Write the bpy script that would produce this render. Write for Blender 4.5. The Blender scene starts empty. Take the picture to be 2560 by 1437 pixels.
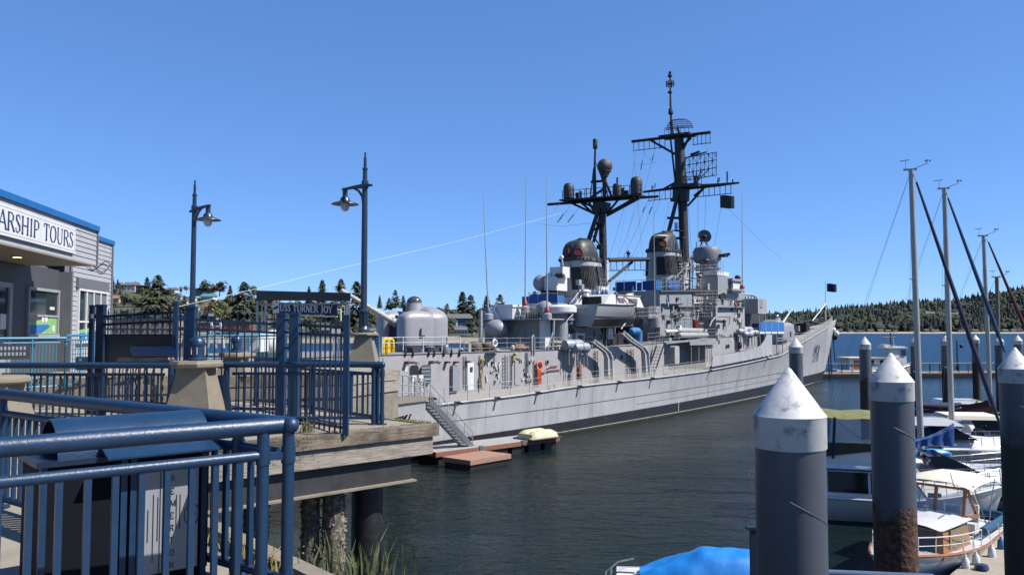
import bpy, math, random
from mathutils import Vector, Matrix, noise
random.seed(7)
V = Vector
R = math.radians
scene = bpy.context.scene

# ---------------------------------------------------------------- camera
F, CX, CY, EYE, HOR = 2000.0, 1280.0, 718.5, 7.5, 826.0      # focal length in photo pixels, eye height above the water
PITCH = math.atan((HOR - CY) / F)
cam = bpy.data.cameras.new("camera")
cam.sensor_width = 36.0
cam.lens = F / 2560.0 * 36.0
cam.clip_start = 0.1
cam.clip_end = 20000.0
cam_ob = bpy.data.objects.new("camera", cam)
scene.collection.objects.link(cam_ob)
cam_ob.location = (0, 0, EYE)
cam_ob.rotation_euler = (math.pi / 2 + PITCH, 0, 0)
scene.camera = cam_ob

# ---------------------------------------------------------------- sky, sun, exposure
SUN_AZ, SUN_EL = R(-12), R(49)          # azimuth measured from +X towards +Y
world = bpy.data.worlds.new("World")
scene.world = world
world.use_nodes = True
wn = world.node_tree
wn.nodes.clear()
sky = wn.nodes.new("ShaderNodeTexSky")
sky.sky_type = 'NISHITA'
sky.sun_disc = False
sky.sun_elevation = SUN_EL
sky.sun_rotation = math.pi / 2 - SUN_AZ
sky.altitude = 4000
sky.air_density = 1.2
sky.dust_density = 0.0
sky.ozone_density = 5.0
bg = wn.nodes.new("ShaderNodeBackground")
bg.inputs["Strength"].default_value = 0.066
wo = wn.nodes.new("ShaderNodeOutputWorld")
hs = wn.nodes.new("ShaderNodeHueSaturation")
hs.inputs["Saturation"].default_value = 1.1
wn.links.new(sky.outputs[0], hs.inputs["Color"])
gam = wn.nodes.new("ShaderNodeGamma")
gam.inputs["Gamma"].default_value = 0.62
wn.links.new(hs.outputs[0], gam.inputs["Color"])
tint = wn.nodes.new("ShaderNodeMix")
tint.data_type = 'RGBA'
tint.blend_type = 'MULTIPLY'
tint.inputs["Factor"].default_value = 1.0
tint.inputs["B"].default_value = (1.36, 1.88, 2.72, 1)
wn.links.new(gam.outputs[0], tint.inputs["A"])
wn.links.new(tint.outputs["Result"], bg.inputs["Color"])
wn.links.new(bg.outputs[0], wo.inputs["Surface"])
sun = bpy.data.lights.new("sun", 'SUN')
sun.energy = 5.0
sun.angle = R(0.53)
sun.color = (1.0, 0.955, 0.89)
sun_ob = bpy.data.objects.new("sun", sun)
scene.collection.objects.link(sun_ob)
sd = V((math.cos(SUN_EL) * math.cos(SUN_AZ), math.cos(SUN_EL) * math.sin(SUN_AZ), math.sin(SUN_EL)))
sun_ob.rotation_euler = (-sd).to_track_quat('-Z', 'Y').to_euler()
sun_ob.location = sd * 60
scene.view_settings.view_transform = 'Standard'
scene.view_settings.look = 'None'
scene.view_settings.exposure = 0.85
scene.view_settings.gamma = 1.0
scene.render.engine = 'CYCLES'
scene.cycles.max_bounces = 6
scene.cycles.diffuse_bounces = 3
scene.cycles.glossy_bounces = 3
scene.cycles.transparent_max_bounces = 8
scene.cycles.use_denoising = True

# ---------------------------------------------------------------- pixel -> place
CAM = V((0, 0, EYE))
def ray(px, py):
    x = (px - CX) / F; y = -(py - CY) / F
    return V((x, math.cos(PITCH) - y * math.sin(PITCH), math.sin(PITCH) + y * math.cos(PITCH)))
def P(px, py, d):                       # the point seen at that pixel, d metres ahead
    r = ray(px, py); return CAM + r * (d / r.y)
def G(px, py, z):                       # where that line of sight meets a level surface
    r = ray(px, py); return CAM + r * ((z - EYE) / r.z)

# ---------------------------------------------------------------- mesh builder
def frame_of(d):
    d = d.normalized()
    a = V((0, 0, 1)) if abs(d.z) < 0.9 else V((1, 0, 0))
    u = d.cross(a).normalized(); w = d.cross(u).normalized()
    return u, w
class MB:
    def __init__(s): s.v = []; s.f = []; s.m = []; s.sm = []
    def add(s, vs, fs, m=0, sm=True):
        b = len(s.v); s.v += [V(q) for q in vs]
        for f in fs: s.f.append([i + b for i in f]); s.m.append(m); s.sm.append(sm)
        return s
    def box(s, c, d, rz=0, m=0, mat=None):
        c = V(c); x, y, z = d[0] / 2, d[1] / 2, d[2] / 2
        M = mat or Matrix.Rotation(rz, 3, 'Z')
        vs = [c + M @ V(q) for q in ((-x, -y, -z), (x, -y, -z), (x, y, -z), (-x, y, -z), (-x, -y, z), (x, -y, z), (x, y, z), (-x, y, z))]
        return s.add(vs, [(0, 3, 2, 1), (4, 5, 6, 7), (0, 1, 5, 4), (1, 2, 6, 5), (2, 3, 7, 6), (3, 0, 4, 7)], m, False)
    def bb(s, x0, x1, y0, y1, z0, z1, m=0):
        return s.box(((x0 + x1) / 2, (y0 + y1) / 2, (z0 + z1) / 2), (abs(x1 - x0), abs(y1 - y0), abs(z1 - z0)), 0, m)
    def beam(s, p, q, w, h, m=0, up=V((0, 0, 1))):      # a square bar from p to q: w across, h along up
        p, q = V(p), V(q); d = (q - p); L = d.length; d.normalize()
        if abs(d.dot(up)) > .95: up = V((1, 0, 0))
        x = d.cross(up).normalized(); u = x.cross(d).normalized()
        M = Matrix((x, d, u)).transposed()
        return s.box((p + q) / 2, (w, L, h), 0, m, M)
    def tube(s, pts, r, n=8, m=0, closed=False, cap=True):
        pts = [V(p) for p in pts]; k = len(pts)
        rs = r if isinstance(r, (list, tuple)) else [r] * k
        ring = []; u = None
        for i in range(k):
            if closed: t = pts[(i + 1) % k] - pts[i - 1]
            elif i == 0: t = pts[1] - pts[0]
            elif i == k - 1: t = pts[-1] - pts[-2]
            else: t = (pts[i + 1] - pts[i]).normalized() + (pts[i] - pts[i - 1]).normalized()
            if t.length < 1e-9: t = V((0, 0, 1))
            t.normalize()
            if u is None: u, w = frame_of(t)
            else:
                u = (u - t * u.dot(t))
                u = u.normalized() if u.length > 1e-6 else frame_of(t)[0]
                w = t.cross(u)
            ring.append([pts[i] + (u * math.cos(2 * math.pi * j / n) + w * math.sin(2 * math.pi * j / n)) * rs[i] for j in range(n)])
        vs = [q for rr in ring for q in rr]; fs = []
        for i in range(k if closed else k - 1):
            a = i * n; b = ((i + 1) % k) * n
            for j in range(n): fs.append((a + j, a + (j + 1) % n, b + (j + 1) % n, b + j))
        s.add(vs, fs, m)
        if cap and not closed:
            s.add(ring[0], [tuple(range(n))[::-1]], m, False); s.add(ring[-1], [tuple(range(n))], m, False)
        return s
    def cyl(s, p, q, r0, r1=None, n=12, m=0): return s.tube([p, q], [r0, r0 if r1 is None else r1], n, m)
    def lathe(s, prof, o=(0, 0, 0), ax=(0, 0, 1), n=20, m=0, sc=(1, 1)):
        o = V(o); ax = V(ax).normalized(); u, w = (V((1, 0, 0)), V((0, 1, 0))) if ax.z > .999 else frame_of(ax)
        vs = []; fs = []
        for (r, z) in prof:
            for j in range(n):
                a = 2 * math.pi * j / n
                vs.append(o + ax * z + (u * math.cos(a) * sc[0] + w * math.sin(a) * sc[1]) * r)
        for i in range(len(prof) - 1):
            for j in range(n): fs.append((i * n + j, i * n + (j + 1) % n, (i + 1) * n + (j + 1) % n, (i + 1) * n + j))
        if prof[0][0] > 1e-4: fs.append(tuple(range(n))[::-1])
        if prof[-1][0] > 1e-4: fs.append(tuple(range((len(prof) - 1) * n, len(prof) * n)))
        return s.add(vs, fs, m)
    def ell(s, c, r, n=14, k=8, m=0, mat=None):
        c = V(c); vs = []; fs = []
        for i in range(k + 1):
            th = math.pi * i / k
            for j in range(n):
                a = 2 * math.pi * j / n
                q = V((r[0] * math.sin(th) * math.cos(a), r[1] * math.sin(th) * math.sin(a), r[2] * math.cos(th)))
                vs.append(c + (mat @ q if mat else q))
        for i in range(k):
            for j in range(n): fs.append((i * n + j, (i + 1) * n + j, (i + 1) * n + (j + 1) % n, i * n + (j + 1) % n))
        return s.add(vs, fs, m)
    def prism(s, poly, ext, m=0):
        poly = [V(p) for p in poly]; e = V(ext); n = len(poly)
        fs = [tuple(range(n))[::-1], tuple(range(n, 2 * n))] + [(i, (i + 1) % n, n + (i + 1) % n, n + i) for i in range(n)]
        return s.add(poly + [p + e for p in poly], fs, m, False)
    def grid(s, rows, m=0, sm=True, closed=False):          # rows of points lofted into a sheet
        n = len(rows[0]); vs = [p for r in rows for p in r]; fs = []
        for i in range(len(rows) - 1):
            for j in range(n if closed else n - 1):
                fs.append((i * n + j, i * n + (j + 1) % n, (i + 1) * n + (j + 1) % n, (i + 1) * n + j))
        return s.add(vs, fs, m, sm)
    def quad(s, a, b, c, d, m=0): return s.add([a, b, c, d], [(0, 1, 2, 3)], m, False)
    def tri(s, a, b, c, m=0): return s.add([a, b, c], [(0, 1, 2)], m, False)
    def build(s, name, mats, parent=None, off=None, smooth=True, fix=False):
        me = bpy.data.meshes.new(name)
        o3 = V(off) if off is not None else V((0, 0, 0))
        me.from_pydata([tuple(q - o3) for q in s.v], [], s.f)
        for m_ in (mats if isinstance(mats, (list, tuple)) else [mats]): me.materials.append(m_)
        me.polygons.foreach_set("material_index", s.m)
        me.polygons.foreach_set("use_smooth", s.sm if smooth else [False] * len(s.f))
        if fix:
            import bmesh
            b = bmesh.new(); b.from_mesh(me); bmesh.ops.recalc_face_normals(b, faces=b.faces); b.to_mesh(me); b.free()
        me.update()
        if smooth: me.set_sharp_from_angle(angle=R(38))
        o = bpy.data.objects.new(name, me)
        scene.collection.objects.link(o)
        if parent is not None: o.parent = parent
        elif off is not None: o.location = o3
        return o
def tag(o, label=None, cat=None, group=None, kind=None):
    if label: o["label"] = label
    if cat: o["category"] = cat
    if group: o["group"] = group
    if kind: o["kind"] = kind
    return o
def thing(name, label, cat, loc=(0, 0, 0), rz=0, group=None):
    o = bpy.data.objects.new(name, None)
    o.empty_display_size = 0.3
    scene.collection.objects.link(o)
    o.location = loc; o.rotation_euler = (0, 0, rz)
    return tag(o, label, cat, group)
def copy_tree(o, parent=None):
    kids = list(o.children)
    c = o.copy(); scene.collection.objects.link(c)
    if parent is not None: c.parent = parent
    for k in kids: copy_tree(k, c)
    return c
def lerp(a, b, t): return a + (b - a) * t
def interp(tab, x):
    if x <= tab[0][0]: return tab[0][1]
    for (a, b), (c, d) in zip(tab, tab[1:]):
        if x <= c: return b + (d - b) * (x - a) / (c - a)
    return tab[-1][1]

# ---------------------------------------------------------------- materials
def srgb(r, g, b):
    f = lambda c: (c / 255 / 12.92) if c / 255 <= .04045 else ((c / 255 + .055) / 1.055) ** 2.4
    return (f(r), f(g), f(b))
def mat(name, col, rough=.5, metal=0.0, var=.12, scale=3.0, bump=0.0, bscale=40.0, stain=None, stain_amt=.5, streak=False, stain_scale=1.2, coat=0.0, spec=.5, squash=None, lo=.52, hi=.72):
    k_ = .68 if max(col) > .55 else .58
    col = tuple(c * k_ for c in col); stain = tuple(c * k_ for c in stain) if stain else None      # exposure is +0.85
    m = bpy.data.materials.new(name); m.use_nodes = True
    nt = m.node_tree; N = nt.nodes; Lk = nt.links
    b = N["Principled BSDF"]
    b.inputs["Roughness"].default_value = rough
    b.inputs["Metallic"].default_value = metal
    b.inputs["Coat Weight"].default_value = coat
    b.inputs["Specular IOR Level"].default_value = spec
    tc = N.new("ShaderNodeTexCoord")
    src = tc.outputs["Object"]
    mp = N.new("ShaderNodeMapping"); Lk.new(src, mp.inputs["Vector"])
    if squash: mp.inputs["Scale"].default_value = squash
    nz = N.new("ShaderNodeTexNoise"); nz.inputs["Scale"].default_value = scale; nz.inputs["Detail"].default_value = 5; nz.inputs["Roughness"].default_value = .6
    Lk.new(mp.outputs[0], nz.inputs["Vector"])
    rp = N.new("ShaderNodeValToRGB")
    e = rp.color_ramp.elements
    e[0].position = .3; e[1].position = .7
    e[0].color = tuple(c * (1 - var) for c in col) + (1,); e[1].color = tuple(min(1, c * (1 + var)) for c in col) + (1,)
    Lk.new(nz.outputs["Fac"], rp.inputs["Fac"])
    out = rp.outputs["Color"]
    if stain:
        mp2 = N.new("ShaderNodeMapping"); Lk.new(src, mp2.inputs["Vector"])
        if streak: mp2.inputs["Scale"].default_value = (1, 1, .12)
        n2 = N.new("ShaderNodeTexNoise"); n2.inputs["Scale"].default_value = stain_scale; n2.inputs["Detail"].default_value = 7; n2.inputs["Roughness"].default_value = .68
        Lk.new(mp2.outputs[0], n2.inputs["Vector"])
        r2 = N.new("ShaderNodeMapRange"); r2.inputs["From Min"].default_value = lo; r2.inputs["From Max"].default_value = hi
        r2.inputs["To Max"].default_value = stain_amt
        Lk.new(n2.outputs["Fac"], r2.inputs["Value"])
        mx = N.new("ShaderNodeMix"); mx.data_type = 'RGBA'
        Lk.new(r2.outputs[0], mx.inputs["Factor"]); Lk.new(out, mx.inputs["A"]); mx.inputs["B"].default_value = tuple(stain) + (1,)
        out = mx.outputs["Result"]
    Lk.new(out, b.inputs["Base Color"])
    rr = N.new("ShaderNodeMapRange"); rr.inputs["To Min"].default_value = max(.02, rough - .08); rr.inputs["To Max"].default_value = min(1, rough + .1)
    Lk.new(nz.outputs["Fac"], rr.inputs["Value"]); Lk.new(rr.outputs[0], b.inputs["Roughness"])
    if bump:
        nb = N.new("ShaderNodeTexNoise"); nb.inputs["Scale"].default_value = bscale; nb.inputs["Detail"].default_value = 4
        Lk.new(mp.outputs[0], nb.inputs["Vector"])
        bp = N.new("ShaderNodeBump"); bp.inputs["Strength"].default_value = bump; bp.inputs["Distance"].default_value = .02
        Lk.new(nb.outputs["Fac"], bp.inputs["Height"]); Lk.new(bp.outputs[0], b.inputs["Normal"])
    return m
def glass(name, col=(.02, .03, .035), rough=.04):
    return mat(name, col, rough, var=.1, spec=.8)
M = {}
M['rail'] = mat("blue rail paint", (.007, .042, .108), .4, var=.1, scale=2, stain=(.02, .07, .17), stain_amt=.35, stain_scale=6, bump=.12, bscale=45, lo=.48, hi=.7)
M['navy'] = mat("dark navy paint", (.006, .019, .056), .4, var=.15, scale=3)
M['teal'] = mat("light blue rail paint", (.06, .27, .42), .4, var=.1)
M['lampblue'] = mat("slate blue lamp paint", (.022, .045, .085), .36, var=.15, scale=4)
M['concrete'] = mat("cast concrete", (.3, .26, .2), .85, var=.12, scale=4, bump=.25, bscale=60, stain=(.13, .11, .08), stain_amt=.6, stain_scale=2.2)
M['floor'] = mat("boardwalk concrete", (.36, .32, .255), .85, var=.14, scale=1.6, bump=.2, bscale=50, stain=(.2, .17, .13), stain_amt=.5, stain_scale=.9)
M['steel'] = mat("galvanised steel", (.42, .43, .43), .38, .75, var=.15, scale=6)
M['white'] = mat("white paint", (.74, .74, .73), .4, var=.05, scale=3, stain=(.42, .4, .36), stain_amt=.4, streak=True, stain_scale=2.5)
M['gel'] = mat("white gelcoat", (.78, .78, .77), .22, var=.04, scale=2, stain=(.5, .48, .43), stain_amt=.35, streak=True, stain_scale=2, coat=.3)
M['cream'] = mat("cream canvas", (.74, .68, .55), .8, var=.06)
M['black'] = mat("flat black paint", (.012, .012, .013), .55, var=.3, scale=4)
M['rubber'] = mat("black rubber", (.014, .014, .015), .65, var=.2)
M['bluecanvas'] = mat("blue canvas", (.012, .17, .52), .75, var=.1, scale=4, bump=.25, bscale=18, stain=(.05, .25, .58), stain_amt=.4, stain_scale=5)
M['navycanvas'] = mat("navy canvas", (.02, .025, .075), .8, var=.2, bump=.3, bscale=14)
M['redcanvas'] = mat("dark red canvas", (.1, .012, .012), .8, var=.2, bump=.3, bscale=14)
M['glass'] = mat("dark window glass", (.012, .012, .012), .06, var=.1, spec=.22)
M['wood'] = mat("varnished wood", (.46, .17, .045), .3, var=.25, scale=6, squash=(1, 8, 8), coat=.4)
M['orange'] = mat("orange rubber", (.75, .1, .03), .5, var=.1)
M['red'] = mat("red paint", (.36, .03, .025), .45, var=.15)
M['yellow'] = mat("yellow paint", (.75, .5, .02), .45, var=.08)
M['wire'] = mat("wire rope", (.12, .12, .12), .6)
M['rope'] = mat("tan rope", (.42, .34, .2), .85)
# ================================================================ SETTING
Z0 = EYE - 1.77          # boardwalk level
Z1 = 6.38                # raised promenade level
# ---- water
wm = bpy.data.materials.new("harbour water"); wm.use_nodes = True
nt = wm.node_tree; b = nt.nodes["Principled BSDF"]
b.inputs["Roughness"].default_value = .07; b.inputs["IOR"].default_value = 1.33; b.inputs["Specular IOR Level"].default_value = .24
tc = nt.nodes.new("ShaderNodeTexCoord")
def wnoise(scale, detail, sx, rot):
    mp = nt.nodes.new("ShaderNodeMapping"); mp.inputs["Scale"].default_value = (sx, 1, 1); mp.inputs["Rotation"].default_value = (0, 0, rot)
    nt.links.new(tc.outputs["Object"], mp.inputs["Vector"])
    n = nt.nodes.new("ShaderNodeTexNoise"); n.inputs["Scale"].default_value = scale; n.inputs["Detail"].default_value = detail; n.inputs["Roughness"].default_value = .55
    nt.links.new(mp.outputs[0], n.inputs["Vector"]); return n
def math_node(op, a, b_, nt=nt):
    n = nt.nodes.new("ShaderNodeMath"); n.operation = op
    for i, q in enumerate((a, b_)):
        if isinstance(q, (int, float)): n.inputs[i].default_value = q
        else: nt.links.new(q, n.inputs[i])
    return n.outputs[0]
w1 = wnoise(.95, 3, .45, R(20)); w2 = wnoise(3.6, 4, .5, R(-10)); w3 = wnoise(.16, 3, .35, R(8)); w4 = wnoise(9.5, 2, .45, R(4))
hgt = math_node('ADD', math_node('MULTIPLY', w1.outputs["Fac"], 1.0), math_node('ADD', math_node('MULTIPLY', w2.outputs["Fac"], .5), math_node('MULTIPLY', w4.outputs["Fac"], .12)))
amp = math_node('ADD', math_node('MULTIPLY', w3.outputs["Fac"], 1.5), .1)
hgt = math_node('MULTIPLY', hgt, amp)
sxy = nt.nodes.new("ShaderNodeSeparateXYZ"); nt.links.new(tc.outputs["Object"], sxy.inputs[0])
brz_ = nt.nodes.new("ShaderNodeMapRange"); brz_.inputs["From Min"].default_value = 110; brz_.inputs["From Max"].default_value = 190; brz_.inputs["To Min"].default_value = 1; brz_.inputs["To Max"].default_value = 1.5      # rougher outside the breakwater
nt.links.new(sxy.outputs[1], brz_.inputs["Value"])
hgt = math_node('MULTIPLY', hgt, brz_.outputs[0])
bp = nt.nodes.new("ShaderNodeBump"); bp.inputs["Strength"].default_value = 1.0; bp.inputs["Distance"].default_value = .22
nt.links.new(hgt, bp.inputs["Height"]); nt.links.new(bp.outputs[0], b.inputs["Normal"])
rp = nt.nodes.new("ShaderNodeValToRGB"); rp.color_ramp.elements[0].color = (.004, .009, .008, 1); rp.color_ramp.elements[1].color = (.006, .013, .013, 1)
nt.links.new(w3.outputs["Fac"], rp.inputs["Fac"]); deep = nt.nodes.new("ShaderNodeMix"); deep.data_type = 'RGBA'
far_ = nt.nodes.new("ShaderNodeMapRange"); far_.inputs["From Min"].default_value = 60; far_.inputs["From Max"].default_value = 210
nt.links.new(sxy.outputs[1], far_.inputs["Value"]); nt.links.new(far_.outputs[0], deep.inputs["Factor"]); nt.links.new(rp.outputs[0], deep.inputs["A"]); deep.inputs["B"].default_value = (.002, .018, .042, 1)     # greenish near the quay; farther out, reflected sky blue put into the colour
rgh = nt.nodes.new("ShaderNodeMapRange"); rgh.inputs["From Min"].default_value = 60; rgh.inputs["From Max"].default_value = 210; rgh.inputs["To Min"].default_value = .06; rgh.inputs["To Max"].default_value = .34
nt.links.new(sxy.outputs[1], rgh.inputs["Value"]); nt.links.new(rgh.outputs[0], b.inputs["Roughness"])
nt.links.new(deep.outputs["Result"], b.inputs["Base Color"])
w = MB(); rows = [[V((x, y, 0)) for x in (-9000, -600, -100, 0, 100, 600, 9000)] for y in (-60, 20, 60, 150, 500, 2000, 12000)]
w.grid(rows); tag(w.build("water", wm), "dark green rippled harbour water", "water", kind="structure")

# ---- boardwalk (timber edged concrete deck over the water)
E1 = G(1090, 1063, Z0); E2 = G(727, 1100, Z0)
ed = (E2 - E1).normalized()                      # along the edge towards the left
en = V((-ed.y, ed.x, 0)); en = en if en.x > 0 else -en       # outwards
E3 = E1 + ed * 15
back = G(985, 1050, Z0); bd = (back - E1).normalized()
B1 = E1 + bd * 7.5
timber = mat("weathered timber", (.27, .215, .16), .85, var=.35, scale=5, squash=(.5, .5, 5), bump=.7, bscale=9, stain=(.06, .045, .03), stain_amt=.85, stain_scale=1.6, streak=False, lo=.45, hi=.62)
timber2 = mat("grey bleached timber", (.40, .35, .29), .85, var=.3, scale=5, squash=(.5, .5, 6), bump=.6, bscale=9, stain=(.12, .09, .06), stain_amt=.7, stain_scale=1.3, lo=.5, hi=.68)
steelbeam = mat("rusted dark steel beam", (.035, .035, .038), .6, var=.35, scale=2.2, stain=(.1, .08, .06), stain_amt=.6, stain_scale=1.8)
root = thing("boardwalk", "concrete boardwalk edged with weathered timber beams above the water", "boardwalk", (E1.x, E1.y, 0))
d = MB()
poly = [E1 - en * .3, E3 - en * .3, E3 + V((-14, 4, 0)), V((-30, 26, Z0)), B1 + V((-2, 6, 0)), B1]
d.prism([V((q.x, q.y, Z0)) for q in poly], (0, 0, -.32)); d.build("deck", M['floor'], root, (E1.x, E1.y, 0), fix=True)
def edge_box(z1_, z0_, o0, o1, a0, a1, m):
    b_ = MB(); p = [E1 + ed * a0 + en * o0, E1 + ed * a1 + en * o0, E1 + ed * a1 + en * o1, E1 + ed * a0 + en * o1]
    b_.prism([V((q.x, q.y, z1_)) for q in p], (0, 0, z0_ - z1_)); return b_.build("edge_beam", m, root, (E1.x, E1.y, 0), fix=True)
edge_box(Z0 + .02, Z0 - .19, -.3, .02, -.06, 4.2, timber)
edge_box(Z0 + .005, Z0 - .2, -.3, .005, 4.21, 9.4, timber)
edge_box(Z0 + .02, Z0 - .19, -.3, .02, 9.41, 14.9, timber)
edge_box(Z0 - .205, Z0 - .52, -.35, -.04, .04, 7.3, timber2)
edge_box(Z0 - .207, Z0 - .53, -.35, -.045, 7.31, 14.9, timber2)
b_ = edge_box(Z0 - .535, Z0 - .95, -.5, -.16, .45, 15, steelbeam); b_.name = "steel_beam"
b_ = edge_box(Z0 - .952, Z0 - .985, -.52, -.05, .4, 15, M['concrete']); b_.name = "beam_flange"
# outer side of the deck
for z_a, z_b, mm in ((Z0 + .018, Z0 - .2, timber), (Z0 - .21, Z0 - .55, timber)):
    q = MB(); q.beam(E1 + bd * .02 + V((0, 0, (z_a + z_b) / 2 - Z0)) - en * .32, B1 - en * .32 + V((0, 0, (z_a + z_b) / 2 - Z0)), .12, z_a - z_b); q.build("edge_beam", mm, root, (E1.x, E1.y, 0))
# piles under the boardwalk
barn = mat("barnacle crust", (.13, .11, .085), .95, var=.6, scale=16, bump=1, bscale=26, stain=(.42, .38, .31), stain_amt=.9, stain_scale=11, lo=.5, hi=.6)
def under_pile(px, py, dd, r, rough, label, m):
    c = P(px, py, dd); o = thing("dock_pile", label, "piling", (c.x, c.y, 0), group="piles under the boardwalk")
    b_ = MB(); rows = []
    for i in range(70):
        z = -1 + i * (Z0 - .1) / 69 * 1.0; z = lerp(-1, Z0 - .96, i / 69)
        rows.append([V((math.cos(a) * rr, math.sin(a) * rr, z)) for a in [2 * math.pi * j / 30 for j in range(30)] for rr in [r * (1 + (rough * (noise.noise(V((math.cos(a) * 4, math.sin(a) * 4, z * 5 + px))) + .7 * noise.noise(V((math.cos(a) * 11, math.sin(a) * 11, z * 13 + px))))))]])
    b_.grid(rows, closed=True); b_.build("shaft", m, o)
    if rough > .08:
        q = MB(); rnd = random.Random(px)
        for k in range(260):
            a = rnd.uniform(0, 6.28); z = rnd.uniform(.5, Z0 - 1); n_ = V((math.cos(a), math.sin(a), rnd.uniform(-.3, .3)))
            s_ = rnd.uniform(.012, .03); pp = n_ * r * 1.0; pp.z = z
            q.cyl(pp, pp + n_ * s_ * 1.8, s_, s_ * .5, 6)
        q.build("barnacle_cluster", mat("barnacle", (.30, .27, .22), .9, var=.3), o)["kind"] = "stuff"
under_pile(776, 1300, 14.2, .155, .16, "thin barnacled pile under the boardwalk, further from its end", barn)
under_pile(834, 1300, 14.2, .19, .16, "thicker barnacled pile beside the smooth black pile", barn)
under_pile(918, 1300, 14.9, .285, .02, "smooth black pile under the end of the boardwalk", mat("tarred pile", (.012, .012, .013), .5, var=.4, stain=(.08, .07, .06), stain_amt=.5, stain_scale=4))
under_pile(640, 1300, 13.6, .2, .1, "shaded pile behind the bars of the near railing", barn)

# ---- near quay with the close railing
q = MB(); Q1 = G(538, 1345, Z0); Q2 = G(722, 1437, Z0); qd = (Q2 - Q1).normalized()
poly = [Q1, Q2, Q2 + qd * 3, V((2.2, 2.4, Z0)), V((2.2, -6, Z0)), V((-24, -6, Z0)), E3 + V((-13, 3.8, 0)), E3 - en * .3 + ed * .02, Q1 - qd * 6.0]
q.prism([V((p.x, p.y, Z0 - .004)) for p in poly], (0, 0, -.4))
tag(q.build("quay_pavement", M['floor'], fix=True), kind="structure")
q = MB(); q.beam(Q1 - qd * 6 + V((0, 0, .03)), Q2 + qd * 2.4 + V((0, 0, .03)), .14, .16)
tag(q.build("kerb", M['concrete']), kind="structure")
# seabed bank under the quay
q = MB(); rows = []
for i in range(9):
    t = i / 8; rows.append([Q1 + qd * a + V((qd.y, -qd.x, 0)) * (-1 if qd.y < 0 else -1) * 0 + V((t * 3.4, t * 2.2, -.45 - t * 4.6 + .25 * noise.noise(V((a, t * 3, 1))))) for a in [x * .6 for x in range(-14, 10)]])
q.grid(rows); tag(q.build("bank", mat("muddy rock bank", (.05, .045, .035), .95, var=.5, scale=3, bump=1, bscale=5)), kind="structure")

# grass along kerb and boardwalk edge
def blades(name, spots, hmin, hmax, seed, mm):
    q = MB(); rnd = random.Random(seed)
    for c, n_, spread in spots:
        for k in range(n_):
            p = c + V((rnd.gauss(0, spread), rnd.gauss(0, spread), 0)); h = rnd.uniform(hmin, hmax); a = rnd.uniform(0, 6.28); w_ = rnd.uniform(.003, .006) * (1 + h * 2)
            l = V((math.cos(a), math.sin(a), 0)) * h * rnd.uniform(.1, .55); s_ = V((math.sin(a + .7), math.cos(a), 0)) * w_
            m1 = p + l * .35 + V((0, 0, h * .6)); t = p + l + V((0, 0, h))
            q.add([p - s_, p + s_, m1 + s_ * .7, m1 - s_ * .7, t], [(0, 1, 2, 3), (3, 2, 4)])
    return tag(q.build(name, mm, smooth=False), kind="stuff")
gm = mat("green grass", (.10, .12, .035), .7, var=.5, scale=9); gm2 = mat("dry grass", (.34, .27, .1), .8, var=.4, scale=9)
sp = []
rnd = random.Random(3)
for px, py in ((760, 1420), (790, 1425), (830, 1425), (870, 1420), (905, 1418), (930, 1428), (965, 1432), (995, 1436), (700, 1440)):
    sp.append((P(px, py + 22, 6.0 + (px - 700) * .001), 13, .13))
o = blades("tall_grass", sp, .1, .36, 1, gm); tag(o, "tall green grass tufts growing on the bank below the kerb", "grass")
sp = [(G(555 + i * 9, 1352 + i * 4.5, Z0 + .04), 14, .05) for i in range(19)]
o = blades("dry_grass", sp, .03, .14, 2, gm2); tag(o, "dry yellow grass along the concrete kerb", "grass")
sp = [(E1 + bd * (.05 + k * .11) + V((0, 0, .01)) - en * (.05), 30, .05) for k in range(10)] + [(E1 + ed * (k * .12) - en * .28 + V((0, 0, .01)), 5, .05) for k in range(26)] + [(G(770, 1095, Z0) + V((rnd.gauss(0, .25), rnd.gauss(0, .2), 0)), 8, .08) for k in range(20)]
o = blades("edge_grass", sp, .02, .07, 4, mat("moss grass", (.2, .19, .04), .8, var=.5, scale=12)); tag(o, "low yellow green grass on the boardwalk's timber edge", "grass")
sp = [(G(762 + k * 2, 1080, Z0), 10, .05) for k in range(5)]
o = blades("gate_grass", sp, .1, .3, 5, gm); tag(o, "grass tuft growing at the foot of the open gate", "grass")
q = MB(); rnd = random.Random(8)
for k in range(150):
    c = E1 + ed * rnd.uniform(.1, 4.3) - en * rnd.uniform(.29, .36) + V((0, 0, rnd.uniform(.004, .01)))
    q.ell(c, (rnd.uniform(.03, .1), rnd.uniform(.015, .03), .012), 6, 4)
tag(q.build("pine_needle_litter", mat("brown needle litter", (.16, .07, .025), .95, var=.4, scale=14)), "brown fallen needles along the boardwalk's edge beam", "litter", kind="stuff")

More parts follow.
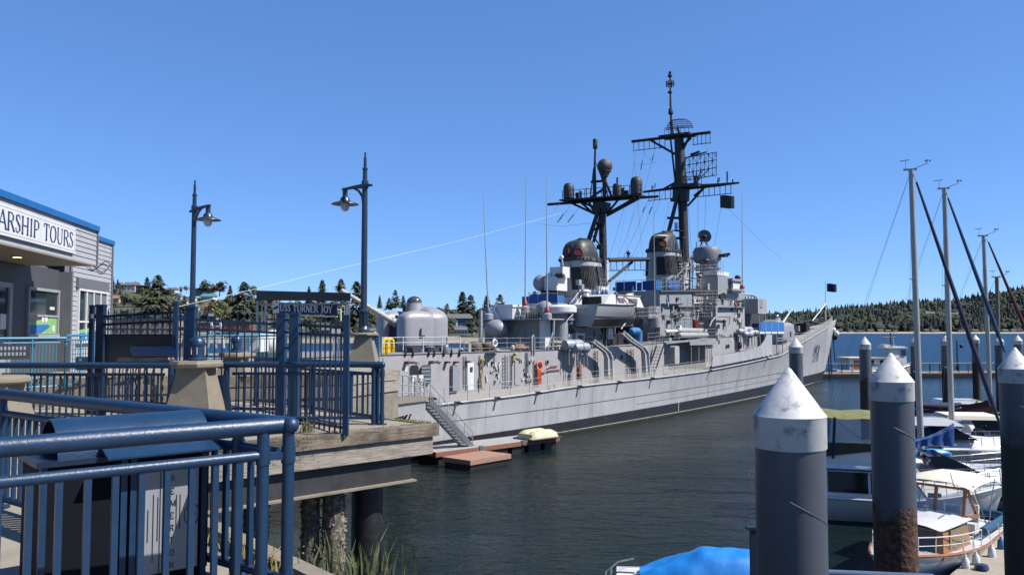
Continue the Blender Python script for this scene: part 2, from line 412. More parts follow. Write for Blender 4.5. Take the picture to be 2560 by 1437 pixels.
# ---- raised promenade behind the fence
PW = [P(545, 935, 20.2), P(868, 936, 21.3), P(985, 934, 23.5)]
pts = [V((p.x, p.y, Z1)) for p in PW]
root = thing("promenade", "raised concrete promenade with a timber faced retaining wall", "promenade", (pts[0].x, pts[0].y, 0))
q = MB(); poly = pts + [pts[2] + V((-9.5, 16, 0)), V((-30, 40, Z1)), V((-34, 18.5, Z1)), V((-12, 18.5, Z1))]
q.prism([p + V((0, 0, 0)) for p in poly], (0, 0, -.35)); q.build("deck", M['floor'], root, (pts[0].x, pts[0].y, 0), fix=True)
for i in range(2):
    a, c = pts[i], pts[i + 1]; n_ = V(((c - a).y, -(c - a).x, 0)).normalized()
    for (z_a, z_b, mm, nm, oo) in ((-.02, -.3, timber2 if i else timber, "timber_beam", .1), (-.33, -.62, timber2 if i else M['concrete'], "timber_beam" if i else "wall_panel", .09), (-.63, -1.4, M['concrete'], "wall_panel", .05)):
        q = MB(); q.beam(a + n_ * oo + V((0, 0, (z_a + z_b) / 2)), c + n_ * oo + V((0, 0, (z_a + z_b) / 2)), .2, z_a - z_b); q.build(nm, mm, root, (pts[0].x, pts[0].y, 0))
q = MB(); q.beam(pts[0] + V((.2, .15, -.9)), V((-12, 18.3, Z1 - .9)), .2, 1.4); q.build("wall_panel", M['concrete'], root, (pts[0].x, pts[0].y, 0))

# ================================================================ TICKET OFFICE
BO = V((-10.45, 20, 0)); BA = V((.172, -.985, 0)).normalized(); BB = V((.985, .172, 0)).normalized()
brz = math.atan2(BA.y, BA.x)                         # local x runs along the front towards the camera, local -y is outwards... see bl()
office = thing("ticket_office", "grey clapboard ticket office with blue roof trim and a lettered sign", "building", (BO.x, BO.y, Z1), brz)
# local frame: x = along front (towards camera), y = outwards (Z x X points to the water side)
sgn = 1 if V((-math.sin(brz), math.cos(brz), 0)).dot(BB) > 0 else -1
siding = mat("grey clapboard paint", (.47, .47, .50), .6, var=.05, scale=3, stain=(.3, .3, .31), stain_amt=.4, streak=True, stain_scale=3)
trim = mat("grey trim paint", (.17, .175, .185), .6, var=.08)
darkwall = mat("shaded recess paint", (.085, .087, .095), .6, var=.08)  # canopy shade darkened into the wall colour
roofblue = mat("bright blue metal trim", (.01, .15, .45), .4, var=.12, scale=2, stain=(.03, .2, .5), stain_amt=.4, stain_scale=3)
def y(v): return sgn * v
def bpart(name, mb, m, parent=office): return mb.build(name, m, parent)
def clap(mb, x0, x1, yf, z0, z1, n, m=0):        # lapped boards, each a thin wedge
    h = (z1 - z0) / n
    for i in range(n):
        a = z0 + i * h
        pr = [V((x0, yf - .03, a)), V((x0, yf + .022, a)), V((x0, yf + .004, a + h)), V((x0, yf - .03, a + h))]
        pr = [V((p.x, y(p.y), p.z)) for p in pr]
        mb.prism(pr, (x1 - x0, 0, 0), m)
zb = 9.14 - Z1; zt = 9.98 - Z1
q = MB(); clap(q, 0, 10, 0, zb, zt, 7); bpart("fascia", q, siding).data.update()
q = MB(); q.bb(-.005, 10, y(-.04), y(-1.57), zb + .01, zt - .02); bpart("canopy_core", q, trim)
q = MB(); q.bb(-.05, 0, y(-.2), y(.05), zb - .03, zt + .01); bpart("corner_trim", q, trim)
q = MB(); q.bb(-.06, 4.35, y(-.5), y(.07), zt, zt + .13); q.bb(4.36, 10, y(-.5), y(.07), zt, zt + .13); bpart("roof_trim", q, roofblue)
q = MB(); q.bb(-.03, 10, y(-1.55), y(.02), zb - .035, zb); sof = bpart("soffit", q, mat("soffit board", (.33, .29, .23), .7, var=.06))
lm = bpy.data.materials.new("lit downlight"); lm.use_nodes = True
pb = lm.node_tree.nodes["Principled BSDF"]; pb.inputs["Emission Color"].default_value = (1, .62, .3, 1); pb.inputs["Emission Strength"].default_value = 2.5
for xx in (2.6, 4.9):
    q = MB(); q.lathe([(.0, 0), (.10, 0), (.13, .012), (.0, .012)], (xx, y(-.75), zb - .055)); o = bpart("downlight", q, M['steel'], sof)
    q = MB(); q.lathe([(0, 0), (.085, .0), (.085, .004), (0, .004)], (xx, y(-.75), zb - .062)); o.data.materials.append(lm)
    o2 = bpart("lamp_lens", q, lm, sof)
# flat walls
WB = -1.3
q = MB(); clap(q, -5.54, -2.24, WB, -.2, 10.2 - Z1, 30); q.bb(-5.5, -2.26, y(WB - .04), y(WB - .2), -.3, 10.2 - Z1); bpart("siding_wall", q, siding)
q = MB(); q.bb(-5.62, -5.53, y(WB - .15), y(WB + .05), -.3, 10.2 - Z1); bpart("corner_trim", q, trim)
q = MB(); q.bb(-2.26, -2.16, y(WB - .3), y(WB + .03), -.3, zb - .04); bpart("corner_trim", q, trim)
q = MB(); q.bb(-5.64, -2.0, y(WB - .3), y(WB + .07), 10.2 - Z1, 10.33 - Z1); bpart("roof_trim", q, roofblue)
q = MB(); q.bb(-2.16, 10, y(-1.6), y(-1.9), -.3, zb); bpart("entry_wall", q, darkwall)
q = MB(); q.bb(-5.5, 10, y(-2), y(-7), -.5, 9.8 - Z1); bpart("core_block", q, trim)
# windows
def window(x0, x1, z0, z1, yf, mull, cross, fr, fw=.07, curtains=False, name="window"):
    q = MB()
    q.bb(x0 - fw, x1 + fw, y(yf - .02), y(yf + .06), z1, z1 + fw); q.bb(x0 - fw, x1 + fw, y(yf - .02), y(yf + .08), z0 - fw, z0)
    q.bb(x0 - fw, x0, y(yf - .02), y(yf + .055), z0, z1); q.bb(x1, x1 + fw, y(yf - .02), y(yf + .055), z0, z1)
    for mx in mull: q.bb(mx - .03, mx + .03, y(yf - .01), y(yf + .05), z0, z1)
    for cz in cross: q.bb(x0, x1, y(yf - .01), y(yf + .045), cz - .025, cz + .025)
    w_ = bpart(name, q, fr)
    q = MB(); q.bb(x0, x1, y(yf - .015), y(yf + .012), z0, z1); pane = bpart("pane", q, M['winglass'], w_)
    if curtains:
        q = MB()
        for cx_ in curtains: q.bb(cx_[0], cx_[1], y(yf + .012), y(yf + .016), cx_[2] if len(cx_) > 2 else z0, z1)
        bpart("curtain", q, mat("pale curtain", (.16, .18, .2), .8), w_)
    return w_, pane
M['winglass'] = glass("office window glass", (.02, .035, .04), .05)
greyframe = mat("light grey frame paint", (.4, .41, .43), .5)
w1_, p1_ = window(-2.05, -.2, 7.4 - Z1, 8.52 - Z1, -1.6, [], [7.88 - Z1], greyframe)
w2_, p2_ = window(-5.0, -2.65, 7.2 - Z1, 8.62 - Z1, WB + .03, [-4.45, -3.85, -3.25], [7.75 - Z1], M['white'], .06, [(-4.98, -4.6, 7.8 - Z1), (-3.7, -3.3, 7.8 - Z1), (-4.35, -4.05, 7.8 - Z1)])
q = MB(); q.bb(-5.15, -2.5, y(WB), y(WB + .09), 8.685 - Z1, 8.98 - Z1); bpart("window_head", q, trim)
# painted pictures in the windows: green shore, blue water, white blossoms
def decal(pts, yf, m, par, n="window_picture"):
    q = MB(); q.prism([V((a, y(yf), c)) for a, c in pts], (0, y(.006), 0)); return bpart(n, q, m, par)
dg = mat("painted green", (.28, .55, .2), .6); db = mat("painted blue", (.03, .2, .5), .6); dw = mat("painted blossom", (.8, .74, .76), .6); dk = mat("painted dark", (.03, .04, .05), .6)
def blossom(x_, z_, r, yf, par):
    q = MB()
    for k in range(5): q.ell((x_ + r * .6 * math.cos(k * 1.257), y(yf), z_ + r * .6 * math.sin(k * 1.257)), (r * .5, .006, r * .5), 8, 5)
    bpart("painted_blossom", q, dw, par)
for x0, x1, zz, yf, par in ((-2.03, -.22, 7.41 - Z1, -1.587, w1_), (-4.98, -2.67, 7.21 - Z1, WB + .048, w2_)):
    L = x1 - x0
    decal([(x0, zz), (x1, zz), (x1, zz + .30), (x0 + L * .5, zz + .38), (x0, zz + .45)], yf, dg, par)
    decal([(x1, zz + .01), (x1, zz + .22), (x0 + L * .35, zz + .25), (x0 + L * .25, zz + .2), (x0 + L * .55, zz + .03)], yf + .007, db, par)
    blossom(x0 + L * .40, zz + .40, .1, yf + .012, par); blossom(x0 + L * .52, zz + .37, .08, yf + .012, par); blossom(x0 + L * .12, zz + .14, .09, yf + .012, par)
q = MB(); q.bb(-1.85, -1.55, y(-1.586), y(-1.58), 8.05 - Z1, 8.13 - Z1); bpart("window_notice", q, M['white'], w1_)
# door with frame
q = MB(); q.bb(.85, 1.0, y(-1.62), y(-1.52), 0, 8.6 - Z1); q.bb(.85, 3.2, y(-1.62), y(-1.52), 8.5 - Z1, 8.62 - Z1); q.bb(1.0, 3.1, y(-1.6), y(-1.56), 0, .9)
dr = bpart("door", q, greyframe)
q = MB(); q.bb(1.0, 3.1, y(-1.61), y(-1.57), .1, 8.5 - Z1); bpart("pane", q, M['winglass'], dr)
q = MB(); q.bb(1.06, 1.36, y(-1.568), y(-1.56), 1.15, 1.5); bpart("door_notice", q, M['white'], dr)
# rooftop whip, wall cable
q = MB(); q.cyl(V((2.3, y(-3), 9.8 - Z1)), V((2.3, y(-3), 14.2 - Z1)), .022, .008, 6); bpart("roof_antenna", q, M['wire'])
q = MB()
for k in range(2):
    q.tube([V((-5.4 + i * .32, y(WB + .06 + .03 * math.sin(i)), 9.45 - Z1 + .18 * math.sin(i * .9 + k * 2))) for i in range(9)], .012, 5)
bpart("wall_cable", q, M['black'])
q = MB(); q.tube([V((-5.6, y(WB), 8.85 - Z1)), V((-8.2, y(WB - .2), 8.84 - Z1))], .012, 5); q.tube([V((-5.6, y(WB), 9.1 - Z1)), V((-7.5, y(WB - .2), 8.87 - Z1))], .008, 5); bpart("flag_bracket", q, M['wire'])
# ---- serif lettering, built from strokes
LET = {  # strokes: (x0,y0,x1,y1,thick)   unit cap height
 'A': (.72, [(.02, 0, .36, 1, 0), (.36, 1, .70, 0, 1), (.15, .34, .56, .34, 0)], [(.02, 0), (.70, 0)]),
 'R': (.70, [(.12, 0, .12, 1, 1), (.12, 1, .40, 1, 0), (.40, 1, .55, .88, 0), (.55, .88, .55, .64, 1), (.55, .64, .40, .52, 0), (.12, .52, .40, .52, 0), (.36, .52, .66, 0, 1)], [(.12, 0), (.66, 0)]),
 'S': (.52, [(.45, .80, .40, .93, 0), (.40, .95, .25, 1, 0), (.25, 1, .11, .93, 0), (.11, .93, .09, .74, 1), (.09, .74, .43, .38, 1), (.43, .38, .43, .14, 1), (.43, .14, .27, 0, 0), (.27, 0, .11, .05, 0), (.11, .05, .06, .24, 0)], []),
 'H': (.78, [(.13, 0, .13, 1, 1), (.65, 0, .65, 1, 1), (.13, .5, .65, .5, 0)], [(.13, 0), (.13, 1), (.65, 0), (.65, 1)]),
 'I': (.34, [(.17, 0, .17, 1, 1)], [(.17, 0), (.17, 1)]),
 'P': (.62, [(.12, 0, .12, 1, 1), (.12, 1, .40, 1, 0), (.40, 1, .54, .88, 0), (.54, .88, .54, .62, 1), (.54, .62, .40, .48, 0), (.40, .48, .12, .48, 0)], [(.12, 0)]),
 'T': (.66, [(.33, 0, .33, 1, 1), (.04, 1, .62, 1, 0), (.05, 1, .04, .8, 0), (.61, 1, .62, .8, 0)], [(.33, 0)]),
 'O': (.78, [(.39, 1, .2, .92, 0), (.2, .92, .08, .68, 1), (.08, .68, .08, .32, 1), (.08, .32, .2, .08, 1), (.2, .08, .39, 0, 0), (.39, 0, .58, .08, 0), (.58, .08, .70, .32, 1), (.70, .32, .70, .68, 1), (.70, .68, .58, .92, 1), (.58, .92, .39, 1, 0)], []),
 'U': (.76, [(.13, 1, .13, .28, 1), (.13, .28, .22, .06, 1), (.22, .06, .40, 0, 0), (.40, 0, .57, .08, 0), (.57, .08, .63, .3, 0), (.63, .3, .63, 1, 0)], [(.13, 1), (.63, 1)]),
 'W': (1.0, [(.02, 1, .27, 0, 1), (.27, 0, .5, 1, 0), (.5, 1, .74, 0, 1), (.74, 0, .98, 1, 0)], [(.04, 1), (.5, 1), (.97, 1)]),
 'N': (.78, [(.13, 0, .13, 1, 0), (.13, 1, .65, 0, 1), (.65, 0, .65, 1, 0)], [(.13, 0), (.10, 1), (.65, 1)]),
 'E': (.62, [(.12, 0, .12, 1, 1), (.12, 1, .55, 1, 0), (.12, .5, .45, .5, 0), (.12, 0, .57, 0, 0), (.55, 1, .55, .82, 0), (.57, 0, .59, .2, 0)], [(.12, 0), (.12, 1)]),
 'J': (.42, [(.24, 1, .24, .1, 1), (.24, .1, .12, -.14, 0), (.12, -.14, .0, -.16, 0)], [(.24, 1)]),
 'Y': (.70, [(.04, 1, .34, .46, 1), (.66, 1, .34, .46, 0), (.34, .46, .34, 0, 1)], [(.34, 0), (.07, 1), (.64, 1)]),
 'M': (.92, [(.1, 0, .12, 1, 0), (.12, 1, .46, .1, 1), (.46, .1, .8, 1, 0), (.8, 0, .8, 1, 1)], [(.1, 0), (.1, 1), (.8, 0), (.82, 1)]),
 'B': (.62, [(.12, 0, .12, 1, 1), (.12, 1, .42, 1, 0), (.42, 1, .50, .88, 0), (.5, .88, .5, .64, 1), (.5, .64, .4, .53, 0), (.12, .53, .42, .53, 0), (.42, .53, .56, .38, 0), (.56, .38, .56, .14, 1), (.56, .14, .42, 0, 0), (.42, 0, .12, 0, 0)], []),
 ' ': (.36, [], [])}
def text_width(s_): return sum(LET[c][0] + .07 for c in s_)
def letters(mb, s_, o, ux, uz, h, thick=.13, thin=.055, serif=.2, depth=.006, sx=1.0):
    ux = V(ux).normalized(); uz = V(uz).normalized(); un = ux.cross(uz).normalized(); x = 0; k = 0
    def bar(a, c, w_):
        nonlocal k
        k += 1
        a = V((a[0], 0, a[1])); c = V((c[0], 0, c[1])); d_ = (c - a)
        if d_.length < 1e-6: return
        d_.normalize(); pn = V((-d_.z, 0, d_.x)) * w_ / 2; a = a - d_ * w_ * .25; c = c + d_ * w_ * .25
        qq = [a + pn, c + pn, c - pn, a - pn]
        e = un * (k % 7) * .0003
        mb.prism([V(o) + ux * (p.x * h * sx) + uz * (p.z * h) + e for p in qq], un * depth)
    for ch in s_:
        w_, st, se = LET[ch]
        for (a, b1, c, d1, t) in st: bar((x + a, b1), (x + c, d1), thick if t else thin)
        if serif:
            for (a, b1) in se: bar((x + a - serif / 2, b1 + (.02 if b1 == 0 else -.02)), (x + a + serif / 2, b1 + (.02 if b1 == 0 else -.02)), .045)
        x += w_ + .07
# sign board: local x decreases towards the far end, so text reads from the camera side to the far end
sx0, sx1 = 1.61, 8.2; sz0, sz1 = 9.27 - Z1, 9.86 - Z1
q = MB(); q.bb(sx0, sx1, y(.022), y(.075), sz0, sz1); sgnb = bpart("sign", q, M['white'])
q = MB()
for (a, b1, c, d1) in ((sx0 + .05, sz0 + .05, sx1 - .05, sz0 + .058), (sx0 + .05, sz1 - .058, sx1 - .05, sz1 - .05)): q.bb(a, c, y(.075), y(.078), b1, d1)
q.bb(sx0 + .05, sx0 + .056, y(.075), y(.078), sz0 + .05, sz1 - .05); bpart("sign_border", q, greyframe, sgnb)
q = MB(); hh = .345; tw = text_width("WARSHIP TOURS"); wid = 5.5 - 1.74; sxx = wid / (text_width("ARSHIP TOURS") * hh)
xs = 1.74 + tw * hh * sxx
letters(q, "WARSHIP TOURS", V((xs, y(.076), (sz0 + sz1) / 2 - hh / 2)), (-1, 0, 0), (0, 0, 1), hh, sx=sxx, depth=.008, thick=.11 , thin=.05, serif=.17)
bpart("lettering", q, mat("navy lettering", (.02, .05, .16), .5), sgnb)
# ================================================================ WARSHIP
gA = G(1400, 1087, 0); gB = G(1902, 1001, 0)
SU = (gB - gA).normalized(); SN = V((SU.y, -SU.x, 0))       # forward, starboard
HB = 6.2
SO = gA - SN * HB; SO.z = 0
SRZ = math.atan2(SU.y, SU.x)
def w2s(p): q = p - SO; return V((q.dot(SU), -q.dot(SN), q.z))
def s2w(v): return SO + SU * v.x - SN * v.y + V((0, 0, v.z))
def S(px, py, t):                    # ship coordinates of the point seen at a pixel on the plane t metres to starboard
    r = ray(px, py); k = (t - (CAM - SO).dot(SN)) / r.dot(SN); return w2s(CAM + r * k)
def A(px, py, s):                    # ... on the plane s metres ahead of the reference
    r = ray(px, py); k = (s - (CAM - SO).dot(SU)) / r.dot(SU); return w2s(CAM + r * k)
ship = thing("warship", "long grey naval destroyer moored alongside the boardwalk", "warship", tuple(SO), SRZ)
hullgrey = mat("haze grey hull paint", (.51, .51, .53), .48, var=.07, scale=.7, stain=(.24, .235, .23), stain_amt=.6, streak=True, stain_scale=.9, bump=.7, bscale=.7, lo=.48, hi=.72)
houseg = mat("haze grey deckhouse paint", (.46, .44, .44), .5, var=.08, scale=1.5, stain=(.25, .23, .22), stain_amt=.4, streak=True, stain_scale=2.0, bump=.15, bscale=1.4)
houseb = mat("blue grey upper works paint", (.34, .36, .385), .5, var=.09, scale=1.8, stain=(.2, .2, .2), stain_amt=.4, streak=True, stain_scale=2.4, bump=.15, bscale=1.6)
mountg = mat("gun mount grey paint", (.37, .37, .385), .36, var=.05, scale=2, bump=.08, bscale=3)
deckg = mat("deck grey paint", (.29, .28, .275), .8, var=.2, scale=1.2, stain=(.1, .09, .08), stain_amt=.5, stain_scale=1.5)
boot = mat("black boot topping", (.016, .016, .018), .5, var=.35, scale=1.2, stain=(.05, .05, .05), stain_amt=.5, streak=True, stain_scale=1.0)
weed = mat("waterline weed", (.05, .045, .02), .9, var=.5, scale=6, stain=(.22, .2, .14), stain_amt=.7, stain_scale=5)
mastb = mat("sooty black mast paint", (.014, .013, .013), .55, var=.4, scale=3, stain=(.07, .06, .05), stain_amt=.5, stain_scale=3)
capb = mat("sooty funnel cap", (.022, .022, .023), .5, var=.5, scale=3, stain=(.16, .16, .155), stain_amt=.75, stain_scale=1.6, lo=.52, hi=.66)
louv = mat("dark louvre", (.045, .045, .048), .6, var=.25, scale=6)
louvb = mat("black louvre opening and bay shade", (.006, .006, .007), .7, var=.2)
railg = mat("ship rail grey", (.42, .42, .42), .5, var=.1)
brownc = mat("brown tarpaulin", (.15, .115, .08), .85, var=.25, scale=4, bump=.4, bscale=6)
def sp(name, mb, m, parent=None, **k): return mb.build(name, m, parent or ship, **k)
# ---- hull
def td(s):                            # deck half breadth
    if s < -20: return HB * (1 - .12 * ((-20 - s) / 14) ** 2)
    return HB if s < 14 else max(.12, HB * (1 - ((s - 14) / 67.6) ** 2.15))
edge_px = [(1090, 1012), (1200, 1000), (1300, 988), (1400, 972), (1451, 965), (1549, 954), (1657, 942), (1755, 929), (1850, 911), (1956, 887), (2005, 864), (2050, 834), (2078, 811)]
sheer = []
for px, py in edge_px:
    t = HB
    for _ in range(40):
        q = S(px, py, t); t = .6 * t + .4 * td(min(q.x, 80))
    sheer.append((q.x, q.z))
qb = S(2089, 801, .0); SB = qb.x
sheer = [(-40, sheer[0][1] - .05)] + [e for e in sheer if e[0] < SB - 1.5] + [(SB, qb.z)]
sheer.sort()
def zd(s): return interp(sheer, s)
SW = SB - 7.2
def tw(s):                            # waterline half breadth
    base = td(s) * .97
    if s > 0: base = min(base, HB * .97 * max(0.0, 1 - (s / SW) ** 2.3))
    return max(.03, base)
def zboot(s): return lerp(.85, 1.35, max(0, min(1, s / 60)))
st = [-34 + i * 2.0 for i in range(41)]
st = [s for s in st if s < SW - 1] + [SW - 1.2 + .0]
def section(s):
    """starboard points from the keel to the deck edge"""
    zt = zd(s); T = td(s); Wt = tw(s); zb_ = zboot(s)
    zs = [-2.2, 0.0, .12, zb_] + [lerp(zb_, zt, f) for f in (.15, .3, .45, .6, .75, .88, 1.0)]
    out = []
    for z in zs:
        f = max(0, z / zt); out.append((Wt * (.75 if z < -1 else 1) + (T - Wt) * f ** 1.7, z))
    return out
def stem_s(z): return SW + (SB - SW) * max(0, z / qb.z) ** .9 - (1.2 if z < -1 else 0)
secs = [(s, section(s)) for s in st]
n_fore = 9
fore = []
for i in range(1, n_fore + 1):        # the raked bow: stations sweep to the stem line
    f = i / n_fore; row = []
    base = secs[len(st) - 1][1]; s0 = st[-1]
    for (t, z) in base:
        sx = lerp(s0, stem_s(z * (qb.z / zd(s0))), f); zz = lerp(z, z * (qb.z / zd(s0)) if z > .2 else z, f ** 1.2)
        tt = t * (1 - f ** 1.25) + .05 * f
        if z > .5:
            hz = z / zd(s0); tt = max(.05, lerp(t * (1 - f ** 1.25), td(min(sx, SB - .05)), hz ** 3)) if f < 1 else .06
        row.append((sx, tt, zz))
    fore.append(row)
def hull_rows(i0, i1, side):
    rows = []
    for s, sec in secs: rows.append([V((s, -t * side, z)) for (t, z) in sec[i0:i1]])
    for r in fore: rows.append([V((sx, -t * side, z)) for (sx, t, z) in r[i0:i1]])
    return rows
q = MB()
for side in (1, -1): q.grid(hull_rows(3, 11, side))
s0 = st[0]; sec = secs[0][1]
q.add([V((s0, -t, z)) for t, z in sec[3:]] + [V((s0, t, z)) for t, z in sec[3:]][::-1], [tuple(range(16))], 0, False)
sp("hull", q, hullgrey, fix=True)
q = MB()
for side in (1, -1): q.grid(hull_rows(2, 4, side))
q.add([V((s0, -t, z)) for t, z in sec[:4]] + [V((s0, t, z)) for t, z in sec[:4]][::-1], [tuple(range(8))], 0, False)
sp("boot_topping", q, boot, fix=True)
q = MB()
for side in (1, -1): q.grid(hull_rows(0, 3, side))
sp("waterline_growth", q, weed, fix=True)
q = MB(); q.tube([V((s, -(lerp(tw(s), td(s), 0) + .012), .15)) for s in [-34 + i * 2.0 for i in range(52)] if s < SW - 4], .035, 4); sp("waterline_stripe", q, mat("pale scum line", (.34, .32, .27), .8, var=.3, scale=2))
# deck sheet and edge coaming
q = MB(); rows = []
def deck_edge():
    e = [(s, sec_[-1][0], sec_[-1][1]) for s, sec_ in secs] + [(r[-1][0], r[-1][1], r[-1][2]) for r in fore]
    return e
de = deck_edge()
for s, t, z in de: rows.append([V((s, -t + .02, z - .02)), V((s, -t * .5, z + .02)), V((s, 0, z + .05)), V((s, t * .5, z + .02)), V((s, t - .02, z - .02))])
q.grid(rows); sp("deck", q, deckg)
for side in (1, -1):
    q = MB(); q.tube([V((s, -(t + .03) * side, z + .01)) for s, t, z in de], .075, 6); sp("gunwale", q, hullgrey)
def hull_at(s, z):
    zt = zd(s); return tw(s) + (td(s) - tw(s)) * max(0, z / zt) ** 1.7
q = MB(); pts = []
for i in range(45):
    s = -34 + i * 2.15; z = lerp(1.95, 2.6, max(0, min(1, (s - 0) / 60)))
    if s < SW - 6: pts.append(V((s, -(hull_at(s, z) + .012), z)))
q.tube(pts, .022, 4); sp("hull_seam", q, louv)
q = MB(); pts = [p + V((0, 0, -.66)) for p in pts if p.x > 10]; pts = [V((p.x, -(hull_at(p.x, p.z + .0) + .01), p.z)) for p in pts]
q.tube(pts, .014, 4); sp("hull_seam", q, louv)
for k in range(8):
    s = -8 + k * 6.2
    q = MB(); q.tube([V((s, -(hull_at(s, z) + .004), z)) for z in [zboot(s) + .05 + i * (zd(s) - zboot(s) - .1) / 6 for i in range(7)]], .01, 4); sp("plate_seam", q, railg)
# draught marks and the ship's bow number, faint grey
def on_hull(s, z, off=.012): return V((s, -(hull_at(s, z) + off), z))
NUM = {'9': [(.5, .95, .2, .95), (.2, .95, .1, .75), (.1, .75, .2, .5), (.2, .5, .55, .5), (.58, .9, .6, .5), (.6, .5, .45, .02), (.45, .02, .15, .05)], '5': [(.6, .95, .15, .95), (.15, .95, .12, .55), (.12, .55, .45, .58), (.45, .58, .62, .35), (.62, .35, .48, .05), (.48, .05, .1, .05)], '1': [(.35, 0, .35, 1), (.35, 1, .2, .85)]}
for k in range(7):
    s = S(1707, 1033 - k * -4.2, HB).x; z = .25 + k * .14
    q = MB(); q.bb(s - .05, s + .05, -hull_at(s, z) - .02, -hull_at(s, z) + .01, z, z + .07); sp("draught_mark", q, M['white'])
num_m = mat("faded number paint", (.50, .50, .525), .5)
x = 0
for ch in "951":
    q = MB()
    for (a, b1, c, d1) in NUM[ch]:
        ps = [on_hull(lerp(66.2, 67.6, lerp(a, c, f)) + x, zd(66) * .45 + 2.5 * lerp(b1, d1, f), .02) for f in (0, .5, 1)]
        q.tube([p + V((0, .072, 0)) for p in ps], .075, 4)
    sp("hull_number", q, num_m); x += 1.5
# ---- deckhouse (main deck to the 01 deck)
z01tab = []
for px, py in ((955, 886), (1110, 880), (1250, 884), (1440, 872), (1600, 862), (1700, 852), (1790, 844), (1880, 838)):
    v = S(px, py, 5.0); z01tab.append((v.x, v.z))
zfix = sum(z for s, z in z01tab[:4]) / 4
def z01(s): return max(zfix - .02, interp(z01tab, s)) if s > 0 else zfix
TW = 5.0
def loft_house(s0, s1, t0, t1, zlo, zhi, m, name, n=10, parent=None):
    q = MB(); rows = []
    for i in range(n + 1):
        s = lerp(s0, s1, i / n); rows.append([V((s, -t1, zlo(s))), V((s, -t1, zhi(s))), V((s, -t0, zhi(s))), V((s, -t0, zlo(s)))])
    q.grid(rows, sm=False, closed=True); q.add(rows[0], [(0, 1, 2, 3)], 0, False); q.add(rows[-1], [(3, 2, 1, 0)], 0, False)
    return sp(name, q, m, parent, fix=True)
sA = -26; sC = S(1660, 880, TW).x; sD = S(1762, 870, TW).x; sE = S(1893, 850, TW).x
deckhouse = loft_house(sA, sC, -TW, TW, lambda s: zd(s) - .1, z01, houseg, "deckhouse")
loft_house(sC, sD, -TW + 1.6, TW - 1.5, lambda s: zd(s) - .1, lambda s: z01(s) - .01, houseb, "recess_wall")
loft_house(sC - .02, sD + .02, -TW - .25, TW + .25, lambda s: z01(s) - .13, lambda s: z01(s) + .02, houseb, "upper_deck_overhang")
loft_house(sD, sE, -TW + .1, TW, lambda s: zd(s) - .1, z01, houseg, "deckhouse")
q = MB(); rows = [[V((s, -TW - .06, z01(s) + .012)), V((s, TW + .06, z01(s) + .012))] for s in [lerp(sA, sE, i / 20) for i in range(21)]]
q.grid(rows); sp("upper_deck", q, deckg)
def wallbox(name, px0, px1, py0, py1, t, dep, m, parent=None):     # a block whose starboard face fills those pixels at plane t
    a = S(px0, (py0 + py1) / 2, t); b_ = S(px1, (py0 + py1) / 2, t); xm = (px0 + px1) / 2
    zt_ = S(xm, py0, t).z; zb_ = S(xm, py1, t).z
    q = MB(); q.bb(a.x, b_.x, -t, -t + dep, zb_, zt_); return sp(name, q, m, parent)
def aftbox(name, pxl, pxr, py0, py1, s, ln, m, parent=None):       # a block whose aft face fills those pixels at station s
    xm = (pxl + pxr) / 2; ym = (py0 + py1) / 2
    a = A(pxl, ym, s); b_ = A(pxr, ym, s); zt_ = A(xm, py0, s).z; zb_ = A(xm, py1, s).z
    q = MB(); q.bb(s, s + ln, a.y, b_.y, zb_, zt_); return sp(name, q, m, parent)
def corner_s(px, py, t): return S(px, py, t).x
def panel(name, px0, px1, py0, py1, t, m, off=.03, parent=None, rnd_=False):       # thin plate on a starboard wall
    a = S(px0, py1, t); b_ = S(px1, py0, t); q = MB()
    if not rnd_: q.bb(a.x, b_.x, -t - off, -t + .01, a.z, b_.z)
    else:
        cx_, cz_, hx, hz = (a.x + b_.x) / 2, (a.z + b_.z) / 2, abs(b_.x - a.x) / 2, abs(b_.z - a.z) / 2; r_ = min(hx, hz) * .55; pl = []
        for (ox, oz, a0) in ((hx - r_, hz - r_, 0), (-hx + r_, hz - r_, 90), (-hx + r_, -hz + r_, 180), (hx - r_, -hz + r_, 270)):
            for k in range(5): an = R(a0 + k * 22.5); pl.append(V((cx_ + ox + r_ * math.cos(an), -t - off, cz_ + oz + r_ * math.sin(an))))
        q.prism(pl, (0, off + .01, 0))
    return sp(name, q, m, parent, fix=True)
def pipe(pxs, t, r, m, name="pipe", n=6, parent=None):
    q = MB(); q.tube([S(a, b_, t) if len(c) == 0 else S(a, b_, c[0]) for a, b_, *c in pxs], r, n); return sp(name, q, m, parent)
def rail(pxs, t, h, npost, m=railg, wires=3, r=.022, name="guard_rail", foot=None):   # pixels give the foot line
    q = MB(); pts = [S(a, b_, t) for a, b_ in pxs]
    L = [0]
    for a, b_ in zip(pts, pts[1:]): L.append(L[-1] + (b_ - a).length)
    def at(f):
        x_ = f * L[-1]
        for i in range(len(pts) - 1):
            if x_ <= L[i + 1] + 1e-6: return pts[i].lerp(pts[i + 1], (x_ - L[i]) / max(1e-6, L[i + 1] - L[i]))
        return pts[-1]
    ps = [at(i / (npost - 1)) for i in range(npost)]
    for p in ps: q.cyl(p, p + V((0, 0, h)), r, r, 5)
    for k in range(wires):
        hh = h * (1 - k * .33); wv = []
        for i in range(npost - 1):
            wv.append(ps[i] + V((0, 0, hh))); wv.append(ps[i].lerp(ps[i + 1], .5) + V((0, 0, hh - .02)))
        wv.append(ps[-1] + V((0, 0, hh))); q.tube(wv, r * .6, 4)
    return sp(name, q, m)
def pole(px0, py0, px1, py1, t, r0, r1, m, name, n=7, t1=None):
    q = MB(); q.cyl(S(px0, py0, t), S(px1, py1, t if t1 is None else t1), r0, r1, n); return sp(name, q, m)
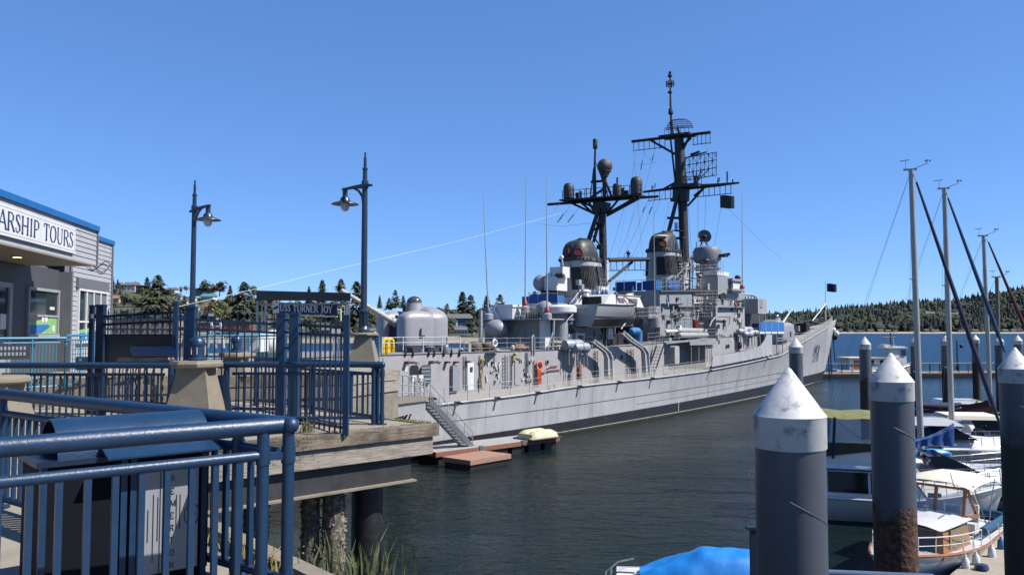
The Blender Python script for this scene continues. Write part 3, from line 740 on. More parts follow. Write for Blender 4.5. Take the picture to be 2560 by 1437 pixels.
# deck edge life lines: whole visible side
q_pts = [(s, t, z) for s, t, z in de if s > -12]
def edge_rail(s0, s1, step, h, net=False, side=1):
    q = MB(); ps = []
    s = s0
    while s <= s1:
        t = None
        for (a, ta, za), (b_, tb, zb_) in zip(de, de[1:]):
            if a <= s <= b_: f = (s - a) / (b_ - a); t = lerp(ta, tb, f) - .12; z = lerp(za, zb_, f)
        if t is not None: ps.append(V((s, -t * side, z)))
        s += step
    for i, p in enumerate(ps):
        q.cyl(p, p + V((0, 0, h)), .024, .02, 5)
        if i % 4 == 1: q.cyl(p + V((0, .45 * side, 0)), p + V((0, 0, h * .95)), .02, .02, 5)
    for k in range(3): q.tube([p + V((0, 0, h * (1 - k * .33))) for p in ps], .013, 4)
    return sp("guard_rail", q, railg), ps
edge_rail(-16, 35.5, 2.1, 1.0)
g, bowps = edge_rail(45.5, SB - .8, 1.9, 1.05)
netm = bpy.data.materials.new("rail netting"); netm.use_nodes = True
nn = netm.node_tree; pb = nn.nodes["Principled BSDF"]; pb.inputs["Base Color"].default_value = (.3, .285, .25, 1); pb.inputs["Roughness"].default_value = .9
tcx = nn.nodes.new("ShaderNodeTexCoord"); vx = nn.nodes.new("ShaderNodeTexWhiteNoise"); nx = nn.nodes.new("ShaderNodeTexNoise"); nx.inputs["Scale"].default_value = 30
nn.links.new(tcx.outputs["Object"], nx.inputs["Vector"])
mr = nn.nodes.new("ShaderNodeMapRange"); mr.inputs["From Min"].default_value = .35; mr.inputs["From Max"].default_value = .6; mr.inputs["To Min"].default_value = .25; mr.inputs["To Max"].default_value = .75
nn.links.new(nx.outputs["Fac"], mr.inputs["Value"]); nn.links.new(mr.outputs[0], pb.inputs["Alpha"])
q = MB(); q.grid([[p + V((0, 0, .03)), p + V((0, 0, .98))] for p in bowps]); sp("rail_netting", q, netm)
edge_rail(45.5, SB - .8, 1.9, 1.05, side=-1)
def edge_p(px, t=HB):
    s = S(px, 950, t).x; return s
q = MB(); rows = []
for i in range(24):
    s = lerp(S(1640, 930, HB).x, S(1780, 920, HB).x, i / 23); rows.append([V((s, -td(s) + .12, zd(s) + .04)), V((s, -td(s) + .12, zd(s) + .85))])
q.grid(rows); sp("rail_netting", q, netm)
q = MB(); rows = []
for i in range(24):
    s = lerp(S(1130, 1000, HB).x, S(1640, 930, HB).x, i / 23); rows.append([V((s, -td(s) + .12, zd(s) + .04)), V((s, -td(s) + .12, zd(s) + .55))])
q.grid(rows); sp("rail_netting", q, netm)
# fender brackets sticking out of the deck edge
for px in (1140, 1240, 1342, 1446, 1545, 1628, 1776, 1935):
    s = S(px, interp(edge_px, px), HB).x; z = zd(s); q = MB()
    q.beam(V((s, -td(s) + .1, z + .05)), V((s + .1, -td(s) - .5, z - .02)), .16, .09); q.beam(V((s - .25, -td(s) - .05, z + .03)), V((s + .3, -td(s) - .05, z + .03)), .14, .1)
    sp("edge_bracket", q, louv)
for px in (1388, 1490):
    s = S(px, interp(edge_px, px), HB).x; z = zd(s); q = MB()
    q.tube([V((s - .3, -td(s) + .3, z)), V((s - .3, -td(s) + .3, z + .3)), V((s - .12, -td(s) + .3, z + .42)), V((s + .12, -td(s) + .3, z + .42)), V((s + .3, -td(s) + .3, z + .3)), V((s + .3, -td(s) + .3, z))], .07, 6); sp("fairlead", q, railg)
# bulwark with its row of freeing slots
bw = [(1780, 917), (1782, 890), (1840, 880), (1885, 872), (1903, 863), (1912, 851), (1918, 836), (1930, 836), (1931, 887), (1895, 895), (1840, 905)]
q = MB(); pl = []
for px, py in bw:
    t = HB
    for _ in range(12): v = S(px, py, t); t = td(v.x) - .03
    pl.append(v)
q.prism(pl, (0, .07, 0)); sp("bulwark", q, hullgrey, fix=True)
for i in range(15):
    px = lerp(1785, 1926, i / 14); py = lerp(919.5, 889, i / 14); t = HB
    for _ in range(10): v = S(px, py, t); t = td(v.x)
    q = MB(); q.bb(v.x - .42, v.x + .42, -t - .012, -t + .0, v.z - .09, v.z + .08); sp("freeing_slot", q, louvb)
# ---- wall fittings on the deckhouse (plane TW)
T_ = TW + .0
panel("doorway", 1024, 1046, 912, 943, T_, louvb, .02, None, True)
dp = panel("open_door", 1052, 1076, 911, 962, T_ + .12, mat("dark blue grey steel door", (.10, .12, .15), .5, var=.1), .06, None, True)
for k in range(5): panel("door_rung", 1053, 1075, 918 + k * 9, 921 + k * 9, T_ + .18, railg, .03)
panel("white_notice", 974, 985, 914, 932, T_, M['white'], .02); panel("white_notice", 1011, 1018, 917, 929, T_, M['white'], .02)
pwh = panel("white_panel", 1168, 1184, 906, 975, T_, M['white'], .03)
panel("panel_box", 1175, 1181, 917, 929, T_ + .03, louv, .04)
panel("locker", 1126, 1144, 912, 976, T_, houseb, .22)
panel("closed_door", 1286, 1301, 902, 962, T_, houseg, .06, None, True)
panel("wall_plate", 956, 999, 892, 970, T_ - .01, houseg, .05)
for px in (1010, 1040, 1084, 1099, 1118, 1130):
    pass
for px, py in ((1012, 886), (1031, 886), (1070, 886), (1084, 886), (1108, 886), (1127, 886), (1147, 886)):
    q = MB(); v = S(px, py, T_); q.ell(v + V((0, -.06, .12)), (.07, .09, .27), 8, 6); sp("wall_vent", q, louv)
for px, py in ((1014, 905), (1075, 904), (1114, 905), (1136, 905), (1165, 904)):
    q = MB(); v = S(px, py, T_); q.beam(v, v + V((0, -.35, .0)), .22, .12); sp("deck_lamp", q, mat("dull red bracket", (.2, .05, .04), .6)); 
for x0, x1, py in ((1020, 1046, 905), (1081, 1103, 904), (1283, 1301, 897)):
    pipe([(x0, py + 2), ((x0 + x1) / 2 - 4, py - 1), ((x0 + x1) / 2 + 4, py - 1), (x1, py + 2)], T_ + .06, .03, louv, "rain_gutter")
for x0, ya, yb in ((1160, 890, 968), (1166, 890, 975), (1279, 888, 968), (1315, 880, 960), (1320, 880, 958), (1335, 900, 972), (1236, 884, 918), (1200, 888, 970), (1264, 888, 970)):
    pipe([(x0, ya), (x0 + .5, yb)], T_ + .07, .035, louv if x0 % 2 else houseb, "wall_pipe")
for x0, ya, yb in ((1268, 885, 966), (1276, 885, 966)):
    pass
def ladder(x0, x1, ya, yb, t, n, m=railg, name="ladder"):
    q = MB(); a, b_ = S(x0, ya, t), S(x0, yb, t); c, d_ = S(x1, ya, t), S(x1, yb, t)
    b_.x = a.x; d_.x = c.x
    q.cyl(a, b_, .03, .03, 5); q.cyl(c, d_, .03, .03, 5)
    for i in range(n): f = (i + .5) / n; q.cyl(a.lerp(b_, f), c.lerp(d_, f), .022, .022, 5)
    return sp(name, q, m)
ladder(1262, 1275, 885, 966, T_ + .15, 9)
ladder(1487, 1494, 876, 960, T_ + .12, 10, louv)
ladder(1567, 1573, 874, 956, T_ + .12, 10, louv)
ladder(1577, 1583, 872, 956, T_ + .12, 10, louv)
pipe([(1203, 897), (1206, 905), (1207, 925), (1203, 945), (1205, 974)], T_ + .2, .06, mat("yellow fire hose", (.55, .4, .08), .7), "fire_hose")
for px, py in ((1203, 899), (1284, 885), (1282, 902)): 
    q = MB(); v = S(px, py, T_); q.ell(v + V((0, -.14, 0)), (.1, .14, .13), 8, 6); sp("hose_valve", q, M['yellow'])
fleck = mat("white small fitting", (.7, .7, .68), .5)
rnd = random.Random(5)
for k in range(34):
    px = rnd.choice([rnd.uniform(1192, 1262), rnd.uniform(1290, 1330), rnd.uniform(1225, 1245)]); py = rnd.uniform(892, 958)
    v = S(px, py, T_); q = MB(); h = rnd.uniform(.05, .16); q.bb(v.x - .05, v.x + .05, v.y - .1, v.y, v.z - h, v.z + h * .4); sp("wall_fitting", q, fleck if k % 3 else louv)
q = MB(); v = S(1212, 884, T_); w_ = S(1242, 884, T_)
q.prism([v + V((0, 0, 0)), w_ + V((0, 0, 0)), v + V((0, -.9, .05))], (0, 0, .05)); sp("wall_awning", q, houseb)
# red hose pipes by the life ring
pipe([(1368, 921), (1378, 915), (1395, 914)], T_ + .1, .04, M['red'], "red_pipe"); pipe([(1368, 928), (1378, 925), (1402, 923)], T_ + .1, .04, M['red'], "red_pipe")
pipe([(1345, 930), (1360, 931), (1366, 926)], T_ + .1, .05, M['red'], "red_pipe")
q = MB(); v = S(1448, 925, 5.7); q.lathe([(.22, -.8), (.2, .4), (.12, .7), (.0, .75)], v, n=12); sp("orange_cover", q, mat("faded orange cover", (.35, .13, .07), .8, var=.2))
for px, py in ((1321, 907), (1367, 905), (1536, 893), (1553, 893)):
    q = MB(); v = S(px, py, T_); q.lathe([(.2, 0), (.21, .05), (.16, .06), (.0, .03)], v, (0, -1, 0), 14); p_ = sp("porthole", q, houseb)
    q = MB(); q.lathe([(.155, .062), (0, .062)], v, (0, -1, 0), 14); sp("pane", q, louvb, p_)
# forward deckhouse face: portholes, tall locker, recess doors
for px, py in ((1662, 881), (1809, 803), (1839, 799), (1821, 865), (1816, 866)):
    q = MB(); v = S(px, py, T_ if py > 830 else T_ - .1); q.lathe([(.19, 0), (.2, .06), (.0, .03)], v, (0, -1, 0), 12); sp("porthole", q, louvb)
panel("tall_locker", 1675, 1686, 864, 910, T_ + .25, mat("pale locker paint", (.5, .48, .45), .5), .5, None, True)
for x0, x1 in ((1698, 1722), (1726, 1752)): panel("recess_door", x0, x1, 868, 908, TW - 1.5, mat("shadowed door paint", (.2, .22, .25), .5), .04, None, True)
for px, ya, yb in ((1728, 857, 912), (1747, 853, 908), (1763, 848, 905), (1768, 848, 905), (1779, 850, 903)):
    pipe([(px, ya), (px, yb)], TW + .15, .045, railg, "deck_post")
wallbox("overhang_plate", 1725, 1790, 852, 862, TW + .3, .12, houseb)
# rails on the 01 deck edge
rail([(955, 884), (1150, 878)], TW - .1, .95, 5, M['white'], 2, .028)
rail([(1160, 884), (1420, 876)], TW - .1, 1.0, 9)
rail([(1460, 875), (1500, 874)], TW - .1, 1.05, 3, M['white'])
rail([(1620, 862), (1700, 853), (1790, 846)], TW, 1.0, 8)
# ---- inclined ladder from main deck to 01 deck
def stair(p0, p1, wv, n, m, name, rails=True):
    q = MB(); w_ = V(wv)
    for o in (w_ * 0, w_): q.beam(p0 + o, p1 + o, .05, .18)
    for i in range(n): f = (i + .5) / n; c = p0.lerp(p1, f); q.beam(c, c + w_, .2, .03)
    if rails:
        for o in (w_ * 0, w_):
            q.tube([p0 + o + V((0, 0, .9)), p1 + o + V((0, 0, .9))], .02, 5); q.cyl(p0 + o, p0 + o + V((0, 0, .9)), .02, .02, 5); q.cyl(p1 + o, p1 + o + V((0, 0, .9)), .02, .02, 5)
    return sp(name, q, m)
stair(S(1616, 938, TW + .3), S(1641, 864, TW + .3), (0, -.7, 0), 9, louv, "deck_ladder")
# ---- boat davits (two curved white edged arms)
wedge = mat("davit white edge", (.62, .62, .61), .5)
def davit(pxs, px_foot):
    q = MB(); pts = [S(a, b_, TW + .9) for a, b_ in pxs]
    for o in (V((-.32, 0, 0)), V((.32, 0, 0))): 
        for a, b_ in zip(pts, pts[1:]): q.beam(a + o, b_ + o, .07, .42, up=V((0, 1, .3)))
    d_ = sp("davit", q, wedge)
    q = MB()
    for a, b_ in zip(pts, pts[1:]): q.beam(a, b_, .5, .1, up=V((0, 1, .3)))
    sp("davit_web", q, houseb, d_)
    q = MB()
    for ox in (-.3, 0, .3): q.cyl(pts[-1] + V((ox * .6, 0, 1.1)), pts[-1] + V((ox, -.1, 0)), .04, .04, 5)
    for k in range(3): q.beam(pts[-1] + V((-.3, -.05, .15 + k * .3)), pts[-1] + V((.3, -.05, .15 + k * .3)), .05, .05)
    sp("davit_frame", q, M['white'], d_)
davit([(1483, 853), (1502, 867), (1516, 879), (1521, 893), (1522, 948)], 1522)
davit([(1557, 832), (1580, 852), (1605, 868), (1613, 880), (1616, 938)], 1616)
pipe([(1410, 827), (1418, 800), (1432, 786)], TW + .8, .04, railg, "davit_fall"); pipe([(1553, 822), (1570, 798), (1582, 772)], TW + .8, .04, M['white'], "davit_fall")
# boom rising to the upper left of the boat
q = MB(); a, b_ = S(1428, 768, TW - .8), S(1458, 727, TW - .8)
for o in (V((0, .25, .1)), V((0, -.25, .1)), V((.2, 0, -.25)), V((-.2, 0, -.2))): q.cyl(a + o, b_ + o, .05, .05, 5)
for i in range(7): c = a.lerp(b_, i / 6); q.cyl(c + V((0, .25, .1)), a.lerp(b_, min(1, (i + 1) / 6)) + V((0, -.25, .1)), .03, .03, 4)
q.beam(S(1424, 812, TW - .6), S(1428, 768, TW - .8), .5, .4); sp("boat_boom", q, houseb)
q = MB(); q.prism([S(1418, 800, TW - .8), S(1430, 776, TW - .8), S(1455, 824, TW - .8), S(1440, 830, TW - .8)], (0, .5, 0)); sp("davit_arm", q, houseb, fix=True)
for px, py in ((1466, 728), (1573, 738)):
    q = MB(); v = S(px, py, TW - .4); q.ell(v, (.45, .3, .16), 10, 6); q.ell(v + V((-.1, -.1, -.5)), (.22, .2, .4), 8, 6); q.cyl(v, v + V((0, 0, -1.9)), .1, .12, 8); sp("davit_head", q, M['white'])
# ---- 02 level blocks, from aft
zz = A(1300, 872, 4).z
s_a = corner_s(1366, 840, 3.6)
aftbox("aft_deckhouse", 1212, 1366, 801, 877, s_a, 7.5, houseb)
q = MB(); a = A(1205, 800, s_a - .9); b_ = A(1370, 800, s_a - .9); q.bb(s_a - 1.2, s_a + 7.5, a.y + .3, b_.y - .3, a.z - .02, a.z + .06); sp("house_roof", q, houseg)
aft_top = a.z + .06
for pxl, pxr, py0, py1, m_ in ((1300, 1314, 818, 872, houseb), (1226, 1240, 818, 872, houseb)): aftbox("house_door", pxl, pxr, py0, py1, s_a - .05, .06, m_)
aftbox("yellow_notice", 1286, 1293, 813, 831, s_a - .05, .05, mat("yellowed notice", (.5, .45, .3), .7)); aftbox("yellow_notice", 1329, 1342, 821, 830, s_a - .05, .05, mat("pale notice", (.5, .48, .2), .7))
q = MB(); v = A(1241, 822, s_a - 1.2); q.ell(v, (.9, 1.0, .75), 12, 8); sp("covered_drum", q, houseb)
for px, py, m_ in ((1187, 866, brownc), (1222, 866, brownc)):
    q = MB(); v = S(px, py, TW - 1.2); q.ell(v, (.52, .5, .38), 14, 8); q.bb(v.x - .4, v.x + .4, v.y - .35, v.y + .35, v.z - .55, v.z - .2); sp("covered_reel", q, m_)
q = MB(); q.beam(A(1201, 879, s_a - 2.4), A(1202, 777, s_a - 2.4), .22, .22); sp("post", q, houseb)
# roof clutter
q = MB(); v = A(1275, 797, s_a + 2); q.bb(v.x - .9, v.x + .9, v.y - 1, v.y + 1.2, v.z, v.z + .95); q.bb(v.x - 1, v.x + 1, v.y - 1.1, v.y + 1.3, v.z + .95, v.z + 1.15); sp("white_locker", q, M['white'])
q = MB(); q.beam(A(1235, 771, s_a + 1), A(1250, 799, s_a + 1), .25, .25); sp("reload_chute", q, M['white'])
for px in (1330, 1345): q = MB(); v = A(px, 800, s_a + 3); q.bb(v.x - .5, v.x + .5, v.y - .35, v.y + .35, v.z, v.z + 1.35); sp("white_locker", q, M['white'])
rail([(1285, 800), (1370, 798)], 1.0, 1.0, 8)
for px in (1317, 1323, 1329, 1335, 1341, 1347): q = MB(); v = A(px, 799, s_a + .5); q.cyl(v, v + V((0, 0, .55)), .09, .08, 7); sp("stowed_shell", q, brownc)
# whip antenna pots and rods
def whip(px, ypot0, ypot1, ytop, s, r, label=None, coll=None, px_top=None):
    q = MB(); a = A(px, ypot1, s); b_ = A(px, ypot0, s); q.lathe([(.42 * r, a.z - b_.z), (.42 * r, -.1), (.3 * r, 0), (0, .02)], b_, n=12); p_ = sp("antenna_base", q, houseb)
    c = A(px if px_top is None else px_top, ytop, s)
    q = MB(); q.tube([b_, b_.lerp(c, .1), b_.lerp(c, .45), c], [.09, .065, .05, .014], 6); sp("whip_antenna", q, railg, p_)
    if coll: q = MB(); q.lathe([(.25, 0), (.25, .12), (.18, .3), (.12, .45), (0, .46)], b_, n=10); sp("insulator", q, coll, p_)
whip(1221, 783, 800, 462, s_a - .6, .95, coll=mat("blue insulator", (.05, .15, .35), .5), px_top=1207)
whip(1313, 764, 800, 440, s_a + 2.0, .85, coll=M['red'], px_top=1315)
whip(1368, 782, 800, 446, s_a - .4, .85, coll=M['red'], px_top=1366)
whip(1637, 787, 803, 500, corner_s(1637, 790, 4.4), .8, coll=M['red'], px_top=1634)
whip(1856, 721, 730, 477, corner_s(1856, 725, 4.2), .6, coll=M['red'], px_top=1855)
# big vertical ventilator
s_v = S(1400, 830, 4.0); q = MB(); r_ = .62
q.lathe([(r_, 0), (r_, S(1400, 783, 4.0).z - S(1400, 864, 4.0).z)], V((s_v.x, -4.0, S(1400, 864, 4.0).z)), n=18); vt = sp("ventilator_trunk", q, houseb)
q = MB(); q.lathe([(1.2, 0), (1.32, .12), (1.32, .5), (1.15, .66), (0, .72)], V((s_v.x + .1, -3.9, S(1400, 784, 4).z)), n=20); sp("ventilator_cap", q, M['white'], vt)
wallbox("sunlit_face_strip", 1362, 1376, 800, 872, 3.7, .5, M['white'])  # sunlit face of the aft house, its brightness put into white
q = MB(); v = A(1362, 775, s_a + 2.2); q.ell(v, (.7, .75, .75), 14, 10); sp("reel_housing", q, houseb)
# ---- aft director platform with canvas screens
s_p = corner_s(1393, 745, 2.0)
aftbox("director_platform", 1322, 1394, 758, 768, s_p, 5.2, houseg)
aftbox("platform_base", 1330, 1392, 768, 800, s_p + .8, 4, houseb)
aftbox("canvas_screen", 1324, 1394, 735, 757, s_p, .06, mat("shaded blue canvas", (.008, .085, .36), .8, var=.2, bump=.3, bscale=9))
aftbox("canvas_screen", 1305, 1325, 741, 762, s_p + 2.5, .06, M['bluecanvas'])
wallbox("canvas_screen", 1394, 1410, 738, 757, 2.02, .06, M['bluecanvas'])
q = MB()
for px in (1322, 1345, 1370, 1394): v = A(px, 758, s_p); q.cyl(v, v + V((0, 0, 1.0)), .03, .03, 5)
q.tube([A(1322, 733, s_p), A(1394, 733, s_p)], .03, 5); sp("guard_rail", q, railg)
s_d = s_p + 2.2
q = MB(); v = A(1380, 728, s_d); q.lathe([(1.0, -.6), (1.0, 0), (.8, .05), (0, .06)], v, n=16); dirp = sp("gun_director", q, louvb)
q = MB(); v = A(1391, 727, s_d); q.bb(v.x - .7, v.x + .8, v.y - .55, v.y + .75, v.z, v.z + 1.15); q.bb(v.x - .4, v.x + .6, v.y - .95, v.y + .4, v.z + 1.1, v.z + 2.0); q.bb(v.x - .55, v.x - .3, v.y + .2, v.y + .7, v.z + .6, v.z + 1.5); sp("director_housing", q, M['white'], dirp)
for px in (1393, 1402): q = MB(); v = A(px, 689, s_d - .65); q.lathe([(.2, .35), (.22, -.02), (.15, -.03), (0, .05)], v, (1, 0, 0), 12); sp("range_finder_lens", q, louv, dirp)
q = MB(); v = A(1382, 684, s_d); q.ell(v, (.35, .3, .3), 10, 6); q.cyl(v, v + V((0, .5, -.6)), .22, .2, 8); sp("director_scope", q, railg, dirp)
v = A(1354, 707, s_d - .7); q = MB(); dn = (V((-.75, -.55, .02))).normalized()
q.lathe([(.0, 0.), (.3, -.04), (.55, -.12), (.72, -.24), (.74, -.24), (.55, -.06), (.3, .04), (0, .1)], v, dn, 24, sc=(1, 1)); q.cyl(v, v + dn * -.9 + V((0, -.2, -.05)), .12, .18, 8); sp("radar_dish", q, houseb, dirp)
q = MB(); q.cyl(v, v + dn * .0 + V((0, 0, .02)), .09, .09, 8); q.ell(v - dn * .02 + V((.0, .2, -.05)), (.1, .1, .1), 8, 6); sp("dish_feed", q, louv, dirp)
# ---- mack stacks
def stack(px_l, px_r, py_mid, s_c, z_base, z_lo, z_hi, z_cap, rx, ry, lean, holes):
    root = ship
    cx0 = s_c
    def pt(a, z, k=1.0, off=0.0):          # a measured from the bow towards starboard
        f = (z - z_lo) / (z_hi - z_lo); sc = lerp(1.06, .93, f) * k
        c, s_ = math.cos(a), math.sin(a); e = .62
        x = (abs(c) ** e) * (1 if c >= 0 else -1); yv = (abs(s_) ** e) * (1 if s_ >= 0 else -1)
        return V((cx0 + lean * f + x * (rx * sc + off), -yv * (ry * sc + off), z))
    N = 36; ang = [2 * math.pi * i / N for i in range(N)]
    q = MB(); q.grid([[pt(a, z) for a in ang] for z in (z_base, z_lo, z_hi, z_hi + .02)], closed=True); q.add([pt(a, z_hi) for a in ang], [tuple(range(N))], 0, False)
    body = sp("funnel", q, mat("weathered funnel grey", (.46, .48, .49), .5, var=.1, stain=(.13, .13, .13), stain_amt=.75, streak=True, stain_scale=2.2, lo=.48, hi=.7), None, fix=True)
    def lpanel(a0, a1, z0, z1, m, off, name, ribs):
        q = MB(); n = 8; g0 = [R(lerp(a0, a1, i / n)) for i in range(n + 1)]
        q.grid([[pt(a, z, 1, off) for a in g0] for z in (z0, z1)])
        q.grid([[pt(a, z0, 1, o_) for a in g0] for o_ in (0, off)]); q.grid([[pt(a, z1, 1, o_) for a in g0] for o_ in (off, 0)])
        for e_ in (g0[0], g0[-1]): q.grid([[pt(e_, z, 1, o_) for o_ in (0, off)] for z in (z0, z1)])
        o = sp(name, q, m, body)
        if ribs:
            q = MB()
            for i in range(ribs + 1): a = R(lerp(a0, a1, i / ribs)); q.beam(pt(a, z0, 1, off + .01), pt(a, z1, 1, off + .01), .05, .05)
            sp("louvre_rib", q, capb, o)
    H = z_hi - z_lo
    lpanel(66, 90, z_lo + .1 * H, z_lo + .84 * H, louv, .14, "louvre_panel", 4)
    lpanel(94, 117, z_lo + .08 * H, z_lo + .83 * H, louv, .14, "louvre_panel", 4)
    lpanel(119, 142, z_lo + .06 * H, z_lo + .82 * H, louv, .14, "louvre_panel", 4)
    lpanel(147, 178, z_lo + .0 * H, z_lo + .78 * H, louvb, .05, "louvre_opening", 0)
    lpanel(203, 240, z_lo + .0 * H, z_lo + .78 * H, louvb, .08, "louvre_opening", 0)
    # cap: ring then slanted dome
    q = MB(); hc = z_cap - z_hi; rows = []
    for (k, zf, tilt) in ((1.04, 0, 0), (1.07, .03, 0), (1.03, .17, 0), (.90, .19, 0), (.86, .40, .0), (.80, .62, .03), (.68, .82, .06), (.5, .94, .08), (.28, .99, .08), (.02, 1.0, .08)):
        rows.append([V((cx0 + lean * (1 + zf * .5) + (p.x - cx0 - lean) * k, p.y * k, z_hi + hc * zf + (p.x - cx0 - lean) * tilt)) for p in [pt(a, z_hi) for a in ang]])
    q.grid(rows, closed=True); cap = sp("funnel_cap", q, capb, body)
    for (a, k) in ((150, .9), (186, .9)):
        p = pt(R(a), z_hi); p = V((cx0 + lean + (p.x - cx0 - lean) * k + lean * .2, p.y * k, z_hi + hc * .36)); n_ = V((math.cos(R(a)), -math.sin(R(a)), .28)).normalized()
        q = MB(); q.lathe([(.38, -.35), (.38, .06), (.34, .09), (.32, .04), (0, .05)], p, n_, 16); d_ = sp("exhaust_cover", q, mat("faded red cover", (.17, .018, .016), .6, var=.35, scale=5), cap)
    q = MB()
    for i in range(14):
        p = pt(R(60 + i * 14), z_hi); p = V((cx0 + lean + (p.x - cx0 - lean) * 1.06, p.y * 1.06, z_hi + hc * .09)); q.box(p, (.1, .1, .12))
    sp("cap_bolt", q, louvb, cap)
    return body
def zc(px, py): return S(px, py, 0).z
sk = S(1459, 690, 0).x
stack(0, 0, 0, sk, zc(1460, 800), zc(1460, 727), zc(1460, 657), zc(1455, 599), 1.95, 1.6, -.45, 0)
sk2 = S(1664, 680, 0).x
stack(0, 0, 0, sk2, zc(1660, 760), zc(1660, 690), zc(1660, 633), zc(1660, 580), 2.1, 1.5, -.3, 0)
# light patch and lamps on the forward cap
q = MB(); v = S(1652, 592, .4); q.ell(v, (.9, .7, .22), 12, 6); sp("cap_patch", q, mat("peeled pale patch", (.5, .43, .36), .9, var=.3))
q = MB(); v = S(1676, 580, 0); q.ell(v, (.28, .28, .24), 8, 6); q.cyl(v, v + V((-.2, 0, -.6)), .1, .2, 6); sp("cap_lamp", q, louv)
q = MB(); v = S(1404, 643, 0); q.ell(v, (.2, .2, .2), 8, 6); q.cyl(v, v + V((.2, 0, -.7)), .07, .07, 6); sp("cap_lamp", q, M['white'])
# ---- masts
def mbar(q, p0, p1, s, r0, r1=None, n=7, s1=None): q.cyl(A(p0[0], p0[1], s), A(p1[0], p1[1], s if s1 is None else s1), r0, r0 if r1 is None else r1, n)
sm = S(1507, 600, 0).x
q = MB()
mbar(q, (1510, 745), (1505, 505), sm, .38, .34, 10); mbar(q, (1470, 605), (1498, 520), sm - 1.6, .22, .2, 7, sm - .5); mbar(q, (1484, 605), (1500, 545), sm - .9, .16, .16, 6, sm - .4)
for a, b_ in (((1478, 580), (1505, 560)), ((1490, 555), (1508, 590)), ((1483, 590), (1505, 620)), ((1500, 640), (1507, 600)), ((1497, 690), (1505, 650))): mbar(q, a, b_, sm - .6, .09)
q.beam(A(1488, 520, sm), A(1520, 520, sm), .9, 1.0); q.beam(A(1495, 618, sm), A(1512, 618, sm), .5, .4)
am = sp("aft_mast", q, mastb)
q = MB(); q.cyl(A(1517, 745, sm), A(1516, 650, sm), .2, .2, 8); sp("mast_pipe", q, M['white'], am)
q = MB(); q.beam(A(1410, 503, sm), A(1605, 489, sm), 1.6, .14); q.cyl(A(1370, 511, sm), A(1646, 491, sm), .14, .12, 7)
for a, b_ in (((1425, 506), (1487, 535)), ((1470, 500), (1487, 535)), ((1455, 506), (1490, 520)), ((1590, 494), (1517, 535)), ((1545, 500), (1517, 535)), ((1600, 495), (1517, 540)), ((1450, 504), (1480, 531))): mbar(q, a, b_, sm, .11)
sp("mast_platform", q, mastb, am)
q = MB()
for px in range(1406, 1612, 14): v = A(px, lerp(503, 489, (px - 1410) / 195), sm - .75); q.cyl(v, v + V((0, 0, 1.0)), .035, .035, 5)
for k in (1.0, .55): q.tube([A(1406, 503, sm - .75) + V((0, 0, k)), A(1606, 489, sm - .75) + V((0, 0, k))], .028, 5)
sp("platform_rail", q, mastb, am)
q = MB(); mbar(q, (1487, 498), (1486, 440), sm - .4, .2, .16); mbar(q, (1486, 440), (1488, 372), sm - .4, .12, .09); mbar(q, (1490, 495), (1487, 400), sm + .2, .08); mbar(q, (1476, 495), (1484, 420), sm - .8, .05)
mbar(q, (1475, 495), (1513, 470), sm, .12); mbar(q, (1530, 495), (1511, 445), sm, .12); mbar(q, (1511, 497), (1511, 440), sm, .17, .22); mbar(q, (1490, 405), (1520, 490), sm, .06); mbar(q, (1478, 455), (1512, 452), sm, .12)
sp("mast_pole", q, mastb, am)
def can(px, py0, py1, s, r, nm, m, parent, dome=.35, foot=True):
    a = A(px, py1, s); b_ = A(px, py0, s); h = b_.z - a.z; q = MB()
    q.lathe([(r * .9, 0), (r, .04), (r, h * (1 - dome)), (r * .93, h * (1 - dome * .55)), (r * .7, h * (1 - dome * .2)), (r * .35, h * .98), (0, h)], a, n=14)
    if foot:
        for k in range(4): q.cyl(a + V((math.cos(k * 1.57) * r * .6, math.sin(k * 1.57) * r * .6, -.4)), a + V((math.cos(k * 1.57) * r * .6, math.sin(k * 1.57) * r * .6, .02)), .06, .06, 4)
    return sp(nm, q, m, parent)
can(1488, 347, 372, sm - .4, .22, "cylinder_antenna", capb, am, .1, False)
radm = mat("sooty radome", (.13, .125, .115), .65, var=.3, scale=3, stain=(.025, .024, .023), stain_amt=.9, stain_scale=2.2, streak=True, lo=.42, hi=.6)
radk = mat("dark ribbed radome", (.045, .045, .05), .6, var=.35, scale=4)
can(1422, 457, 497, sm - .4, .52, "radome", radk, am); can(1591, 441, 486, sm - .4, .54, "radome", radk, am); can(1543, 458, 490, sm + .3, .4, "radome", radk, am, .2)
q = MB(); mbar(q, (1543, 460), (1543, 444), sm + .3, .09); mbar(q, (1443, 500), (1443, 482), sm - .4, .18); mbar(q, (1452, 500), (1452, 478), sm - .4, .1); mbar(q, (1466, 500), (1466, 470), sm - .4, .04); mbar(q, (1556, 494), (1557, 470), sm - .4, .15); mbar(q, (1566, 492), (1566, 478), sm - .4, .2)
sp("platform_gear", q, mastb, am)
q = MB(); v = A(1512, 416, sm); q.ell(v, (.72, .72, .72), 18, 12); q.lathe([(.3, -1.0), (.45, -.62), (.6, -.5), (.6, -.44), (0, -.42)], v, n=14); sp("radome", q, radm, am)
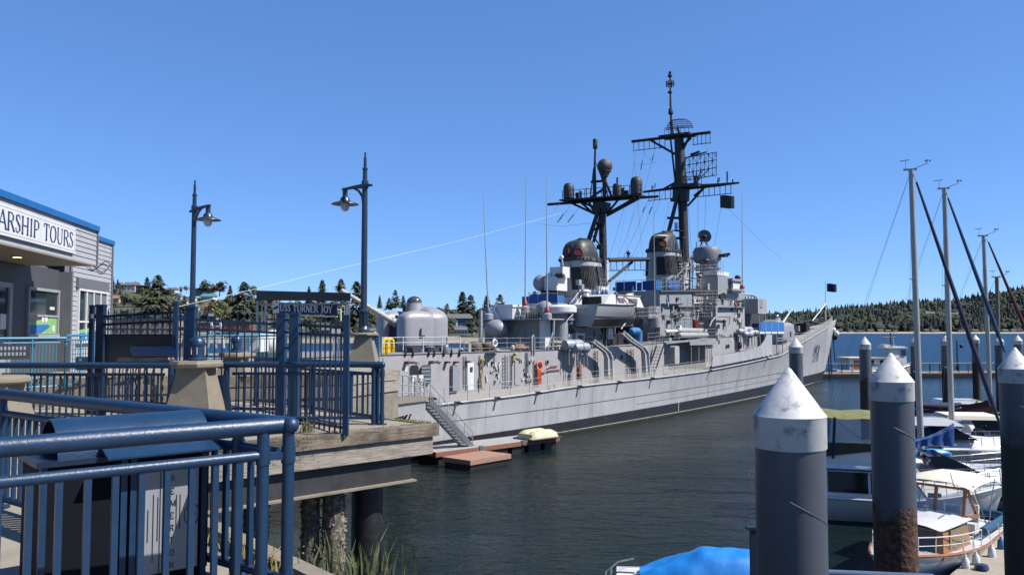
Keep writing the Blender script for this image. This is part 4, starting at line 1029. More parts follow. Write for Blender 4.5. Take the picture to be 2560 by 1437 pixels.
# bridge beam between the two macks, with its hanging frame
s_b = sm + .4
q = MB(); p0, p1 = S(1520, 650, .0), S(1622, 648, .0); q.cyl(p0, p1, .2, .2, 8); mbar(q, (1524, 702), (1580, 655), sm, .14, .14, 6, sm + 6)
for px in range(1527, 1620, 15): a = S(px, 650, 0); b_ = S(px, 675, 0); q.cyl(a, b_, .04, .04, 4)
q.cyl(S(1524, 676, 0), S(1618, 675, 0), .05, .05, 5); v = S(1571, 648, 0); q.cyl(v, v + V((0, 0, .9)), .12, .05, 6); q.ell(v + V((0, 0, .6)), (.22, .22, .2), 8, 5)
for k in range(5): q.cyl(v + V((0, 0, .35)), v + V((math.cos(k * 1.25) * 1.1, math.sin(k * 1.25) * 1.1, .15)), .015, .01, 4)
sp("mack_bridge", q, mastb)
# main mast
sM = S(1706, 600, 0).x
q = MB(); mbar(q, (1712, 655), (1704, 470), sM, .5, .46, 12); mbar(q, (1704, 472), (1697, 340), sM, .62, .5, 12); mbar(q, (1640, 705), (1699, 470), sM - 3.2, .22, .22, 8, sM - .4); mbar(q, (1690, 470), (1676, 345), sM - .4, .12, .1); mbar(q, (1668, 545), (1704, 545), sM - 1, .15, .15, 6, sM)
mbar(q, (1678, 500), (1703, 500), sM - .4, .2); q.beam(A(1685, 490, sM - .3), A(1720, 488, sM - .3), .7, 1.3)
mm = sp("main_mast", q, mastb)
q = MB(); mbar(q, (1709, 770), (1711, 640), sM, .42, .42, 12); mbar(q, (1720, 770), (1718, 620), sM + .3, .18, .18, 8); sp("mast_foot", q, M['white'], mm)
q = MB(); mbar(q, (1719, 620), (1714, 460), sM + .3, .16, .14, 8); sp("mast_pipe", q, mat("rusty brown mast", (.10, .07, .055), .6, var=.3), mm)
q = MB()
q.cyl(A(1580, 354, sM), A(1776, 331, sM), .17, .17, 7); q.beam(A(1656, 345, sM), A(1732, 336, sM), 1.8, .22)
for a, b_ in (((1625, 350), (1688, 386)), ((1725, 338), (1706, 378)), ((1690, 380), (1728, 345))): mbar(q, a, b_, sM, .13)
sp("upper_yard", q, mastb, mm)
def comb(x0, y0, x1, y1, drop, n, s):
    q = MB(); 
    for i in range(n + 1):
        f = i / n; a = A(lerp(x0, x1, f), lerp(y0, y1, f), s); q.cyl(a, a + V((0, 0, -drop)), .04, .04, 4); q.ell(a + V((0, 0, -drop)), (.08, .08, .08), 5, 4)
    q.cyl(A(x0, y0, s) + V((0, 0, -drop)), A(x1, y1, s) + V((0, 0, -drop)), .045, .045, 5)
    sp("yard_frame", q, mastb, mm)
comb(1584, 354, 1662, 345, 1.05, 6, sM); comb(1733, 337, 1775, 332, 1.1, 4, sM); comb(1622, 482, 1690, 474, .9, 5, sM); comb(1745, 470, 1827, 461, .95, 6, sM)
q = MB(); q.tube([A(1608, 480, sM), A(1680, 471, sM), A(1720, 468, sM), A(1790, 463, sM), A(1848, 457, sM)], [.13, .17, .3, .2, .1], 7); q.beam(A(1688, 468, sM), A(1755, 464, sM), 2.0, .35)
for a, b_ in (((1760, 470), (1719, 515)), ((1755, 474), (1735, 490)), ((1660, 472), (1690, 455))): mbar(q, a, b_, sM, .12)
for px, py, h in ((1630, 477, .6), (1795, 461, .7), (1818, 459, 1.3), (1832, 458, .4)): v = A(px, py, sM); q.cyl(v, v + V((0, 0, h)), .07, .07, 5)
q.tube([A(1632, 470, sM), A(1637, 468, sM), A(1638, 459, sM)], .06, 5); q.tube([A(1793, 455, sM), A(1799, 452, sM), A(1799, 444, sM)], .06, 5); q.cyl(A(1818, 450, sM), A(1818, 431, sM), .1, .09, 6)
sp("lower_yard", q, mastb, mm)
q = MB()
for px in range(1700, 1760, 9): v = A(px, 464, sM - .9); q.cyl(v, v + V((0, 0, .9)), .03, .03, 4)
q.cyl(A(1700, 464, sM - .9) + V((0, 0, .9)), A(1757, 461, sM - .9) + V((0, 0, .9)), .03, .03, 4)
for px in range(1662, 1732, 10): v = A(px, 340, sM - .8); q.cyl(v, v + V((0, 0, .85)), .03, .03, 4)
q.cyl(A(1662, 340, sM - .8) + V((0, 0, .85)), A(1731, 335, sM - .8) + V((0, 0, .85)), .03, .03, 4); sp("platform_rail", q, mastb, mm)
# topmast with aerials
q = MB(); mbar(q, (1679, 338), (1676, 255), sM - .3, .15, .12); mbar(q, (1676, 255), (1675, 180), sM - .3, .11, .08); mbar(q, (1684, 338), (1677, 275), sM - .1, .07)
for px, py, r_, h in ((1675, 190, .24, .35), (1675, 182, .16, .3), (1675, 231, .25, .28), (1676, 275, .22, .3), (1677, 282, .28, .45)): v = A(px, py, sM - .3); q.lathe([(r_ * .6, -h / 2), (r_, -h / 4), (r_, h / 4), (r_ * .6, h / 2)], v, n=10)
for k in range(6): v = A(1675, 210, sM - .3); a = k * 1.05; o_ = V((math.cos(a) * .38, math.sin(a) * .38, 0)); q.cyl(v + o_ + V((0, 0, -.32)), v + o_ + V((0, 0, .32)), .07, .07, 5); q.cyl(v, v + o_, .05, .05, 4)
sp("top_mast", q, mastb, mm)
# curved sieve aerial on top (open mesh)
q = MB(); ctr = A(1699, 338, sM); rows = []
def dishp(u, w_):   # u across, w up
    p = A(lerp(1666, 1733, u), lerp(326, 320, u), sM); bow = -(1 - (2 * u - 1) ** 2) * .5
    return p + V((bow + w_ * .1, 0, w_))
def topw(u): return 1.0 * (1 - abs(2 * u - 1) ** 3.2) ** .6
for i in range(25): u = i / 24; q.cyl(dishp(u, 0), dishp(u, max(.03, topw(u))), .022, .022, 4)
for k in range(5):
    w_ = k * .23; pts = [dishp(i / 24, min(w_, topw(i / 24))) for i in range(25)]; q.tube(pts, .022, 4)
q.tube([dishp(i / 24, topw(i / 24)) for i in range(25)], .045, 5); q.tube([dishp(i / 24, 0) for i in range(25)], .045, 5)
q.cyl(ctr + V((0, 0, .1)), dishp(.5, .05), .15, .12, 8); q.cyl(ctr + V((-.9, 0, .3)), dishp(.5, .3), .06, .06, 5)
sp("sieve_radar", q, mat("radar mesh grey", (.06, .07, .09), .6), mm)
# mattress radar
q = MB(); c00, c10, c01, c11 = A(1713, 452, sM + .8), A(1791, 438, sM + .8), A(1714, 395, sM + .8), A(1791, 381, sM + .8)
def mp(u, w_): return c00.lerp(c10, u).lerp(c01.lerp(c11, u), w_)
for i in range(9): q.cyl(mp(i / 8, 0), mp(i / 8, 1), .035, .035, 4)
for k in range(4): q.cyl(mp(0, k / 3), mp(1, k / 3), .05, .05, 5)
for i in range(8):
    for k in range(3): q.cyl(mp(i / 8, k / 3), mp((i + 1) / 8, (k + 1) / 3) if (i + k) % 2 else mp(i / 8, k / 3).lerp(mp((i + 1) / 8, (k + 1) / 3), .98), .025, .025, 4) if (i + k) % 2 else q.cyl(mp((i + 1) / 8, k / 3), mp(i / 8, (k + 1) / 3), .025, .025, 4)
for i in range(5): q.cyl(A(1738, 460, sM + .2), mp(.25 + i * .12, .3 + .1 * (i % 2)), .07, .04, 5)
for i in range(7): q.cyl(mp(i / 6, .8) + V((-.6, 0, .2)), mp(i / 6, .8), .03, .03, 4)
q.cyl(A(1738, 466, sM + .3), A(1740, 440, sM + .3), .3, .2, 8); q.beam(mp(.05, 1) + V((-.7, 0, -.2)), mp(.75, 1) + V((-.5, 0, .1)), .15, .12); q.beam(mp(.25, 1) + V((-.6, 0, .1)), mp(.55, 1) + V((-.6, 0, .25)), .3, .16)
for px in (1742, 1768): v = mp((px - 1713) / 78, 1); q.cyl(v, v + V((0, 0, .6)), .03, .02, 4)
sp("mattress_radar", q, mastb, mm)
# mast ladder cage and small platform
q = MB(); v = A(1702, 577, sM - .8)
for k in range(5): q.cyl(A(1687, 577, sM - .9) + V((.15 * k, 0, 0)), A(1687, 577, sM - .9) + V((.15 * k, 0, .95)), .03, .03, 4)
q.beam(A(1686, 577, sM - .7), A(1706, 577, sM - .7), 1.0, .1); q.beam(A(1692, 596, sM - .5), A(1712, 594, sM - .5), .8, .2); q.beam(A(1686, 568, sM - .9), A(1704, 567, sM - .9), .05, .05); sp("mast_landing", q, mastb, mm)
# rigging: wires from yards down to the decks
wires = [((1584, 372, sM), (1610, 690, sM - 6)), ((1606, 372, sM), (1628, 400, sM)), ((1640, 366, sM), (1585, 560, sM - 5)), ((1612, 372, sM), (1560, 640, sM - 5)), ((1592, 372, sM), (1543, 640, sM - 6)),
 ((1745, 480, sM), (1745, 640, sM + 4)), ((1765, 478, sM), (1760, 600, sM + 4)), ((1803, 515, sM), (1770, 700, sM + 3)), ((1800, 500, sM), (1955, 650, sM + 22)), ((1720, 520, sM), (1735, 690, sM + 2)),
 ((1620, 500, sm), (1560, 640, sm + 3)), ((1600, 495, sm), (1530, 680, sm + 1)), ((1560, 520, sm), (1520, 650, sm + 1)), ((1430, 507, sm), (1220, 790, s_a - 1)), ((1455, 510, sm), (1255, 765, s_a + 1)), ((1400, 508, sm), (1210, 745, s_a - 3)), ((1640, 492, sm), (1560, 690, sm + 4)),
 ((1660, 476, sM), (1590, 640, sM - 6)), ((1680, 478, sM), (1640, 640, sM - 4)), ((1640, 480, sM), (1560, 600, sM - 7))]
for (a, b_) in wires:
    q = MB(); p, r_ = A(a[0], a[1], a[2]), A(b_[0], b_[1], b_[2]); q.tube([p, p.lerp(r_, .5) + V((0, 0, -.25)), r_], .013, 4); w_ = sp("rigging_wire", q, M['wire'])
for (a, b_) in (wires[2], wires[3], wires[10], wires[13], wires[14], wires[16]):
    p, r_ = A(*a), A(*b_); q = MB(); q.cyl(p.lerp(r_, .12), p.lerp(r_, .2), .05, .05, 5); sp("insulator", q, M['black'])
q = MB(); q.tube([A(1592, 410, sM), A(1610, 412, sM), A(1640, 406, sM)], .012, 4); q.tube([A(1350, 560, sm), A(1400, 566, sm), A(1475, 558, sm)], .012, 4); sp("rigging_wire", q, M['wire'])
# long stay from the aft mast to the shore side
lp = [A(1420, 528, sm), A(1200, 590, s_a - 6)]
q = MB(); e0 = A(1430, 526, sm); e1 = w2s(P(430, 770, 30)); mid = w2s(P(860, 668, 45)); q.tube([e0, w2s(P(1150, 602, 58)), mid, w2s(P(640, 722, 36)), e1], .009, 5); sp("long_stay_rope", q, M['white'])
# ---- 02/03 level amidships
s_m = corner_s(1650, 770, 3.8)
aftbox("deckhouse_block", 1580, 1650, 727, 862, s_m, 6.5, houseb)
wallbox("deckhouse_block", 1650, 1700, 729, 860, 3.75, 5, houseb)
aftbox("upper_house", 1540, 1582, 727, 800, s_m + 1.4, 4.5, houseb)
cv = mat("aft shade canvas", (.008, .075, .33), .8, var=.25, bump=.3, bscale=7)  # darker copy of the blue canvas, aft shade put into its colour
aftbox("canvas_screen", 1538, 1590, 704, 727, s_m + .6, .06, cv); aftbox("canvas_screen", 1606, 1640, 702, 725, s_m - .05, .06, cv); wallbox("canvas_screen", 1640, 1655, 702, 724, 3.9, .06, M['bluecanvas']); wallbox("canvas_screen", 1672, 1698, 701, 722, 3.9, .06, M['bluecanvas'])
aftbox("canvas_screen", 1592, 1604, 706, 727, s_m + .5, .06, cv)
rail([(1645, 727), (1755, 722)], 3.95, 1.0, 7)
q = MB(); 
for px in (1560, 1590, 1604, 1640): v = A(px, 727, s_m - .1); q.cyl(v, v + V((0, 0, 1.1)), .03, .03, 5)
q.tube([A(1540, 702, s_m + .5), A(1640, 699, s_m - .1)], .025, 4); sp("guard_rail", q, railg)
# gear house under the boat; the bay's shade is put into dark colours
s_g = corner_s(1590, 830, 3.0); aftbox("boat_deck_house", 1440, 1560, 806, 872, s_g - 1.2, 3, louvb); aftbox("bay_shade", 1440, 1600, 798, 872, s_g - .6, .5, mat("shadowed bay paint", (.06, .065, .075), .6))
wallbox("boat_shelf", 1622, 1640, 765, 785, 4.6, 1.4, houseg); aftbox("boat_shelf", 1580, 1622, 765, 795, corner_s(1622, 780, 4.6), 2.2, houseb)
q = MB(); v = S(1637, 793, 4.4); q.lathe([(.55, -.9), (.62, -.3), (.62, 0), (0, .02)], v, n=12); sp("antenna_tub", q, houseg)
wallbox("white_house", 1440, 1500, 745, 800, 2.6, 3, M['white']); wallbox("white_house", 1498, 1520, 715, 800, 2.2, 3, M['white'])
for px, py in ((1484, 737), (1495, 742), (1508, 738), (1516, 738), (1540, 743)): q = MB(); v = S(px, py, 2.9); q.ell(v, (.22, .2, .5), 8, 6); sp("blue_bag", q, mat("blue float bag", (.03, .12, .28), .6, var=.3))
q = MB(); v = S(1587, 830, TW - 1); q.tube([v + V((-.6, 0, 0)), v + V((-.3, 0, .1)), v + V((.4, 0, .08)), v + V((.6, 0, -.2)), v + V((.6, 0, -1.3))], [.25, .36, .36, .34, .3], 10); sp("blue_cover", q, mat("bright blue cover", (.03, .2, .5), .7, var=.2, bump=.4, bscale=8))
# figures of gear in the boat bay
rnd = random.Random(11)
for k in range(34):
    px = rnd.uniform(1415, 1560); py = rnd.uniform(838, 872); v = S(px, py, rnd.uniform(2.5, TW - .4)); q = MB(); d_ = rnd.uniform(.08, .3); m_ = rnd.choice([M['white'], houseb, louv, railg, M['black'], railg])
    if k % 2: q.bb(v.x - d_, v.x + d_, v.y - d_, v.y + d_, v.z - .5, v.z + rnd.uniform(.1, .5))
    else: q.cyl(v + V((0, 0, -.6)), v + V((rnd.uniform(-.2, .2), 0, rnd.uniform(.3, .9))), .06, .05, 6)
    sp("deck_fitting", q, m_)
wallbox("white_frame", 1440, 1462, 832, 866, TW - .6, .3, M['white']); panel("red_reel", 1448, 1456, 838, 850, TW - .55, M['red'], .1); aftbox("red_reel", 1530, 1545, 832, 848, s_g - 1.5, .3, M['red'])
panel("white_gear", 1516, 1528, 820, 848, TW - .7, M['white'], .2, None, True); panel("bay_shade", 1480, 1560, 835, 872, 3.4, louvb, .05)  # dark sheet stands for shade inside the boat bay
# torpedo tubes
def ttube(px0, px1, py0, py1, t, r):
    q = MB(); a, b_ = S(px0, py0, t), S(px1, py1, t); q.lathe([(r * .7, 0), (r * .95, .15), (r, .3), (r, (b_ - a).length - .3), (r * .92, (b_ - a).length), (0, (b_ - a).length)], a, (b_ - a), 14); return q
tq = sp("torpedo_tube", ttube(1695, 1763, 826, 827, TW - .6, .26), mat("pale tube grey", (.46, .46, .45), .45, var=.1)); sp("torpedo_tube", ttube(1698, 1766, 838, 837, TW - .2, .27), tq.data.materials[0]); sp("torpedo_tube", ttube(1664, 1700, 829, 827, TW - .7, .17), mat("ivory tube", (.66, .62, .5), .5))
wallbox("tube_mount", 1716, 1745, 836, 852, TW - .3, 1.0, louv); wallbox("tube_mount", 1685, 1700, 836, 852, TW - .7, 1.0, louv)
# ---- bridge structure
wallbox("bridge_house", 1790, 1862, 766, 844, TW - .1, 9, houseg)
s_br = corner_s(1790, 800, TW - .1)
aftbox("bridge_aft_wall", 1755, 1789, 782, 846, s_br - .02, .1, houseg)
wallbox("bridge_house", 1700, 1760, 740, 850, 3.2, 5, houseg)
aftbox("bridge_aft_wall", 1722, 1732, 790, 822, corner_s(1722, 800, 3.3), .1, louvb)
wallbox("pilot_house", 1792, 1862, 722, 768, 3.6, 7, houseb)
aftbox("pilot_house_aft", 1745, 1792, 728, 768, corner_s(1792, 740, 3.6), .15, houseb)
aftbox("signal_house", 1741, 1795, 690, 736, corner_s(1795, 712, 3.9), 2.4, houseb); wallbox("signal_house", 1795, 1797, 690, 736, 3.9, 2, houseg)
aftbox("roof_edge", 1758, 1793, 678, 688, corner_s(1795, 684, 3.6), 3, M['white'])
wallbox("canvas_screen", 1797, 1810, 692, 724, 3.7, .06, M['bluecanvas']); wallbox("bridge_wing", 1833, 1856, 704, 732, 4.0, .2, M['white']); wallbox("bridge_wing_floor", 1830, 1860, 722, 727, 4.4, 2.5, houseb); wallbox("bridge_wing_roof", 1831, 1858, 697, 703, 4.2, 1.5, houseb)
for px, py in ((1832, 718), (1820, 708)): aftbox("wing_plate", px - 11, px, py - 14, py + 8, corner_s(1833, 710, 3.9), .1, houseb)
rail([(1702, 775), (1862, 776)], TW + .1, 1.15, 12)
rail([(1797, 724), (1835, 722)], 3.8, 1.2, 6); rail([(1790, 690), (1808, 689)], 3.6, 1.6, 4); rail([(1722, 690), (1795, 684)], 3.2, 1.0, 8, railg, 3)
rail([(1655, 724), (1700, 722)], 4.1, 1.1, 5)
# pilot house front with open windows and roof edge
s_f = corner_s(1862, 750, 3.6); q = MB(); a = S(1868, 738, 2.5)
q.tube([S(1858, 735, 3.4), S(1880, 737, 3.0), S(1891, 743, 2.0)], [.12, .14, .14], 8); sp("roof_edge", q, houseg)
for px in (1864, 1871, 1878, 1886): q = MB(); q.cyl(S(px, 740, 2.8), S(px - 2, 757, 2.8), .06, .06, 5); sp("window_post", q, louvb)
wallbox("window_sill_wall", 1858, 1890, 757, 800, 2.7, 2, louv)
aftbox("weather_shelter", 1867, 1895, 748, 784, corner_s(1895, 765, TW + .4), 1.9, houseb); wallbox("weather_shelter", 1895, 1917, 747, 784, TW + .4, 1.8, houseg)
q = MB(); v = S(1903, 758, TW + .45); q.bb(v.x - .3, v.x + .3, v.y - .02, v.y, v.z - .5, v.z - .45); q.bb(v.x - .3, v.x - .26, v.y - .02, v.y, v.z - .5, v.z + .4); q.bb(v.x + .26, v.x + .3, v.y - .02, v.y, v.z - .5, v.z + .4); sp("shelter_fitting", q, louv)
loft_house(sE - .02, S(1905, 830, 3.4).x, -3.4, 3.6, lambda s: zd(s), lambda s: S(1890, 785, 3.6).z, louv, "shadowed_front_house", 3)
# emblem on the bridge side: a yellow ringed oval
v = S(1850, 811, TW - .1); em = mat("emblem yellow", (.62, .58, .12), .5); 
q = MB(); q.lathe([(.0, .03), (.42, .03), (.42, 0)], v, (0, -1, 0), 20, sc=(1, 1.5)); e_ = sp("emblem", q, em)
q = MB(); q.lathe([(.34, .036), (.37, .036), (.37, .034)], v, (0, -1, 0), 20, sc=(1, 1.5)); q.ell(v + V((0, -.03, .0)), (.1, .012, .2), 8, 6); q.ell(v + V((0, -.03, .18)), (.16, .012, .1), 8, 6); sp("emblem_mark", q, louvb, e_)
panel("dark_patch", 1796, 1806, 0, 0, TW, louv) if False else None
q = MB(); rnd = random.Random(2)  # dark blobs painting a cast shadow of gear on the wall
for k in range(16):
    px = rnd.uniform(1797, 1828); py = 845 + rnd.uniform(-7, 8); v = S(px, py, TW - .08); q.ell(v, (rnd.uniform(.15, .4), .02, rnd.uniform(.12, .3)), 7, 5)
sp("painted_shadow_patch", q, mat("painted shadow", (.09, .11, .13), .7, var=.3))
# searchlights, forward director with its dish
for px, py, t in ((1805, 743, 4.2), (1807, 741, 4.4)): q = MB(); v = S(px, py, t); q.lathe([(.0, -.3), (.28, -.2), (.36, .1), (.36, .25), (.3, .26), (0, .2)], v, (-.7, -.6, .1), 12); q.cyl(v, v + V((0, 0, -.8)), .08, .1, 6); sp("searchlight", q, louv)
q = MB(); v = S(1844, 694, 3.0); q.ell(v, (.34, .34, .3), 10, 8); q.cyl(v, v + V((0, 0, -.6)), .08, .12, 6); sp("searchlight", q, louvb)
q = MB(); v = A(1758, 668, corner_s(1760, 660, 1)); 
q.lathe([(1.25, -.2), (1.3, .5), (1.5, .55), (1.5, .7), (1.2, .75), (1.15, 1.2), (1.5, 1.5), (1.62, 2.4), (1.4, 2.9), (.9, 3.05), (0, 3.1)], v + V((1.0, 0, -.7)), n=10); dr2 = sp("gun_director", q, mat("director grey", (.22, .245, .28), .5, var=.12, stain=(.4, .4, .4), stain_amt=.4, streak=True))
v2 = v + V((1.0, 0, 1.0)); q = MB(); q.bb(v2.x - .3, v2.x + .5, v2.y - 2.3, v2.y - 1.4, v2.z + .1, v2.z + .4); q.cyl(v2 + V((0, -1.4, .25)), v2 + V((.2, -2.6, .4)), .16, .16, 8); q.cyl(v2 + V((0, 1.4, .1)), v2 + V((0, 2.2, .1)), .16, .16, 8); q.ell(v2 + V((-1.3, -.5, -.3)), (.35, .35, .25), 8, 6); sp("range_finder_arm", q, louv, dr2)
vd = A(1760, 593, v.x + 1.0); q = MB(); dn = V((-.78, -.48, .1)).normalized()
q.lathe([(0, 0), (.3, .05), (.55, .17), (.75, .34), (.77, .34), (.58, .1), (.3, -.03), (0, -.08)], vd, dn, 26); dsh = sp("radar_dish", q, mat("radar dish blue grey", (.17, .21, .25), .45, var=.1), dr2)
q = MB(); q.ell(vd + dn * .45 + V((0, 0, -.05)), (.26, .3, .22), 10, 6); q.cyl(vd, vd + dn * .5, .08, .08, 6); sp("dish_feed", q, louvb, dsh)
q = MB()
for o_ in (V((-.4, .7, -2.0)), V((-.4, .1, -2.0)), V((.6, -.6, -2.0)), V((.4, -.1, -1.9))): q.cyl(vd + V((0, .25 if o_.y > 0 else -.25, -.4)), vd + o_ * .8, .05, .05, 5)
sp("dish_strut", q, louv, dr2)
q = MB(); v = S(1750, 722, 3.5); q.cyl(v, v + V((0, 0, 1.3)), .1, .1, 6); q.ell(v + V((0, 0, 1.3)), (.3, .25, .2), 8, 6); sp("signal_lamp", q, mat("dull brass", (.3, .28, .22), .5))
# lattice brace and white frames beside the mast
q = MB(); 
for a, b_ in (((1680, 785), (1724, 742)), ((1690, 790), (1728, 748)), ((1682, 788), (1730, 778)), ((1690, 795), (1726, 785))): q.cyl(S(a[0], a[1], 4.0), S(b_[0], b_[1], 3.6), .07, .07, 5)
for a, b_ in (((1665, 790), (1735, 715)), ((1672, 715), (1728, 648)), ((1690, 712), (1735, 655))): q.cyl(S(a[0], a[1], 3.6), S(b_[0], b_[1], 3.6), .07, .07, 5)
q.cyl(S(1650, 729, 3.9), S(1752, 728, 3.9), .12, .12, 6); q.cyl(S(1724, 800, 3.5), S(1724, 650, 3.5), .11, .09, 7); q.cyl(S(1732, 790, 3.6), S(1730, 640, 3.6), .06, .06, 6); sp("lattice_brace", q, louv)
for (x0, x1, y0, y1) in ((1735, 1749, 758, 777), (1734, 1748, 661, 680)):
    q = MB(); c = [S(x0, y0, 4.2), S(x1, y0, 4.2), S(x1, y1, 4.2), S(x0, y1, 4.2)]; q.tube(c, .05, 5, closed=True); sp("white_frame", q, M['white'])
q = MB()
for i in range(7): q.cyl(S(1700 + i * 4.5, 682, 3.0), S(1700 + i * 4.5, 660, 3.0), .03, .03, 4)
for y0 in (682, 675, 668, 660): q.cyl(S(1697, y0, 3.0), S(1733, y0 - 3, 3.0), .03, .03, 4)
q.beam(S(1697, 683, 2.6), S(1735, 681, 2.6), 1.4, .1); sp("lookout_platform", q, railg)
pipe([(1774, 816), (1779, 803), (1788, 793), (1800, 790), (1827, 792)], TW + .3, .09, mat("grey boom", (.3, .31, .33), .5), "curved_boom")
q = MB()
for i in range(9): q.cyl(S(1747 + i * 3.4, 826, TW - 1.2), S(1747 + i * 3.4, 802, TW - 1.2), .03, .03, 4)
q.cyl(S(1747, 809, TW - 1.2), S(1775, 809, TW - 1.2), .06, .06, 5); sp("ammo_rack", q, railg)
for px, py in ((1735, 803), (1741, 808), (1740, 820)): panel("red_box", px - 5, px + 5, py - 5, py + 4, 3.4, M['red'], .2)
panel("red_box", 1638, 1648, 822, 832, 3.4, mat("dull red box", (.14, .03, .03), .6), .1); panel("white_notice", 1643, 1648, 811, 818, 3.4, M['white'], .05)
panel("red_box", 1840, 1850, 876, 882, TW, M['red'], .15)
rnd = random.Random(21)
for k in range(70):                    # small valves, boxes and lamps on the upper works walls
    px = rnd.uniform(1655, 1860); py = rnd.uniform(735, 860); t = 3.85 if px < 1700 else (3.3 if px < 1760 else TW - .05)
    if py < 768 and px > 1790: t = 3.65
    v = S(px, py, t); q = MB(); w_ = rnd.uniform(.05, .22); h = rnd.uniform(.06, .3); m_ = rnd.choice([houseg, railg, louv, houseb, M['white'], louv])
    if k % 3 == 0: q.cyl(v + V((0, -.08, 0)), v + V((0, -.08, rnd.uniform(.5, 1.8))), .035, .035, 5)
    else: q.bb(v.x - w_, v.x + w_, v.y - rnd.uniform(.08, .3), v.y + .02, v.z - h, v.z + h)
    sp("wall_fitting", q, m_)
for k in range(46):                    # clutter on the open decks
    px, py, t = rnd.choice([(rnd.uniform(1655, 1790), rnd.uniform(846, 852), rnd.uniform(2.5, TW - .6)), (rnd.uniform(1250, 1420), rnd.uniform(874, 879), rnd.uniform(2, TW - .4)), (rnd.uniform(1100, 1250), 879, rnd.uniform(1.5, 4.5)), (rnd.uniform(1660, 1790), 722, rnd.uniform(1, 3.6))])
    v = S(px, py, t); q = MB(); w_ = rnd.uniform(.08, .3); h = rnd.uniform(.15, .75); m_ = rnd.choice([houseg, railg, louv, houseb, M['white'], M['black']])
    if k % 3 == 0: q.cyl(v, v + V((0, 0, h * 1.6)), w_ * .4, w_ * .35, 8)
    elif k % 3 == 1: q.ell(v + V((0, 0, h * .3)), (w_, w_, h * .5), 8, 6)
    else: q.bb(v.x - w_, v.x + w_, v.y - w_, v.y + w_, v.z - .1, v.z + h)
    sp("deck_fitting", q, m_)
q = MB(); v = S(1302, 870, TW - .8); q.ell(v, (.7, .6, .32), 10, 6); sp("netting_heap", q, mat("tan netting heap", (.34, .18, .11), .9, var=.4, scale=8))
q = MB()
for k in range(4): v = S(1390 + (k % 2) * 14, 866 - (k // 2) * 9, TW - .7); q.ell(v, (.45, .4, .2), 9, 6)
sp("canvas_bundle", q, mat("pale canvas bundle", (.42, .4, .36), .9, var=.3, bump=.5))
pipe([(1330, 886), (1330, 844), (1333, 838), (1336, 844), (1336, 886)], TW + .05, .07, railg, "goose_neck_pipe")
pole(1381, 880, 1385, 800, TW - .2, .1, .08, railg, "stay_post"); pole(1370, 874, 1382, 830, TW - .2, .06, .05, railg, "stay_post")
# platform with blue screen forward of the bridge
t_ = TW + .25
wallbox("gun_platform", 1898, 1960, 826, 834, t_, 3.2, M['white']); wallbox("canvas_screen", 1901, 1960, 805, 828, t_ + .03, .05, M['bluecanvas'])
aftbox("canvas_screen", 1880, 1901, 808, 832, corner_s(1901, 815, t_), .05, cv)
for px in (1914, 1929, 1945): pipe([(px, 834), (px, 784 if px == 1914 else 805)], t_ + .05, .04, M['white'], "platform_post")
for px in (1941, 1956): pipe([(px, 832), (px + 1, 884)], t_ - .1, .06, railg, "platform_post")
pole(1896, 783, 1901, 872, t_, .07, .07, railg, "platform_post"); pipe([(1896, 785), (1914, 784)], t_, .04, railg, "platform_post")
for px, py in ((1941, 846), (1941, 852)): pipe([(px, py), (px + 16, py - 1)], t_ - .1, .04, railg, "platform_brace")

# more lattice, pipes and rails round the main mast foot
q = MB(); rnd = random.Random(31)
for k in range(26):
    a = S(rnd.uniform(1690, 1742), rnd.uniform(640, 800), rnd.uniform(2.6, 3.8)); b_ = a + rnd.choice([V((0, 0, rnd.uniform(1, 3.2))), V((rnd.uniform(1, 2.6), 0, rnd.uniform(-.1, .1))), V((rnd.uniform(.6, 1.6), 0, rnd.uniform(.8, 2)))]); q.cyl(a, b_, rnd.uniform(.03, .08), .04, 5)
sp("mast_lattice", q, louv)
for (pp, t, h, n) in (([(1560, 802), (1650, 796)], TW - .3, 1.0, 7), ([(1400, 800), (1440, 800)], 3.5, 1.0, 4), ([(1500, 727), (1540, 727)], 2.4, 1.0, 4), ([(1700, 800), (1790, 798)], TW - .5, 1.0, 7), ([(1862, 846), (1895, 842)], TW, 1.0, 4), ([(1740, 752), (1795, 750)], 3.9, 1.0, 5)): rail(pp, t, h, n)
for px0, px1, py, t in ((1690, 1745, 768, 3.8), (1745, 1790, 752, 3.7), (1655, 1700, 760, 3.9), (1797, 1860, 769, TW)): q = MB(); q.beam(S(px0, py, t), S(px1, py, t), .5, .1); sp("catwalk", q, louv)
for k in range(60):
    px = rnd.uniform(1420, 1760); py = rnd.uniform(690, 870); t = rnd.uniform(2.2, 4.6); v = S(px, py, t)
    if v.z < zfix: continue
    q = MB(); w_ = rnd.uniform(.06, .26); m_ = rnd.choice([louv, louv, houseb, railg, M['white'], M['black'], M['wire']])
    if k % 2: q.cyl(v, v + V((rnd.uniform(-.5, .5), 0, rnd.uniform(-1.2, 1.2))), .04, .04, 5)
    else: q.bb(v.x - w_, v.x + w_, v.y - w_, v.y + w_, v.z - w_, v.z + w_ * 1.5)
    sp("deck_fitting", q, m_)
